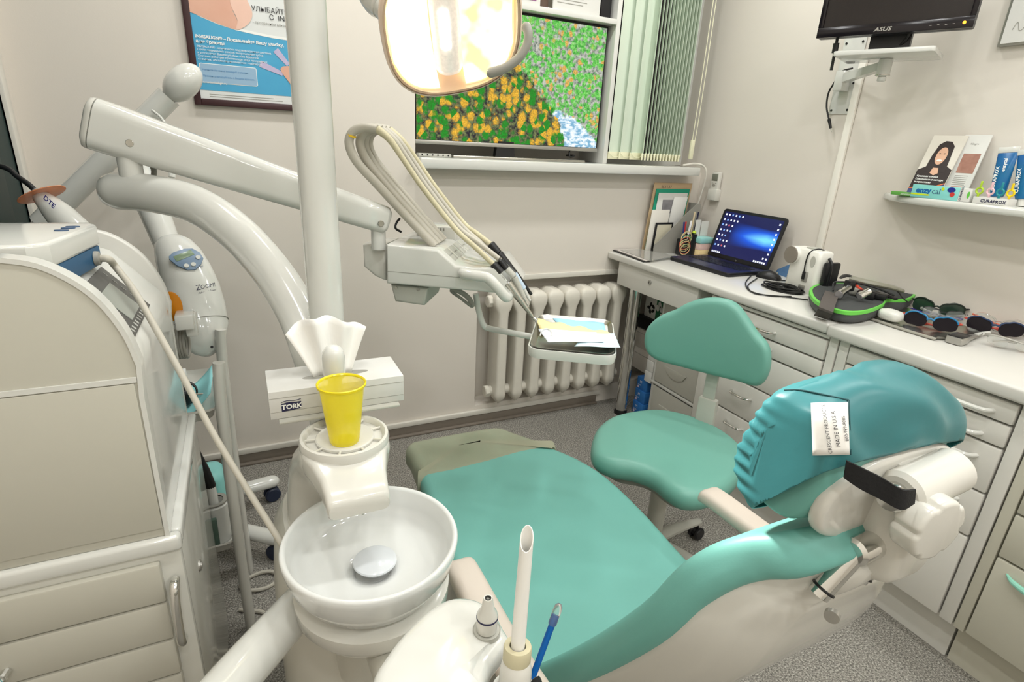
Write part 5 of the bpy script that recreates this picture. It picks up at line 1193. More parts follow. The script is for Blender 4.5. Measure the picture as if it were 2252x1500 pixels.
# ================================================================== OPERATING LAMP
LC = PX(996, 62, d=.95); TG = Vector((.585, .37, 1.03)); ln = (Vector((.36, .18, 1.10))-LC).normalized()
lx = RGT.copy(); lx = (lx-ln*lx.dot(ln)).normalized(); ly = ln.cross(lx)
if ly.z < 0: ly = -ly
LM = Matrix(((lx.x, ly.x, ln.x, LC.x), (lx.y, ly.y, ln.y, LC.y), (lx.z, ly.z, ln.z, LC.z), (0, 0, 0, 1)))
t = thing('operating_lamp', 'lit dental operating lamp with a clear shield and side handle, hung from the pole', 'dental lamp', LC)
lw, lh = .121, .110
def lring(s_, zz, e=2.7, n=48): return [Vector((p[0], p[1], zz)) for p in oval(lw*s_, lh*s_, n, 0, 0, e)]
rim_m = mat('peach_lamp_rim', (232, 208, 186), .25, coat=.3)
g = G(LM); g.loft([lring(.25, -.085), lring(.6, -.075), lring(.85, -.05), lring(.97, -.02), lring(1.0, .0), lring(.985, .006), lring(.955, .006), lring(.94, -.008), lring(.80, -.045), lring(.5, -.062), lring(.2, -.066)], cap=True); part(t, 'housing', g, rim_m, sharp=70)
# reflector: two mirrors beside the bulb cover, reflected bulb light painted in as patchy emission
def refl(s0, s1, m, nm):
    vs, fs = [], []; nx, ny = 9, 13
    for j in range(ny):
        for i in range(nx):
            x = (s0+(s1-s0)*i/(nx-1))*lw*.9; q = max(0, 1-abs(x/(lw*.93))**2.7)**(1/2.7); y = (-1+2*j/(ny-1))*lh*.92*q
            r2 = (x/lw)**2+(y/lh)**2; vs.append(Vector((x, y, -.040+.040*r2)))
    fs = [(j*nx+i, j*nx+i+1, (j+1)*nx+i+1, (j+1)*nx+i) for j in range(ny-1) for i in range(nx-1)]
    g = G(LM); g.add(vs, fs); return part(t, nm, g, m, sharp=80)
def refl_mat(nm, c1, c2, st):
    m = mat(nm, c1, .12, metal=.9); nt = m.node_tree; b = nt.nodes['Principled BSDF']
    no = nt.nodes.new('ShaderNodeTexNoise'); no.inputs['Scale'].default_value = 16; tc = nt.nodes.new('ShaderNodeTexCoord'); nt.links.new(tc.outputs['Object'], no.inputs['Vector'])
    cr = nt.nodes.new('ShaderNodeValToRGB'); cr.color_ramp.elements[0].position = .42; cr.color_ramp.elements[0].color = rgb(c1); cr.color_ramp.elements[1].position = .56; cr.color_ramp.elements[1].color = rgb(c2)
    nt.links.new(no.outputs['Fac'], cr.inputs[0]); nt.links.new(cr.outputs[0], b.inputs['Emission Color']); b.inputs['Emission Strength'].default_value = st; return m
refl(-1, -.30, refl_mat('glow_painted_mirror', (255, 248, 190), (255, 255, 250), 1.25), 'reflector')
refl(.16, 1, refl_mat('glow_painted_mirror_gold', (255, 238, 140), (255, 255, 246), 1.25), 'reflector')
g = G(LM); g.loft([[Vector((p[0]-.008, yy, p[1]-.02)) for p in oval(.026*w_, .022*w_, 18)] for (yy, w_) in ((-.085, .3), (-.08, .8), (-.07, 1), (.07, 1), (.08, .8), (.085, .3))]); part(t, 'bulb_cover', g, mat('speckled_bulb_cover', (214, 212, 216), .3, metal=.5, col2=(150, 150, 158), vscale=160, emit=(255, 250, 240), estr=.35), sharp=70)
g = G(LM); g.loft([[Vector((p[0]-.014, yy, p[1]-.004)) for p in oval(.010*w_, .010*w_, 14)] for (yy, w_) in ((-.035, .4), (-.03, 1), (.03, 1), (.035, .4))]); part(t, 'bulb', g, mat('halogen_glow', (255, 255, 250), .3, emit=(255, 252, 244), estr=14))
g = G(LM); g.loft([lring(1.01, .004), lring(1.0, .012), lring(.93, .024), lring(.7, .034), lring(.3, .040), lring(.05, .041)], cap=True); part(t, 'clear_shield', g, mat('clear_lamp_shield', (252, 246, 238), .02, trans=.97, ior=1.05), 'clear plastic front shield', sharp=80)
g = G(LM); g.loft([lring(1.0, -.004), lring(1.03, -.004), lring(1.03, .008), lring(1.0, .012)], cap=False); part(t, 'rim_band', g, rim_m, sharp=60)
lp = lambda u, v, d: PX(u, v, d=d)
g = G(); g.tube([lp(1080, 160, .95), lp(1110, 150, .945), lp(1140, 128, .94), lp(1158, 100, .935), lp(1162, 75, .93), lp(1158, 60, .93)], [.0085, .008, .0075, .0075, .0075, .0085], 14, 6, round_end=True); part(t, 'handle', g, M['grey'])
J0 = lp(868, 42, 1.0)
g = G(); g.cyl(lp(880, 60, .985), J0+Vector((-.012, .01, .016)), .020, .020, 20, .004); part(t, 'swivel_joint', g, M['lgrey'])
g = G(); g.cyl(J0, lp(845, 12, 1.01), .024, .024, 24, .005); part(t, 'joint_ring', g, M['ivory'])
g = G(); g.tube([lp(845, 12, 1.01), lp(815, -20, 1.03), (.20, 1.16, 1.78), (.17, 1.15, 2.0), (.135, 1.125, 2.23)], [.026, .026, .022, .020, .020], 18, 6); part(t, 'lamp_arm', g, M['ivory'])
g = G(); g.cyl((*PXY, 2.2505), (*PXY, 2.29), .042, seg=28, bev=.004); part(t, 'arm_hub', g, M['white'])
g = G(); g.cyl(lp(862, 48, .965), lp(876, 46, .955), .010, .010, 14, .002); part(t, 'joint_screw', g, M['silver'])
sd = bpy.data.lights.new('operating_lamp_light', 'SPOT'); sd.energy = 46; sd.spot_size = R_(22); sd.spot_blend = .5; sd.shadow_soft_size = .045; sd.color = (1.0, .97, .92)
so_ = bpy.data.objects.new('operating_lamp_light', sd); COL.objects.link(so_); so_.location = LC+ln*.07; so_.rotation_euler = (TG-so_.location).to_track_quat('-Z', 'Y').to_euler()
# ================================================================== EQUIPMENT CART (left foreground)
cx0, cx1, cy0, cy1 = -.60, -.157, .93, 1.405
t = thing('equipment_cart', 'cream equipment cart with drawers below and an arched housing above', 'cart', (-.38, 1.17, 0))
cart_m = mat('cart_cream_laminate', (190, 187, 174), .38, var=.02); cart_g = mat('cart_gloss_side', (204, 203, 194), .16, coat=.3)
g = G(); g.box(cx0, cx1, cy0+.02, cy1, .07, .725, .006); part(t, 'carcass', g, cart_g)
g = G(); g.box(cx0, cx1, cy0+.001, cy0+.02, .07, .725, .003); part(t, 'front_frame', g, cart_g)
# raised rim round the top
g = G(); g.box(cx0, cx1+.004, cy0-.006, cy0+.016, .712, .742, .007, 3); part(t, 'front_rim', g, M['white'])
g = G(); g.box(cx1-.016, cx1+.004, cy0+.0165, cy1+.002, .712, .742, .006, 3); part(t, 'side_rim', g, M['white'])
for k in range(6):
    zt = .698-.0835*k
    g = G(); g.box(cx0+.01, -.189, cy0-.012, cy0+.004, zt-.080, zt, .004); d = part(t, 'drawer', g, cart_m)
    g = G(); zc = zt-.052; g.tube([(-.56, cy0-.011, zc), (-.552, cy0-.032, zc-.002), (-.50, cy0-.038, zc-.004), (-.43, cy0-.032, zc-.002), (-.416, cy0-.011, zc)], .0075, 10); part(d, 'handle', g, M['chrome'])
g = G(); g.tube([(-.172, cy0-.004, .657), (-.172, cy0-.022, .652), (-.174, cy0-.030, .62), (-.176, cy0-.030, .56), (-.177, cy0-.022, .527), (-.177, cy0-.004, .522)], .0075, 12, flat=.8); part(t, 'push_handle', g, M['chrome'], 'vertical chrome handle')
g = G(); g.lathe([(0, .006), (.006, .006), (.0065, .004), (.011, .004), (.012, 0), (0, 0)], (cx1, 1.088, .544), (1, 0, 0), 24); part(t, 'side_lock', g, M['silver'])
for (x, y) in ((cx0+.06, cy0+.07), (cx1-.06, cy0+.07), (cx0+.06, cy1-.07), (cx1-.06, cy1-.07)):
    g = G(); g.cyl((x-.018, y, .034), (x+.018, y, .034), .034, seg=22, bev=.005); g.cyl((x, y, .04), (x, y, .07), .012); part(t, 'castor', g, M['black'])
# housing: lower door panel, arch cheeks, sloping console between them
arch = [(-.171, .742), (-.1695, 1.0), (-.1655, 1.055), (-.177, 1.11), (-.205, 1.167), (-.249, 1.207), (-.294, 1.221), (-.36, 1.225), (-.60, 1.225), (-.60, .742)]
A3 = [Vector((p[0], p[1], 0)) for p in arch]
sm_ = spline(A3[2:8], 5); poly = [arch[0], arch[1]]+[(p.x, p.y) for p in sm_]+[arch[8], arch[9]]
FRM = lambda y: frame((0, y, 0), (1, 0, 0), (0, 0, 1))    # z of this frame is -y
g = G(); g.prism(poly, FRM(cy0+.028), .024, .003); part(t, 'near_cheek', g, cart_m)
ap = [Vector((p[0], 0, p[1])) for p in poly[:-1]]; er = []
for i, p in enumerate(ap):
    tg = (ap[min(i+1, len(ap)-1)]-ap[max(i-1, 0)]).normalized(); nq = Vector((tg.z, 0, -tg.x)); nq = nq if nq.x > 0 or nq.z > .5 else -nq
    er.append([p+nq*.003+Vector((0, cy0+.002, 0)), p+nq*.003+Vector((0, cy0+.030, 0)), p-nq*.004+Vector((0, cy0+.030, 0)), p-nq*.004+Vector((0, cy0+.002, 0))])
g = G(); g.loft(er); part(t, 'cheek_edging', g, M['white'])
g = G(); g.prism([(p[0]+(.002 if p[0] > -.5 else 0), p[1]-(.028 if p[1] > 1.02 else 0)) for p in poly], FRM(1.395), .022, .004, 3); part(t, 'far_cheek', g, M['cab'])
body = [(-.169, .742), (-.169, 1.02), (-.171, 1.045), (-.182, 1.062), (-.255, 1.150), (-.27, 1.156), (-.60, 1.156), (-.60, .742)]
g = G(); g.prism(body, FRM(1.373), 1.373-(cy0+.0282), 0); part(t, 'housing', g, M['white'])
g = G(); g.box(-.60, -.172, cy0+.001, cy0+.004, 1.028, 1.036); part(t, 'door_ledge', g, M['white'])
g = G(); g.box(-.60, -.176, cy0+.0005, cy0+.0045, .76, 1.026, .001); part(t, 'door_panel', g, cart_m)
# touch console
s0, s1 = Vector((-.252, 0, 1.1465)), Vector((-.184, 0, 1.0645)); sd_ = (s1-s0).normalized(); sn = Vector((-sd_.z, 0, sd_.x)); sn = sn if sn.z > 0 else -sn
CM = frame((s0.x, 1.02, s0.z), sd_, (0, 1, 0)); 
if CM.col[2].z < 0: CM = frame((s0.x, 1.23, s0.z), sd_, (0, -1, 0))
L_ = (s1-s0).length
g = G(CM); g.box(0.004, L_, .0, .21, .0004, .004, .001); cp = part(t, 'control_panel', g, mat('grey_keypad', (84, 83, 80), .4))
g = G(CM); g.box(.03, L_-.016, .07, .16, .0042, .0052); part(cp, 'display', g, mat('grey_green_lcd', (146, 150, 142), .25))
g = G(CM)
key_m = mat('keypad_marks', (170, 170, 164), .5)
for k in range(5):
    for j in range(2): g = G(CM); g.box(L_-.0125, L_-.004, .03+.032*k+.014*j, .036+.032*k+.014*j, .0042, .0047); part(cp, 'key_mark', g, key_m)
for k in range(4): g = G(CM); g.box(.012+.018*k, .022+.018*k, .185, .1865, .0042, .0047); part(cp, 'key_mark', g, key_m)
# wall holder on the far cheek
g = G(); g.box(-.166, -.128, 1.40, 1.455, .955, .99, .004); g.box(-.15, -.124, 1.42, 1.47, .93, .985, .006); part(t, 'cable_holder', g, M['white'])

# device on top of the cart (scaler box)
t = thing('scaler_box', 'white desktop scaler with a blue lower band and three buttons on the cart', 'dental device', (-.40, 1.14, 1.156))
top = [(-.60, 1.0), (-.285, 1.0), (-.262, 1.02), (-.236, 1.20), (-.25, 1.225), (-.60, 1.24)]
g = G(); g.prism(top, Matrix.Translation((0, 0, 1.190)), .038, .006, 3); part(t, 'upper_case', g, M['white'])
bot = [(-.60, 1.002), (-.286, 1.002), (-.264, 1.021), (-.238, 1.20), (-.252, 1.222), (-.60, 1.238)]
g = G(); g.prism(bot, Matrix.Translation((0, 0, 1.157)), .0335, .002); part(t, 'lower_band', g, M['blue'], 'blue lower band')
for (u, v) in ((135, 507), (150, 502), (160, 499)):
    p = PX(u, v, z=1.2282); g = G(); g.prism(oval(.010, .006, 20), Matrix.Translation((p.x, p.y, 1.2278)), .0016, .0004); part(t, 'button', g, mat('slate_button', (58, 84, 116), .4))
g = G(); g.lathe([(.0, .0), (.013, 0), (.012, .007), (.007, .009), (0, .009)], (-.2425, 1.175, 1.172), (1, 0, 0), 20); part(t, 'cable_socket', g, M['grey'])
pts = [(-.236, 1.175, 1.172), (-.222, 1.172, 1.170)]+[PX(u, v, d=d_) for (u, v, d_) in ((255, 588, 1.0), (295, 640, .985), (340, 718, .975), (400, 825, .97), (470, 955, .97), (540, 1070, .97), (600, 1165, .96), (622, 1200, .955))]
g = G(); g.tube(pts, [.0065, .0058, .0056, .0056], 12, 6); part(t, 'cable', g, M['hose'], sharp=70)

# curing light behind it
t = thing('curing_light', 'white curing light with a black curved tip and amber shield behind the scaler', 'curing light', PX(150, 515, d=1.32)-Vector((0, 0, .08)))
c0, c1 = PX(150, 490, d=1.32), PX(86, 428, d=1.32); ax_ = (c1-c0).normalized()
g = G(); g.lathe([(0, -.10), (.030, -.10), (.033, -.03), (.032, .02), (.027, .05), (.018, (c1-c0).length-.006), (.013, (c1-c0).length), (0, (c1-c0).length)], c0, ax_, 28); cl = part(t, 'body', g, M['white'])
g = G(); g.cyl(c1, c1+ax_*.012, .0115, .010, 18); part(t, 'collar', g, M['silver'])
tip = [c1+ax_*.008, c1+ax_*.035, PX(38, 388, d=1.32), PX(22, 374, d=1.32), PX(0, 366, d=1.32), PX(-25, 368, d=1.32)]
g = G(); g.tube(tip, .0062, 14, 6); part(t, 'light_guide', g, M['black'])
sh = PX(92, 428, d=1.32); sx_ = (PX(138, 408, d=1.32)-PX(46, 447, d=1.32)); sx_.normalize()
SMx = frame(sh, sx_, FWD*.9+Vector((0, 0, .15)))
g = G(SMx); g.prism(oval(.054, .040, 36), Matrix.Translation((0, 0, -.001)), .002, .0005); part(t, 'amber_shield', g, M['amber'], 'amber light shield')
mid = (c0+c1)/2; cz_ = (CAMP-mid).normalized(); 
TXM = frame(mid+(cz_-ax_*cz_.dot(ax_)).normalized()*.0325+ax_*.012, -ax_, Vector((0, 0, 1)))
if TXM.col[2].to_3d().dot(CAMP-mid) < 0: TXM = frame(TXM.translation, -ax_, -TXM.col[1].to_3d())
g = G(); g.text('DTE', .019, TXM, align='LEFT', bold=.0004, shear=.15); part(t, 'logo', g, mat('violet_print', (70, 70, 170), .4))

# ================================================================== WHITENING LAMP on its stand
t = thing('whitening_lamp', 'white tooth whitening lamp with a capsule head hanging from a long boom stand', 'whitening lamp', (-.40, 2.02, 0))
b0, b1 = PX(92, 492, d=1.70), PX(372, 212, d=1.70)
g = G(); g.tube([b0, (b0+b1)/2, b1], .034, 24, 4); part(t, 'boom', g, M['white'], sharp=70)
bd = (b1-b0).normalized(); kc = PX(402, 182, d=1.69)
KMx = frame(kc, bd, Vector((0, 0, 1)))
g = G(); g.sph(kc, .068, .044, .044, 28, 16, KMx); part(t, 'boom_end_cap', g, M['white'], sharp=80)
g = G(); g.tube([b0, b0+Vector((0, .01, -.06)), Vector((-.50, 2.12, .9)), Vector((-.41, 2.06, .3)), Vector((-.39, 2.0, .08))], .03, 20, 6); part(t, 'stand_post', g, M['white'])
hub = Vector((-.38, 1.99, .085))
for (ex, ey) in ((-.005, 2.075), (-.012, 1.72), (-.50, 1.78), (-.50, 2.22)):
    e_ = Vector((ex, ey, .085)); g = G(); g.tube([hub, (hub+e_)/2+Vector((0, 0, .006)), e_], .028, 18, 4, round_end=True, flat=.85); part(t, 'base_leg', g, M['white'], sharp=70)
    dv = (e_-hub).normalized(); sd2 = Vector((-dv.y, dv.x, 0)); c_ = e_+Vector((0, 0, -.055))-dv*.004
    g = G()
    for s_ in (-1, 1): g.cyl(c_+sd2*(.004*s_), c_+sd2*(.02*s_), .0295, seg=22, bev=.004)
    g.cyl(c_-sd2*.006, c_+sd2*.006, .02); g.cyl(c_, c_+Vector((0, 0, .04)), .008); part(t, 'castor', g, mat('navy_castor', (36, 44, 66), .4))
# neck and head
n0, n1, n2_ = PX(300, 370, d=1.70), PX(335, 455, d=1.68), PX(372, 548, d=1.66)
g = G(); g.tube([n0, n1, n2_], [.042, .042, .036], 24, 6); part(t, 'neck', g, M['white'], sharp=70)
g = G(); g.tube([PX(382, 330, d=1.7), PX(378, 390, d=1.7)], .010, 10, smooth=False); g2 = part(t, 'tension_rod', g, M['white'])
g = G(); g.tube([PX(335, 243, d=1.66), PX(355, 260, d=1.66), PX(372, 290, d=1.66), PX(385, 330, d=1.68)], .004, 8); part(t, 'boom_cable', g, M['white'])
h0, h1 = PX(392, 520, d=1.66), PX(458, 782, d=1.60); hc = (h0+h1)/2; ha = (h0-h1).normalized(); hL = (h0-h1).length
hx = ha.cross((CAMP-hc).normalized()).normalized(); hz = hx.cross(ha)
if hz.dot(CAMP-hc) < 0: hz = -hz; hx = -hx
rings = []
for (q, w_, dd, sh_) in ((0, .15, .2, .0), (.03, .42, .45, .0), (.10, .72, .7, .0), (.22, .93, .9, 0), (.38, 1.0, 1, 0), (.55, .98, 1, 0), (.72, .90, .95, -.004), (.85, .80, .9, -.010), (.94, .66, .7, -.016), (.985, .45, .5, -.018), (1.0, .2, .2, -.018)):
    c_ = h1+ha*(hL*q)+hx*sh_; rings.append([c_+hx*(.078*w_*math.cos(a))+hz*(.062*dd*math.sin(a)) for a in [2*math.pi*k/32 for k in range(32)]])
g = G(); g.loft(rings); hd = part(t, 'lamp_head', g, M['white'], sharp=80)
# seam ring round the lower third
def hsurf(u, v, k=.0015):                        # point of the head surface on a sight line: march to the capsule
    r = ray(u, v); best = None
    for i in range(400):
        p = CAMP+r*(1.3+i*.001); l = p-h1; q = l.dot(ha)/hL
        if not 0 <= q <= 1: continue
        tab = ((0, .15, .2), (.03, .42, .45), (.10, .72, .7), (.22, .93, .9), (.38, 1.0, 1), (.55, .98, 1), (.72, .90, .95), (.85, .80, .9), (.94, .66, .7), (1.0, .2, .2))
        for A_, B_ in zip(tab, tab[1:]):
            if A_[0] <= q <= B_[0]:
                f = (q-A_[0])/(B_[0]-A_[0]); w_ = A_[1]+(B_[1]-A_[1])*f; dd = A_[2]+(B_[2]-A_[2])*f
        if (l.dot(hx)/(.078*w_))**2+(l.dot(hz)/(.062*dd))**2 <= 1: return p-r.normalized()*k
    return CAMP+r*1.6
g = G(); rr = [h1+ha*(hL*.26)+hx*(.0752*math.cos(a))+hz*(.0575*math.sin(a)) for a in [2*math.pi*k/40 for k in range(40)]]
g.tube(rr, .0012, 6, 1, closed=True); part(hd, 'seam', g, M['grey'])
pc = hsurf(413, 572); ux_ = hsurf(430, 565)-hsurf(398, 578); uy_ = hsurf(408, 555)-hsurf(418, 590)
PM = frame(pc+hz*.002, ux_, uy_)
if PM.col[2].to_3d().dot(CAMP-pc) < 0: PM = frame(pc+hz*.002, -ux_, uy_)
po = [(-.040, .022), (-.036, .030), (-.02, .036), (.012, .034), (.03, .026), (.040, .006), (.038, -.014), (.022, -.028), (.0, -.036), (-.018, -.028), (-.034, -.004)]
po = [(p[0], p[1]) for p in [Vector((a, b_, 0)) for a, b_ in po]]
g = G(PM); g.prism(po, Matrix.Translation((0, 0, -.004)), .006, .001); kp_ = part(hd, 'keypad', g, mat('slate_blue_keypad', (112, 134, 158), .35), 'slate blue keypad')
g = G(PM); g.box(-.028, .024, .006, .024, .0018, .003, .0005); part(hd, 'display', g, mat('green_lcd', (120, 140, 112), .25))
for (x, y) in ((-.014, -.016), (.004, -.02), (.027, -.006)):
    g = G(PM); g.cyl((x, y, .0015), (x, y, .0045), .0068, seg=18, bev=.001); part(hd, 'button', g, M['white'])
p = hsurf(432, 642); ux_ = (hsurf(475, 633)-p)
ZM = frame(p+hz*.0015, ux_, Vector((0, 0, 1)))
if ZM.col[2].to_3d().dot(CAMP-p) < 0: ZM = frame(p, ux_, Vector((0, 0, -1)))
ZM = Matrix.Translation(hz*.008) @ ZM
g = G(); g.text('Z', .0225, ZM); g.text('OOM!', .0168, ZM @ Matrix.Translation((.0135, .0015, 0))); g.text('Advanced Power', .0078, ZM @ Matrix.Translation((.005, -.011, 0)), shear=.35); part(hd, 'lettering', g, M['navy'])
p = hsurf(428, 592); g = G(); g.text('ZOOM!', .008, Matrix.Translation(p-ZM.translation+hz*.003) @ ZM); part(hd, 'small_lettering', g, mat('slate_print', (90, 110, 140), .5))
p = hsurf(466, 763); g = G(); g.sph(p, .004, .004, .004, 10, 6); part(hd, 'screw', g, M['ink'])

# ================================================================== TROLLEY behind the cart
t = thing('plastic_trolley', 'narrow white plastic trolley with two trays between the cart and the wall', 'trolley', (-.28, 1.57, 0))
for yy in (1.435, 1.70):
    g = G(); g.tube([(-.104, yy, 0.0), (-.104, yy, .35), (-.100, yy, .70), (-.096, yy+.004, .80), (-.092, yy+.012, .85)], .024, 12, 5, flat=.6); part(t, 'upright', g, M['ivory'], sharp=50)
    g = G(); g.tube([(-.46, yy, 0.0), (-.46, yy, .83)], .018, 12, smooth=False, flat=.55); part(t, 'upright', g, M['ivory'])
for zz in (.70, .295):
    g = G(); Mt = Matrix.Translation((-.285, 1.5675, zz))
    def rr4(w_, l_, r, h): return [Mt @ Vector((p[0], p[1], h)) for p in rrect(w_, l_, r, 4)]
    g.loft([rr4(.32, .25, .02, 0), rr4(.33, .26, .025, .004), rr4(.345, .272, .03, .03), rr4(.355, .284, .03, .036), rr4(.355, .284, .03, .030), rr4(.338, .266, .026, .026), rr4(.325, .252, .02, .006), rr4(.32, .25, .02, .005)]); part(t, 'tray', g, M['ivory'], sharp=50)
tz = .7055
sheet('teal_napkin', 'folded teal napkin hanging over the trolley top tray', 'napkin', mat('teal_napkin_paper', (150, 214, 216), .85), lambda a, b_: Vector((-.27+.15*a, 1.46+.20*b_, tz+.001+.10*max(0, a*1.6-.9)**1.4+.003*math.sin(b_*9))), 14, 10)
g = G(); g.box(-.235, -.17, 1.50, 1.58, tz+.012, tz+.055, .010, 3); o = solo('black_charger', g, M['black'], 'black charger wound with its cable on the teal napkin', 'charger')
g = G(); [g.tube([Vector((-.20+.0, 1.54, tz+.033))+Vector((.042*math.cos(a), .01*math.sin(a*2)+.004*k, .030*math.sin(a))) for a in [2*math.pi*q/16 for q in range(16)]], .0024, 6, 2, closed=True) for k in range(3)]; part(o, 'wound_cable', g, M['rubber'])
g = G(); g.cyl((-.16, 1.52, tz+.035), (-.135, 1.515, tz+.035), .0025); part(o, 'plug_pin', g, M['chrome'])
g = G(); g.box(-.29, -.19, 1.59, 1.68, tz+.009, tz+.05, .002); solo('white_packet', g, M['paper'], 'white paper packet on the trolley top tray behind the charger', 'packet')
g = G()
for k in range(4): g.tube([Vector((-.175, 1.47, .90))+Vector((.006*k+.004*math.cos(a), .022*math.cos(a), .035*math.sin(a))) for a in [2*math.pi*q/16 for q in range(16)]], .004, 8, 2, closed=True)
solo('cable_bundle', g, M['grey'], 'grey cable bundle hanging from the holder at the cart back', 'cable')
g = G(); g.prism(oval(.022, .036, 24), frame((-.172, 1.452, 1.0), (1, 0, 0), (0, 0, 1)), .004, .001); solo('orange_shield', g, mat('orange_plastic', (222, 140, 20), .25, trans=.2), 'orange oval light shield stuck in the holder behind the cart', 'light shield')
# canister with a black handpiece on the lower tray, teal bag behind
cb = Vector((-.155, 1.50, .301))
t = thing('handpiece_canister', 'white canister with a grey collar holding a black handled brush on the lower trolley tray', 'canister', cb)
g = G(); g.lathe([(0, 0), (.034, 0), (.036, .06), (.036, .115), (.032, .12), (.024, .12), (.022, .09), (0, .09)], cb, (0, 0, 1), 28); part(t, 'canister', g, M['white'])
g = G(); g.lathe([(.024, .1202), (.034, .1202), (.034, .125), (.024, .125)], cb, (0, 0, 1), 28); part(t, 'collar', g, M['grey'])
g = G(); g.tube([cb+Vector((0, 0, .092)), cb+Vector((-.003, .005, .17))], .013, 16, smooth=False); part(t, 'white_sleeve', g, M['white'])
g = G(); g.tube([cb+Vector((-.003, .005, .17)), cb+Vector((-.012, .01, .22)), cb+Vector((-.03, .02, .30))], [.014, .013, .008], 14, 5, round_end=True); part(t, 'black_grip', g, M['black'])
g = G(); g.pad(rrect(.10, .11, .03, 4, -.18, 1.62), Matrix.Translation((0, 0, .3015)), .16, .03, dome=.01); solo('teal_bag', g, mat('teal_bag_film', (140, 208, 204), .4, var=.1, bump=.3, bscale=30), 'soft teal bag on the lower trolley tray', 'bag')
g = G(); g.box(-.29, -.15, 1.445, 1.455, .3025, .40, .002); solo('green_glass_panel', g, mat('green_tint_glass', (120, 150, 135), .1, trans=.6), 'green tinted panel leaning at the front of the lower trolley tray', 'panel')
# floor cables
cab = M['hose']
def loop(c, r, z, n=14, sq=.7, ph=0): return [Vector((c[0]+r*math.cos(a+ph), c[1]+r*sq*math.sin(a+ph), z+.003*math.sin(2*a))) for a in [2*math.pi*k/n for k in range(n)]]
g = G(); g.tube(loop((-.075, 1.62), .055, .0075), .006, 8, 3, closed=True); solo('floor_cable', g, cab, 'single white cable ring on the floor between the castor legs', 'cable')
g = G()
for k in range(3): g.tube(loop((-.13+.006*k, 1.30+.012*k), .045+.006*k, .008+.011*k), .0055, 8, 3, closed=True)
solo('floor_cable', g, cab, 'coil of white cable on the floor beside the cart side', 'cable')
g = G(); g.tube([(-.135, 1.52, .0065), (-.06, 1.47, .0065), (-.02, 1.36, .0065), (.0, 1.26, .0065), (-.02, 1.20, .0065)], .006, 8, 6); solo('floor_cable', g, cab, 'white cable trailing over the floor towards the dental unit', 'cable')
# ================================================================== ON THE DESK
z = CZ+.0005
# laptop
t = thing('laptop', 'open dark blue laptop with a lit blue desktop on the desk', 'laptop', (2.03, 1.95, z))
lx0, lx1, ly0, ly1 = 1.905, 2.15, 1.745, 2.135
lmat = mat('navy_laptop', (30, 30, 62), .35); lblk = mat('laptop_black', (20, 20, 24), .35)
g = G(); g.prism(rrect(lx1-lx0, ly1-ly0, .018, 5, (lx0+lx1)/2, (ly0+ly1)/2), Matrix.Translation((0, 0, z)), .018, .004, 2); part(t, 'base', g, lblk)
g = G(); g.prism(rrect(lx1-lx0-.01, ly1-ly0-.01, .015, 5, (lx0+lx1)/2, (ly0+ly1)/2), Matrix.Translation((0, 0, z+.0178)), .0006); dk = part(t, 'palm_deck', g, lmat)
g = G(); g.box(1.915, 1.985, 1.90, 2.01, z+.0182, z+.0188); part(dk, 'touchpad', g, mat('laptop_pad', (46, 46, 74), .3))
for r in range(5):
    for k in range(15):
        ka_ = ly1-.03-k*.0222; x_ = 2.005+.0205*r
        g = G(); g.box(x_, x_+.017, ka_-.0185, ka_, z+.0184, z+.0203, .001, 1)
        if r == 0 and k == 0: o = part(dk, 'key', g, lblk); km = o.data; k0 = (x_, ka_)
        else:
            o = bpy.data.objects.new('key', km); COL.objects.link(o); o.parent = dk; o.location = (x_-k0[0], ka_-k0[1], 0)
st_, sb_ = Vector((2.222, 0, 1.136)), Vector((2.152, 0, z+.014)); up_ = st_-sb_; sh_ = up_.length
LF = frame((sb_.x, ly1-.003, sb_.z), (0, -1, 0), up_); lw_ = ly1-ly0-.006
g = G(LF); g.prism(rrect(lw_, sh_, .016, 5, lw_/2, sh_/2), Matrix.Translation((0, 0, -.009)), .009, .002); ld_ = part(t, 'lid', g, lblk)
def lap_mat():
    m = bpy.data.materials.new('laptop_wallpaper'); m.use_nodes = True; nt = m.node_tree; N = nt.nodes; L = nt.links
    b = N['Principled BSDF']; b.inputs['Base Color'].default_value = rgb((8, 10, 24)); b.inputs['Roughness'].default_value = .3
    tc = N.new('ShaderNodeTexCoord'); sp = N.new('ShaderNodeSeparateXYZ'); L.new(tc.outputs['Generated'], sp.inputs[0])
    def mth(op, a, c=None):
        n = N.new('ShaderNodeMath'); n.operation = op; n.use_clamp = op == 'MULTIPLY' and False
        for i, q in enumerate((a, c)):
            if q is None: continue
            if isinstance(q, (int, float)): n.inputs[i].default_value = q
            else: L.new(q, n.inputs[i])
        return n.outputs[0]
    u = mth('SUBTRACT', 1.0, sp.outputs['Y']); v = sp.outputs['Z']
    du = mth('SUBTRACT', .84, u); dv = mth('ABSOLUTE', mth('SUBTRACT', v, .52))
    cone = mth('SUBTRACT', 1.0, mth('DIVIDE', dv, mth('ADD', mth('MULTIPLY', mth('ABSOLUTE', du), .10), .24)))
    fall = mth('SUBTRACT', 1.0, mth('MULTIPLY', mth('ABSOLUTE', du), 1.6))
    glow = mth('MAXIMUM', 0.0, mth('MULTIPLY', mth('MAXIMUM', cone, 0.0), mth('MAXIMUM', fall, 0.0)))
    cr = N.new('ShaderNodeValToRGB'); e = cr.color_ramp.elements; e[0].color = rgb((10, 16, 70)); e[1].color = rgb((110, 200, 250)); e[1].position = .85
    q = e.new(.35); q.color = rgb((16, 80, 200)); L.new(glow, cr.inputs[0])
    L.new(cr.outputs[0], b.inputs['Emission Color']); b.inputs['Emission Strength'].default_value = .8; return m
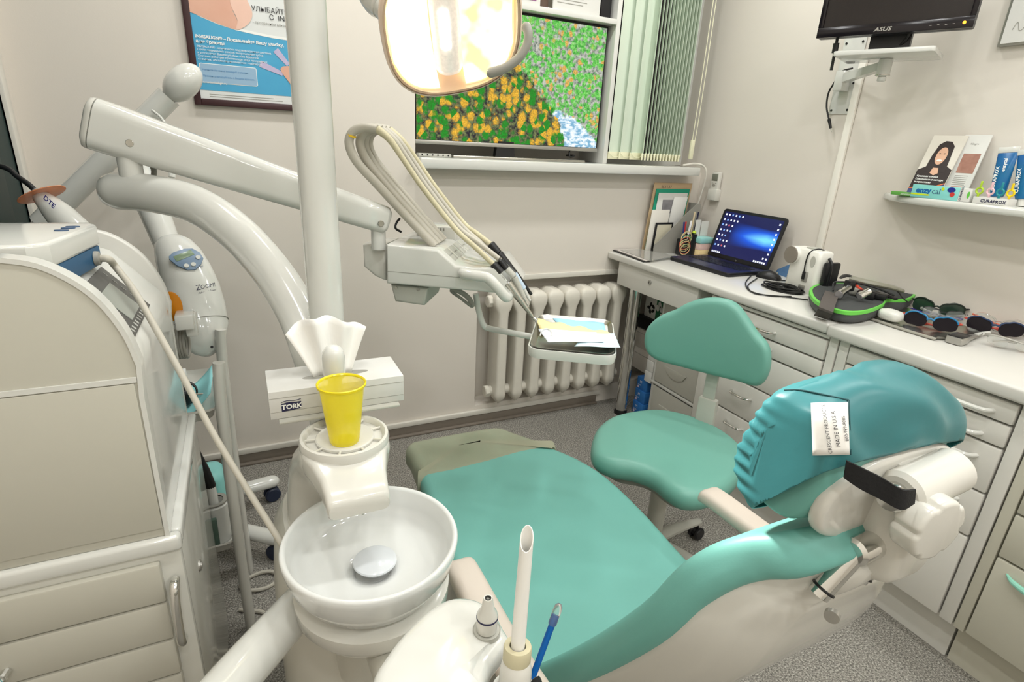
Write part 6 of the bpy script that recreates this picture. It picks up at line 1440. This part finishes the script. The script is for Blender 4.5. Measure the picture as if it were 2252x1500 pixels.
g = G(LF); g.box(.016, lw_-.016, .024, sh_-.014, .0002, .0008); sc_ = part(t, 'screen', g, lap_mat(), 'lit blue screen')
im = [mat('icon_white', (220, 226, 236), .5, emit=(220, 226, 240), estr=.5), mat('icon_blue', (110, 150, 220), .5, emit=(120, 160, 230), estr=.5), mat('icon_red', (190, 90, 100), .5, emit=(190, 90, 100), estr=.4)]
sw, shh = lw_-.032, sh_-.038
rows = [6, 5, 4, 4, 3, 4, 4]; ico = {}
def icon(x, y, k, s_=.0085):
    if k not in ico:
        g = G(LF); g.box(.016+x, .016+x+s_, .024+y, .024+y+s_, .001, .0014); o = part(sc_, 'desktop_icon', g, im[k]); ico[k] = (o.data, x, y)
    else:
        me, a, b_ = ico[k]; o = bpy.data.objects.new('desktop_icon', me); COL.objects.link(o); o.parent = sc_
        o.location = (LF.to_3x3() @ Vector((x-a, y-b_, 0)))
for r, n_ in enumerate(rows):
    for k in range(n_): icon(.008+k*.021, shh-.018-r*.026, (r*3+k) % 3 if (r+k) % 4 == 0 else (0 if (r+k) % 2 else 1))
for r in range(8): icon(sw-.018, shh-.024-r*.0235, 0)
icon(sw-.036, shh-.024-7*.0235, 0)
for k in range(5): icon(.006+k*.012, .002, 0, .005)
for k in range(6): icon(sw-.08+k*.012, .002, 0, .005)
g = G(); g.text('hp', .010, LF @ Matrix.Translation((lw_/2, .0085, .0008)), align='CENTER', shear=.2); part(t, 'logo', g, M['silver'])
# mouse
p = PX(1690, 612, z=z); t = thing('computer_mouse', 'black computer mouse beside the laptop on the desk', 'mouse', (p.x, p.y, z))
MMx = Matrix.Translation((p.x, p.y, z)) @ Matrix.Rotation(R_(-70), 4, 'Z')
rings = []
for (q, w_, h_) in ((-.052, .012, .008), (-.046, .024, .020), (-.025, .031, .033), (0, .031, .037), (.028, .029, .030), (.046, .024, .018), (.053, .014, .008)):
    rings.append([MMx @ Vector((q, w_*math.cos(a), max(0, h_*math.sin(a)) if math.sin(a) > 0 else 0.0)) for a in [math.pi*k/12 for k in range(13)]+[math.pi+.3, 2*math.pi-.3]])
g = G(); g.loft(rings); part(t, 'shell', g, M['black'], sharp=70)
g = G(); g.cyl(MMx @ Vector((.03, -.003, .027)), MMx @ Vector((.03, .003, .027)), .006); part(t, 'wheel', g, M['grey'])
# black cable coil
c_ = PX(1722, 632, z=z+.01); t = thing('cable_coil', 'black cable wound in loose coils on the desk by the white camera', 'cable', (c_.x, c_.y, z))
for k in range(6):
    g = G(); rr_ = .088-.005*k; g.tube([Vector((c_.x+.004*math.sin(k*2)+rr_*.62*math.cos(a), c_.y+.006*math.cos(k*3)+rr_*math.sin(a), z+.004+.0055*(k % 3)+.002*math.sin(3*a+k))) for a in [2*math.pi*q/18 for q in range(18)]], .0032, 7, 3, closed=True); part(t, 'coil', g, M['rubber'])
for pp in ([(1652, 606), (1640, 622), (1650, 640), (1690, 650), (1740, 652)], [(1665, 612), (1645, 628), (1660, 645), (1720, 652), (1778, 660)], [(1700, 622), (1712, 640), (1730, 632)], [(1775, 628), (1750, 620), (1715, 616)]):
    g = G(); g.tube([PX(u, v, z=z+.004) for u, v in pp], .0026, 7, 5); part(t, 'loose_turn', g, M['rubber'])
# white upright camera
t = thing('video_camera', 'white upright handheld video camera with a grey lens cap standing on the desk', 'camera', (2.07, 1.46, z))
KM_ = Matrix.Translation((2.06, 1.475, z)) @ Matrix.Rotation(R_(-8), 4, 'Z')
wc = mat('camera_white', (230, 228, 220), .3, var=.02)
g = G(KM_); g.loft([[Vector((p[0], p[1], h)) for p in rrect(w_, l_, .014, 4, ox, oy)] for (h, w_, l_, ox, oy) in ((0, .075, .15, 0, 0), (.01, .08, .156, 0, 0), (.09, .078, .15, 0, .0), (.13, .076, .15, 0, 0), (.165, .072, .145, 0, .0), (.172, .06, .13, 0, 0))]); part(t, 'body', g, wc, sharp=50)
g = G(KM_); g.cyl((-.05, .058, .138), (.02, .058, .138), .036, seg=32, bev=.004); part(t, 'lens_barrel', g, wc)
g = G(KM_); g.cyl((-.056, .058, .138), (-.0505, .058, .138), .035, seg=32, bev=.001); part(t, 'lens_cap', g, mat('taupe_lens_cap', (128, 120, 110), .5), 'grey round lens cap')
g = G(KM_); g.prism(oval(.012, .022, 20), frame((-.0392, -.045, .13), (0, -1, 0), (0, 0, 1)), .001); part(t, 'microphone_grille', g, M['lgrey'])
g = G(KM_); g.box(-.0425, -.0392, -.038, -.01, .045, .085, .001); part(t, 'port', g, M['grey'])
g = G(KM_); g.box(-.0425, -.0392, -.036, -.004, .012, .030, .001); part(t, 'type_plate', g, M['silver'])
g = G(KM_); g.tube([(.0, -.05, .176), (-.02, -.035, .178), (-.038, -.018, .16), (-.044, -.016, .12), (-.046, -.02, .09), (-.047, -.022, .065)], .0026, 8); g.tube([(-.046, -.021, .085), (-.047, -.022, .055)], .006, 10, smooth=False); part(t, 'side_cable', g, M['rubber'])
g = G(KM_); g.box(-.02, .05, -.10, -.078, .025, .135, .008); g.tube([(0, -.08, .025), (0, -.098, .03), (0, -.10, .12), (0, -.082, .15)], .006, 8); part(t, 'hand_strap', g, M['black'])
g = G(KM_); g.box(-.02, .02, -.02, .02, .1725, .178, .002); part(t, 'top_plate', g, M['lgrey'])
# blue leaflet behind the mouse
q0, q1 = PX(1698, 602, z=z), PX(1726, 612, z=z); up_ = Vector((.035, 0, .075))
g = G(); g.add([q0+Vector((.02, 0, 0)), q1+Vector((.02, 0, 0)), q1+Vector((.02, 0, 0))+up_, q0+Vector((.02, 0, 0))+up_*.25], [(0, 1, 2, 3)]); g.add([p+Vector((.001, .0, 0)) for p in g.v], [(3, 2, 1, 0)])
o = solo('blue_leaflet', g, mat('steel_blue_print', (62, 96, 136), .5, col2=(90, 124, 160), vscale=70), 'small blue printed leaflet propped beside the white camera', 'leaflet')
# papers in a clear sleeve at the desk end
Pq = lambda pts, zz: [PX(u, v, z=zz) for u, v in pts]
g = G(); q = Pq([(1336, 548), (1368, 541), (1476, 566), (1400, 578)], z); q = [Vector((max(1.725, p.x), min(YB-.003, p.y), 0)) for p in q]; g.prism([(p.x, p.y) for p in q], Matrix.Translation((0, 0, z)), .006); o = solo('document_folder', g, M['black'], 'black folder lying at the desk end under a clear sleeve', 'folder')
g = G(); g.prism([(p.x+.006, p.y-.01) for p in q], Matrix.Translation((0, 0, z+.0065)), .003); solo('paper_sheets', g, mat('printed_sheet', (214, 208, 200), .6, col2=(186, 176, 170), vscale=14), 'printed sheets on top of the black folder', 'papers')
g = G(); g.prism([(p.x+.02, p.y-.03) for p in q], Matrix.Translation((0, 0, z+.010)), .0012); solo('clear_sleeve', g, M['clear'], 'glossy clear plastic sleeve lying over the printed sheets', 'sleeve')
# magazine file with folders
t = thing('magazine_file', 'grey slanted magazine file on the desk against the back wall', 'file holder', (2.05, 2.33, z))
fx0, fx1, fy0, fy1 = 1.925, 2.205, 2.28, 2.375
prof_f = [(fx0, 0), (fx1, 0), (fx1, .255), (fx1-.03, .258), (fx1-.09, .21), (fx0+.02, .06), (fx0, .05)]
for yy in (fy0, fy1-.003):
    g = G(); g.prism(prof_f, frame((0, yy+.003, z), (1, 0, 0), (0, 0, 1)), .003); part(t, 'side_panel', g, M['grey'])
g = G(); g.box(fx0, fx1, fy0+.003, fy1-.003, z, z+.003); g.box(fx1-.003, fx1, fy0+.003, fy1-.003, z, z+.255); part(t, 'spine', g, M['grey'])
def card(name, label, m, x0, x1, y, h, th=.003, cat='folder', tilt=0):
    g = G(); g.box(x0, x1, y-th/2, y+th/2, z+.0035, z+h, .0005); g.v = [Vector((p.x+(p.z-z)*tilt, p.y, p.z)) for p in g.v]
    return solo(name, g, m, label, cat)
o = card('brown_envelope', 'brown paper envelope standing at the back of the magazine file', mat('kraft_paper', (196, 168, 132), .7), 1.915, 2.17, 2.366, .355, cat='envelope', tilt=.08)
g = G(); g.text('05.11.17', .02, frame((1.99, 2.3635, z+.328), (1, 0, 0), (0, 0, 1))); part(o, 'lettering', g, M['ink'])
card('green_folder', 'bright green folder standing in front of the brown envelope', mat('green_folder_card', (24, 150, 118), .5), 1.93, 2.155, 2.359, .325, tilt=.08)
o = card('printed_sheet', 'white sheet with a dark photo print standing in the magazine file', M['paper'], 1.945, 2.14, 2.352, .305, cat='paper', tilt=.08)
g = G(); g.box(2.0, 2.10, 2.3495, 2.3502, z+.20, z+.27); part(o, 'photo_print', g, mat('dark_photo', (60, 58, 64), .4, col2=(170, 168, 170), vscale=18))
card('white_booklet', 'white rounded booklet standing slanted in the magazine file', M['paper'], 2.035, 2.125, 2.344, .285, .005, cat='booklet', tilt=.12)
card('white_leaflet', 'plain white leaflet pack standing at the left of the magazine file', mat('bone_paper', (228, 224, 214), .7), 1.915, 2.03, 2.336, .22, .006, cat='leaflet', tilt=.06)
o = card('tablet_case', 'black edged tablet standing low in the magazine file', M['black'], 1.945, 2.06, 2.325, .155, .006, cat='tablet', tilt=.06)
g = G(); g.box(1.955, 2.05, 2.3212, 2.3218, z+.012, z+.145); g.v = [Vector((p.x+(p.z-z)*.06, p.y, p.z)) for p in g.v]; part(o, 'screen', g, mat('cream_screen', (214, 208, 186), .3))
# pen pot
pc = Vector((2.075, 2.225, z)); t = thing('pen_pot', 'black divided pen pot with rubber bands in front of the magazine file', 'pen pot', pc)
g = G(); g.box(pc.x-.03, pc.x+.055, pc.y-.03, pc.y+.03, z, z+.085, .008); part(t, 'low_bin', g, M['black'])
g = G(); g.lathe([(0, 0), (.03, 0), (.031, .11), (.028, .112), (.027, .02), (0, .02)], pc+Vector((.035, -.005, 0)), (0, 0, 1), 24); part(t, 'tall_tube', g, M['black'])
bands = [mat('rubber_band_cream', (222, 206, 150), .6), mat('rubber_band_red', (196, 90, 70), .6), mat('rubber_band_green', (110, 170, 110), .6)]
for k in range(9):
    g = G(); cz_ = z+.10-.008*k; rr_ = .032+.003*math.sin(k*2); g.tube([Vector((pc.x-.024+.004*math.sin(k)+rr_*math.cos(a), pc.y-.033-.004*math.sin(a), cz_+(rr_*.9)*math.sin(a))) for a in [2*math.pi*q/14 for q in range(14)]], .0016, 6, 2, closed=True); part(t, 'rubber_band', g, bands[(0, 0, 2, 0, 1, 0, 0, 1, 0)[k]])
for k, (dx, dy, h, cc, nm, tl) in enumerate(((-.015, .0, .15, (40, 50, 120), 'blue', -.05), (-.005, .008, .15, (190, 50, 50), 'red', .02), (.006, -.012, .145, (235, 235, 238), 'white', .06), (.014, .004, .155, (240, 240, 240), 'white and yellow', .1), (.034, .006, .20, (214, 196, 160), 'wooden', .06), (.045, .0, .20, (28, 30, 60), 'navy', .1))):
    b_ = Vector((pc.x+dx, pc.y+dy, z+.022)); e_ = b_+Vector((tl*h, 0, h))
    if dx < .03: b_ = b_+Vector((0, 0, .064))
    g = G(); g.cyl(b_, e_, .0042, .0042, 10, .0008); solo('pen', g, mat('pen_'+nm.replace(' ', '_'), cc, .35), nm+' pen standing in the black pen pot', 'pen')
g = G(); g.cyl((pc.x+.035, pc.y-.022, z+.1145), (pc.x+.04, pc.y-.020, z+.128), .011, .009, 14, .002); solo('highlighter', g, mat('highlighter_green', (190, 214, 60), .4), 'black highlighter with a lime cap in the tall tube of the pen pot', 'pen')
# memo box
pb = Vector((2.165, 2.20, z)); t = thing('memo_box', 'small teal lidded memo cube with pink and yellow paper on the desk', 'memo box', pb)
g = G(); g.box(pb.x-.04, pb.x+.045, pb.y-.04, pb.y+.04, z, z+.035, .002); part(t, 'yellow_paper', g, mat('yellow_paper', (240, 214, 160), .7))
g = G(); g.box(pb.x-.04, pb.x+.045, pb.y-.04, pb.y+.04, z+.0352, z+.068, .002); part(t, 'pink_paper', g, mat('pink_paper', (240, 206, 196), .7))
g = G(); g.box(pb.x-.045, pb.x+.05, pb.y-.045, pb.y+.045, z+.0685, z+.098, .006); part(t, 'lid', g, mat('aqua_lid', (150, 208, 204), .35))
for k, (a, b_, h) in enumerate(((-.045, -.012, .085), (.005, .055, .075))):
    g = G(); g.box(pb.x+a, pb.x+b_, pb.y+.01+.012*k, pb.y+.012+.012*k, z+.0985, z+.0985+h); solo('note_slip', g, M['paper'], ('narrow white note slip stuck upright in the memo cube lid', 'wide white note slip stuck upright in the memo cube lid')[k], 'note')
g = G(); g.tube([(2.20, 2.165, z+.004), (2.225, 2.13, z+.005), (2.215, 2.10, z+.004), (2.19, 2.13, z+.004)], .004, 8); solo('short_cable', g, M['rubber'], 'short black cable end lying behind the memo cube', 'cable')

# ---- loupe case
t = thing('loupe_case', 'open dark grey zip case with lime green piping on the worktop', 'case', (2.03, 1.21, z))
cs = spline([Vector((PX(u, v, z=z+.03).x, PX(u, v, z=z+.03).y, 0)) for u, v in ((1780, 645), (1787, 665), (1815, 683), (1860, 695), (1905, 692), (1940, 678), (1948, 668), (1990, 667), (2010, 656), (2000, 646), (1960, 640), (1900, 632), (1830, 630), (1795, 635))], 4, True)
cm = sum(cs, Vector())/len(cs)
def off(k, h): return [Vector((cm.x+(p.x-cm.x)*k, cm.y+(p.y-cm.y)*k, z+h)) for p in cs]
g = G(); g.loft([off(.90, 0), off(.97, .006), off(1.0, .02), off(1.0, .034), off(.93, .034), off(.92, .012), off(.5, .011), off(.1, .011)]); part(t, 'shell', g, M['dgrey'], sharp=60)
g = G(); g.loft([off(1.0, .0345), off(1.015, .0345), off(1.015, .046), off(1.0, .047), off(.955, .046), off(.955, .0345)], cap=False); part(t, 'piping', g, M['green'], 'lime green zip piping', sharp=60)
g = G(); g.loft([off(.954, .044), off(.95, .046), off(.75, .040), off(.4, .030), off(.1, .030)]); part(t, 'foam_lining', g, mat('grey_foam', (66, 68, 68), .9, bump=.4, bscale=200), sharp=60)
sa = spline([PX(u, v, z=z+h) for (u, v, h) in ((1815, 640, .053), (1806, 660, .058), (1800, 676, .051), (1795, 686, .026), (1790, 694, .003))], 4)
sb_ = spline([PX(u, v, z=z+h) for (u, v, h) in ((1846, 648, .053), (1838, 668, .058), (1832, 688, .051), (1827, 697, .026), (1822, 704, .003))], 4)
g = G(); g.loft([[p, q, q+Vector((0, 0, .002)), p+Vector((0, 0, .002))] for p, q in zip(sa, sb_)]); part(t, 'strap', g, mat('grey_strap', (84, 78, 74), .8, bump=.4, bscale=300), 'grey fabric strap')
# loupes inside it
t = thing('dental_loupes', 'black framed dental loupes with chrome barrels lying in the open case', 'loupes', (2.03, 1.2, z+.05))
L1 = lambda u, v, h=.065: PX(u, v, z=z+h)
for a, b_, r0, r1 in (((1845, 648), (1866, 632), .016, .012), ((1890, 652), (1912, 640), .015, .012)):
    g = G(); A_, B_ = L1(*a), L1(*b_, .085); g.lathe([(0, 0), (r0, 0), (r0*.96, .008), (r1, .02), (r1, (B_-A_).length), (0, (B_-A_).length)], A_, B_-A_, 24); br = part(t, 'barrel', g, M['chrome'])
    g = G(); d_ = (A_-B_).normalized(); g.cyl(A_+d_*.0002, A_+d_*.0015, r0*.85, seg=20); part(br, 'lens', g, M['lens'])
g = G(); g.tube([L1(1832, 640, .06), L1(1834, 622, .085), L1(1850, 620, .09), L1(1885, 622, .09)], .0035, 8); g.tube([L1(1885, 622, .09), L1(1930, 634, .085), L1(1966, 650, .075)], .0035, 8); part(t, 'frame', g, M['black'])
g = G(); g.box(-.016, .016, -.014, .014, -.02, .02, .006, M=Matrix.Translation(L1(1868, 628, .09))); part(t, 'hinge_block', g, M['black'])
g = G(); g.tube([L1(1848, 612, .10), L1(1862, 606, .108), L1(1885, 612, .105)], [.006, .014, .006], 10, 5, flat=.3); part(t, 'head_light', g, M['black'])
g = G(); g.tube([L1(1870, 612, .10), L1(1910, 622, .095), L1(1960, 632, .085), L1(1985, 640, .07)], [.013, .014, .011, .009], 12, 5, flat=.8); part(t, 'grey_temple', g, mat('olive_grey_plastic', (140, 138, 124), .35))
g = G(); g.tube([L1(1882, 626, .08), L1(1890, 634, .075), L1(1900, 640, .065)], .005, 8); part(t, 'red_clip', g, mat('red_clip', (200, 70, 50), .4))
g = G(); g.tube([L1(1950, 632, .07), L1(1972, 640, .066), L1(1985, 655, .055), L1(1996, 664, .05)], .0022, 8); part(t, 'wire', g, M['rubber'])
g = G(); g.tube([L1(1925, 642, .06), L1(1950, 650, .058), L1(1970, 658, .055)], [.016, .018, .012], 10, 5, flat=.3); part(t, 'side_shield', g, M['smoke'])

for (u, v, h, sx_, sy_, sz_, m_, nm) in ((1905, 648, .058, .020, .028, .014, M['black'], 'battery_pack'), (1880, 640, .062, .012, .016, .012, M['grey'], 'mount_block'), (1935, 652, .056, .018, .022, .010, M['black'], 'spare_lens_case')):
    g = G(); g.box(-sx_, sx_, -sy_, sy_, -sz_, sz_, .004, M=Matrix.Translation(L1(u, v, h)) @ Matrix.Rotation(R_(25), 4, 'Z')); part(t, nm, g, m_)

# ---- tray with white pouch and blue sunglasses
g = G(); q = [PX(u, v, z=z) for u, v in ((1891, 697), (1903, 690), (1960, 676), (2150, 735), (2110, 748), (2060, 748), (2040, 746))]
q = [Vector((p.x, p.y, 0)) for p in q]; cq = sum(q, Vector())/len(q); qs = spline(q, 4, True)
def toff(k, h): return [Vector((cq.x+(p.x-cq.x)*k, cq.y+(p.y-cq.y)*k, z+h)) for p in qs]
g.loft([toff(.94, 0), toff(.97, .002), toff(1.0, .010), toff(1.005, .012), toff(.985, .0105), toff(.93, .003), toff(.5, .0025), toff(.1, .0025)]); solo('steel_tray', g, M['steel'], 'low stainless steel tray on the worktop under blue sunglasses', 'tray', sharp=60)
pc = PX(1953, 700, z=z+.012); g = G(); g.pad(rrect(.056, .078, .024, 6, pc.x+.01, pc.y), Matrix.Translation((0, 0, z+.0045)), .036, .016, dome=.004); solo('white_pouch', g, M['white'], 'white rounded case on the steel tray beside the loupe case', 'case', sharp=80)
def glasses(name, label, base, ang, lens_m, frame_m, temple_m, w=.064, h=.044, wrap=.018, tilt=20, temple_len=.11, folded=True, brow=.0026):
    t = thing(name, label, 'glasses', base)
    Mx = Matrix.Translation(base) @ Matrix.Rotation(R_(ang), 4, 'Z') @ Matrix.Rotation(R_(tilt), 4, 'X')
    for s_ in (-1, 1):
        ol = oval(w/2, h/2, 28, s_*(w/2+.008), h/2, 2.6)
        def bend(p): return Vector((p[0], wrap*(abs(p[0])/.07)**2, p[1]+(.004 if s_*p[0] > .04 else 0)))
        P_ = [Mx @ bend(p) for p in ol]; Q_ = [Mx @ (bend(p)+Vector((0, .0018, 0))) for p in ol]
        g = G(); g.loft([P_, Q_]); part(t, 'lens', g, lens_m, sharp=60)
        g = G(); top_ = [Mx @ bend(p) for p in ol[1:14]]; g.tube(top_, brow, 8, 2); part(t, 'rim', g, frame_m)
        x_ = s_*(w+.010); hin = bend((x_, h*.75))
        if folded: pts = [hin, hin+Vector((s_*.002, .010, 0)), Vector((x_-s_*.04, wrap+.016+(.006 if s_ > 0 else 0), h*.62)), Vector((x_-s_*temple_len, wrap+.010+(.006 if s_ > 0 else 0), h*.30))]
        else: pts = [hin, hin+Vector((s_*.004, .03, 0)), hin+Vector((s_*.002, .08, -.004)), hin+Vector((0, temple_len, -.022))]
        g = G(); g.tube([Mx @ p for p in pts], [.0032, .0032, .0026], 8, 5); part(t, 'temple', g, temple_m)
    g = G(); g.tube([Mx @ Vector((-.010, .002, h*.62)), Mx @ Vector((0, -.002, h*.70)), Mx @ Vector((.010, .002, h*.62))], brow*1.2, 8, 4); part(t, 'bridge', g, frame_m)
    return t
bl_f = mat('blue_frame', (34, 120, 170), .35); rd = mat('red_temple', (206, 84, 70), .4); gr_f = mat('green_black_frame', (30, 44, 36), .3); vi = mat('violet_strip', (58, 44, 130), .4)
b_ = PX(2040, 722, z=z+.006); glasses('sunglasses', 'blue framed dark sunglasses with red temples lying on the steel tray', Vector((b_.x, b_.y, z+.006)), -68, M['smoke'], bl_f, rd, .066, .046, .016, -25)
b_ = Vector((2.212, 1.055, z))
t = glasses('protective_goggles', 'dark green wraparound goggles with a violet lower edge by the wall', Vector((b_.x-.01, b_.y, z+.004)), -72, mat('green_smoke_lens', (44, 66, 54), .1, trans=.25), gr_f, M['black'], .070, .052, .026, -8)
g = G(); Mx = Matrix.Translation(Vector((b_.x-.01, b_.y, z+.0045))) @ Matrix.Rotation(R_(-72), 4, 'Z'); g.tube([Mx @ Vector((x, .026*(abs(x)/.07)**2-.003, .003)) for x in (-.078, -.05, -.02, 0, .02, .05, .078)], .0038, 8, 4); part(t, 'violet_edge', g, vi)
b_ = Vector((2.165, .855, z)); glasses('sunglasses', 'dark sunglasses with blue bridge and red temples standing beyond the steel tray', Vector((b_.x, b_.y, z+.004)), -62, M['smoke'], mat('dark_blue_frame', (40, 60, 96), .3), rd, .066, .046, .016, -12)
b_ = Vector((2.225, .875, z)); glasses('safety_glasses', 'clear plastic safety glasses with orange temples leaning by the wall', Vector((b_.x, b_.y, z+.004)), -80, M['clear'], M['clear'], mat('orange_temple', (232, 110, 80), .4), .066, .044, .014, -10)
b_ = PX(2085, 708, z=z+.006); glasses('reading_glasses', 'clear lens spectacles with thin black frame behind the blue sunglasses', Vector((b_.x, b_.y+.02, z+.013)), -58, M['clear'], M['black'], M['clear'], .052, .032, .004, -30, brow=.0012)
b_ = PX(2215, 770, z=z+.004); glasses('spectacles', 'thin metal clear spectacles lying nearest the worktop edge', Vector((b_.x+.02, b_.y, z+.004)), 118, M['clear'], M['silver'], M['silver'], .052, .034, .004, 40, brow=.0014)
b_ = PX(2235, 735, z=z+.004); glasses('spectacles', 'brown tinted clear spectacles between the sunglasses and the handset', Vector((b_.x, b_.y, z+.004)), -50, M['clear'], mat('brown_frame', (120, 104, 92), .3, trans=.4), M['clear'], .054, .036, .008, -60, brow=.002)
# handset
h0, h1 = PX(2102, 755, z=z), PX(2158, 738, z=z); ang = math.atan2(h1.y-h0.y, h1.x-h0.x); L_ = .165
HMx = Matrix.Translation((h0.x, h0.y, z)) @ Matrix.Rotation(ang, 4, 'Z')
t = thing('handset', 'silver and black curved handset lying in front of the steel tray', 'handset', h0)
rings = []
for (x, w_, zc, th) in ((-.025, .040, .012, .020), (-.018, .048, .012, .024), (.02, .048, .012, .022), (.05, .034, .010, .016), (.09, .024, .007, .012), (.13, .020, .006, .011), (.138, .014, .006, .008)):
    rings.append([HMx @ Vector((x, p[0], max(0, zc+p[1]))) for p in rrect(w_, th, .006, 3)])
g = G(); g.loft(rings); part(t, 'body', g, M['silver'], sharp=50)
g = G(HMx); g.box(-.021, .042, -.020, .020, .0235, .0258, .001); part(t, 'black_face', g, M['black'])
g = G(HMx); g.tube([(.138, 0, .007), (.17, .0, .007), (.215, -.006, .007)], .0068, 12, 4); part(t, 'white_lead', g, M['white'])
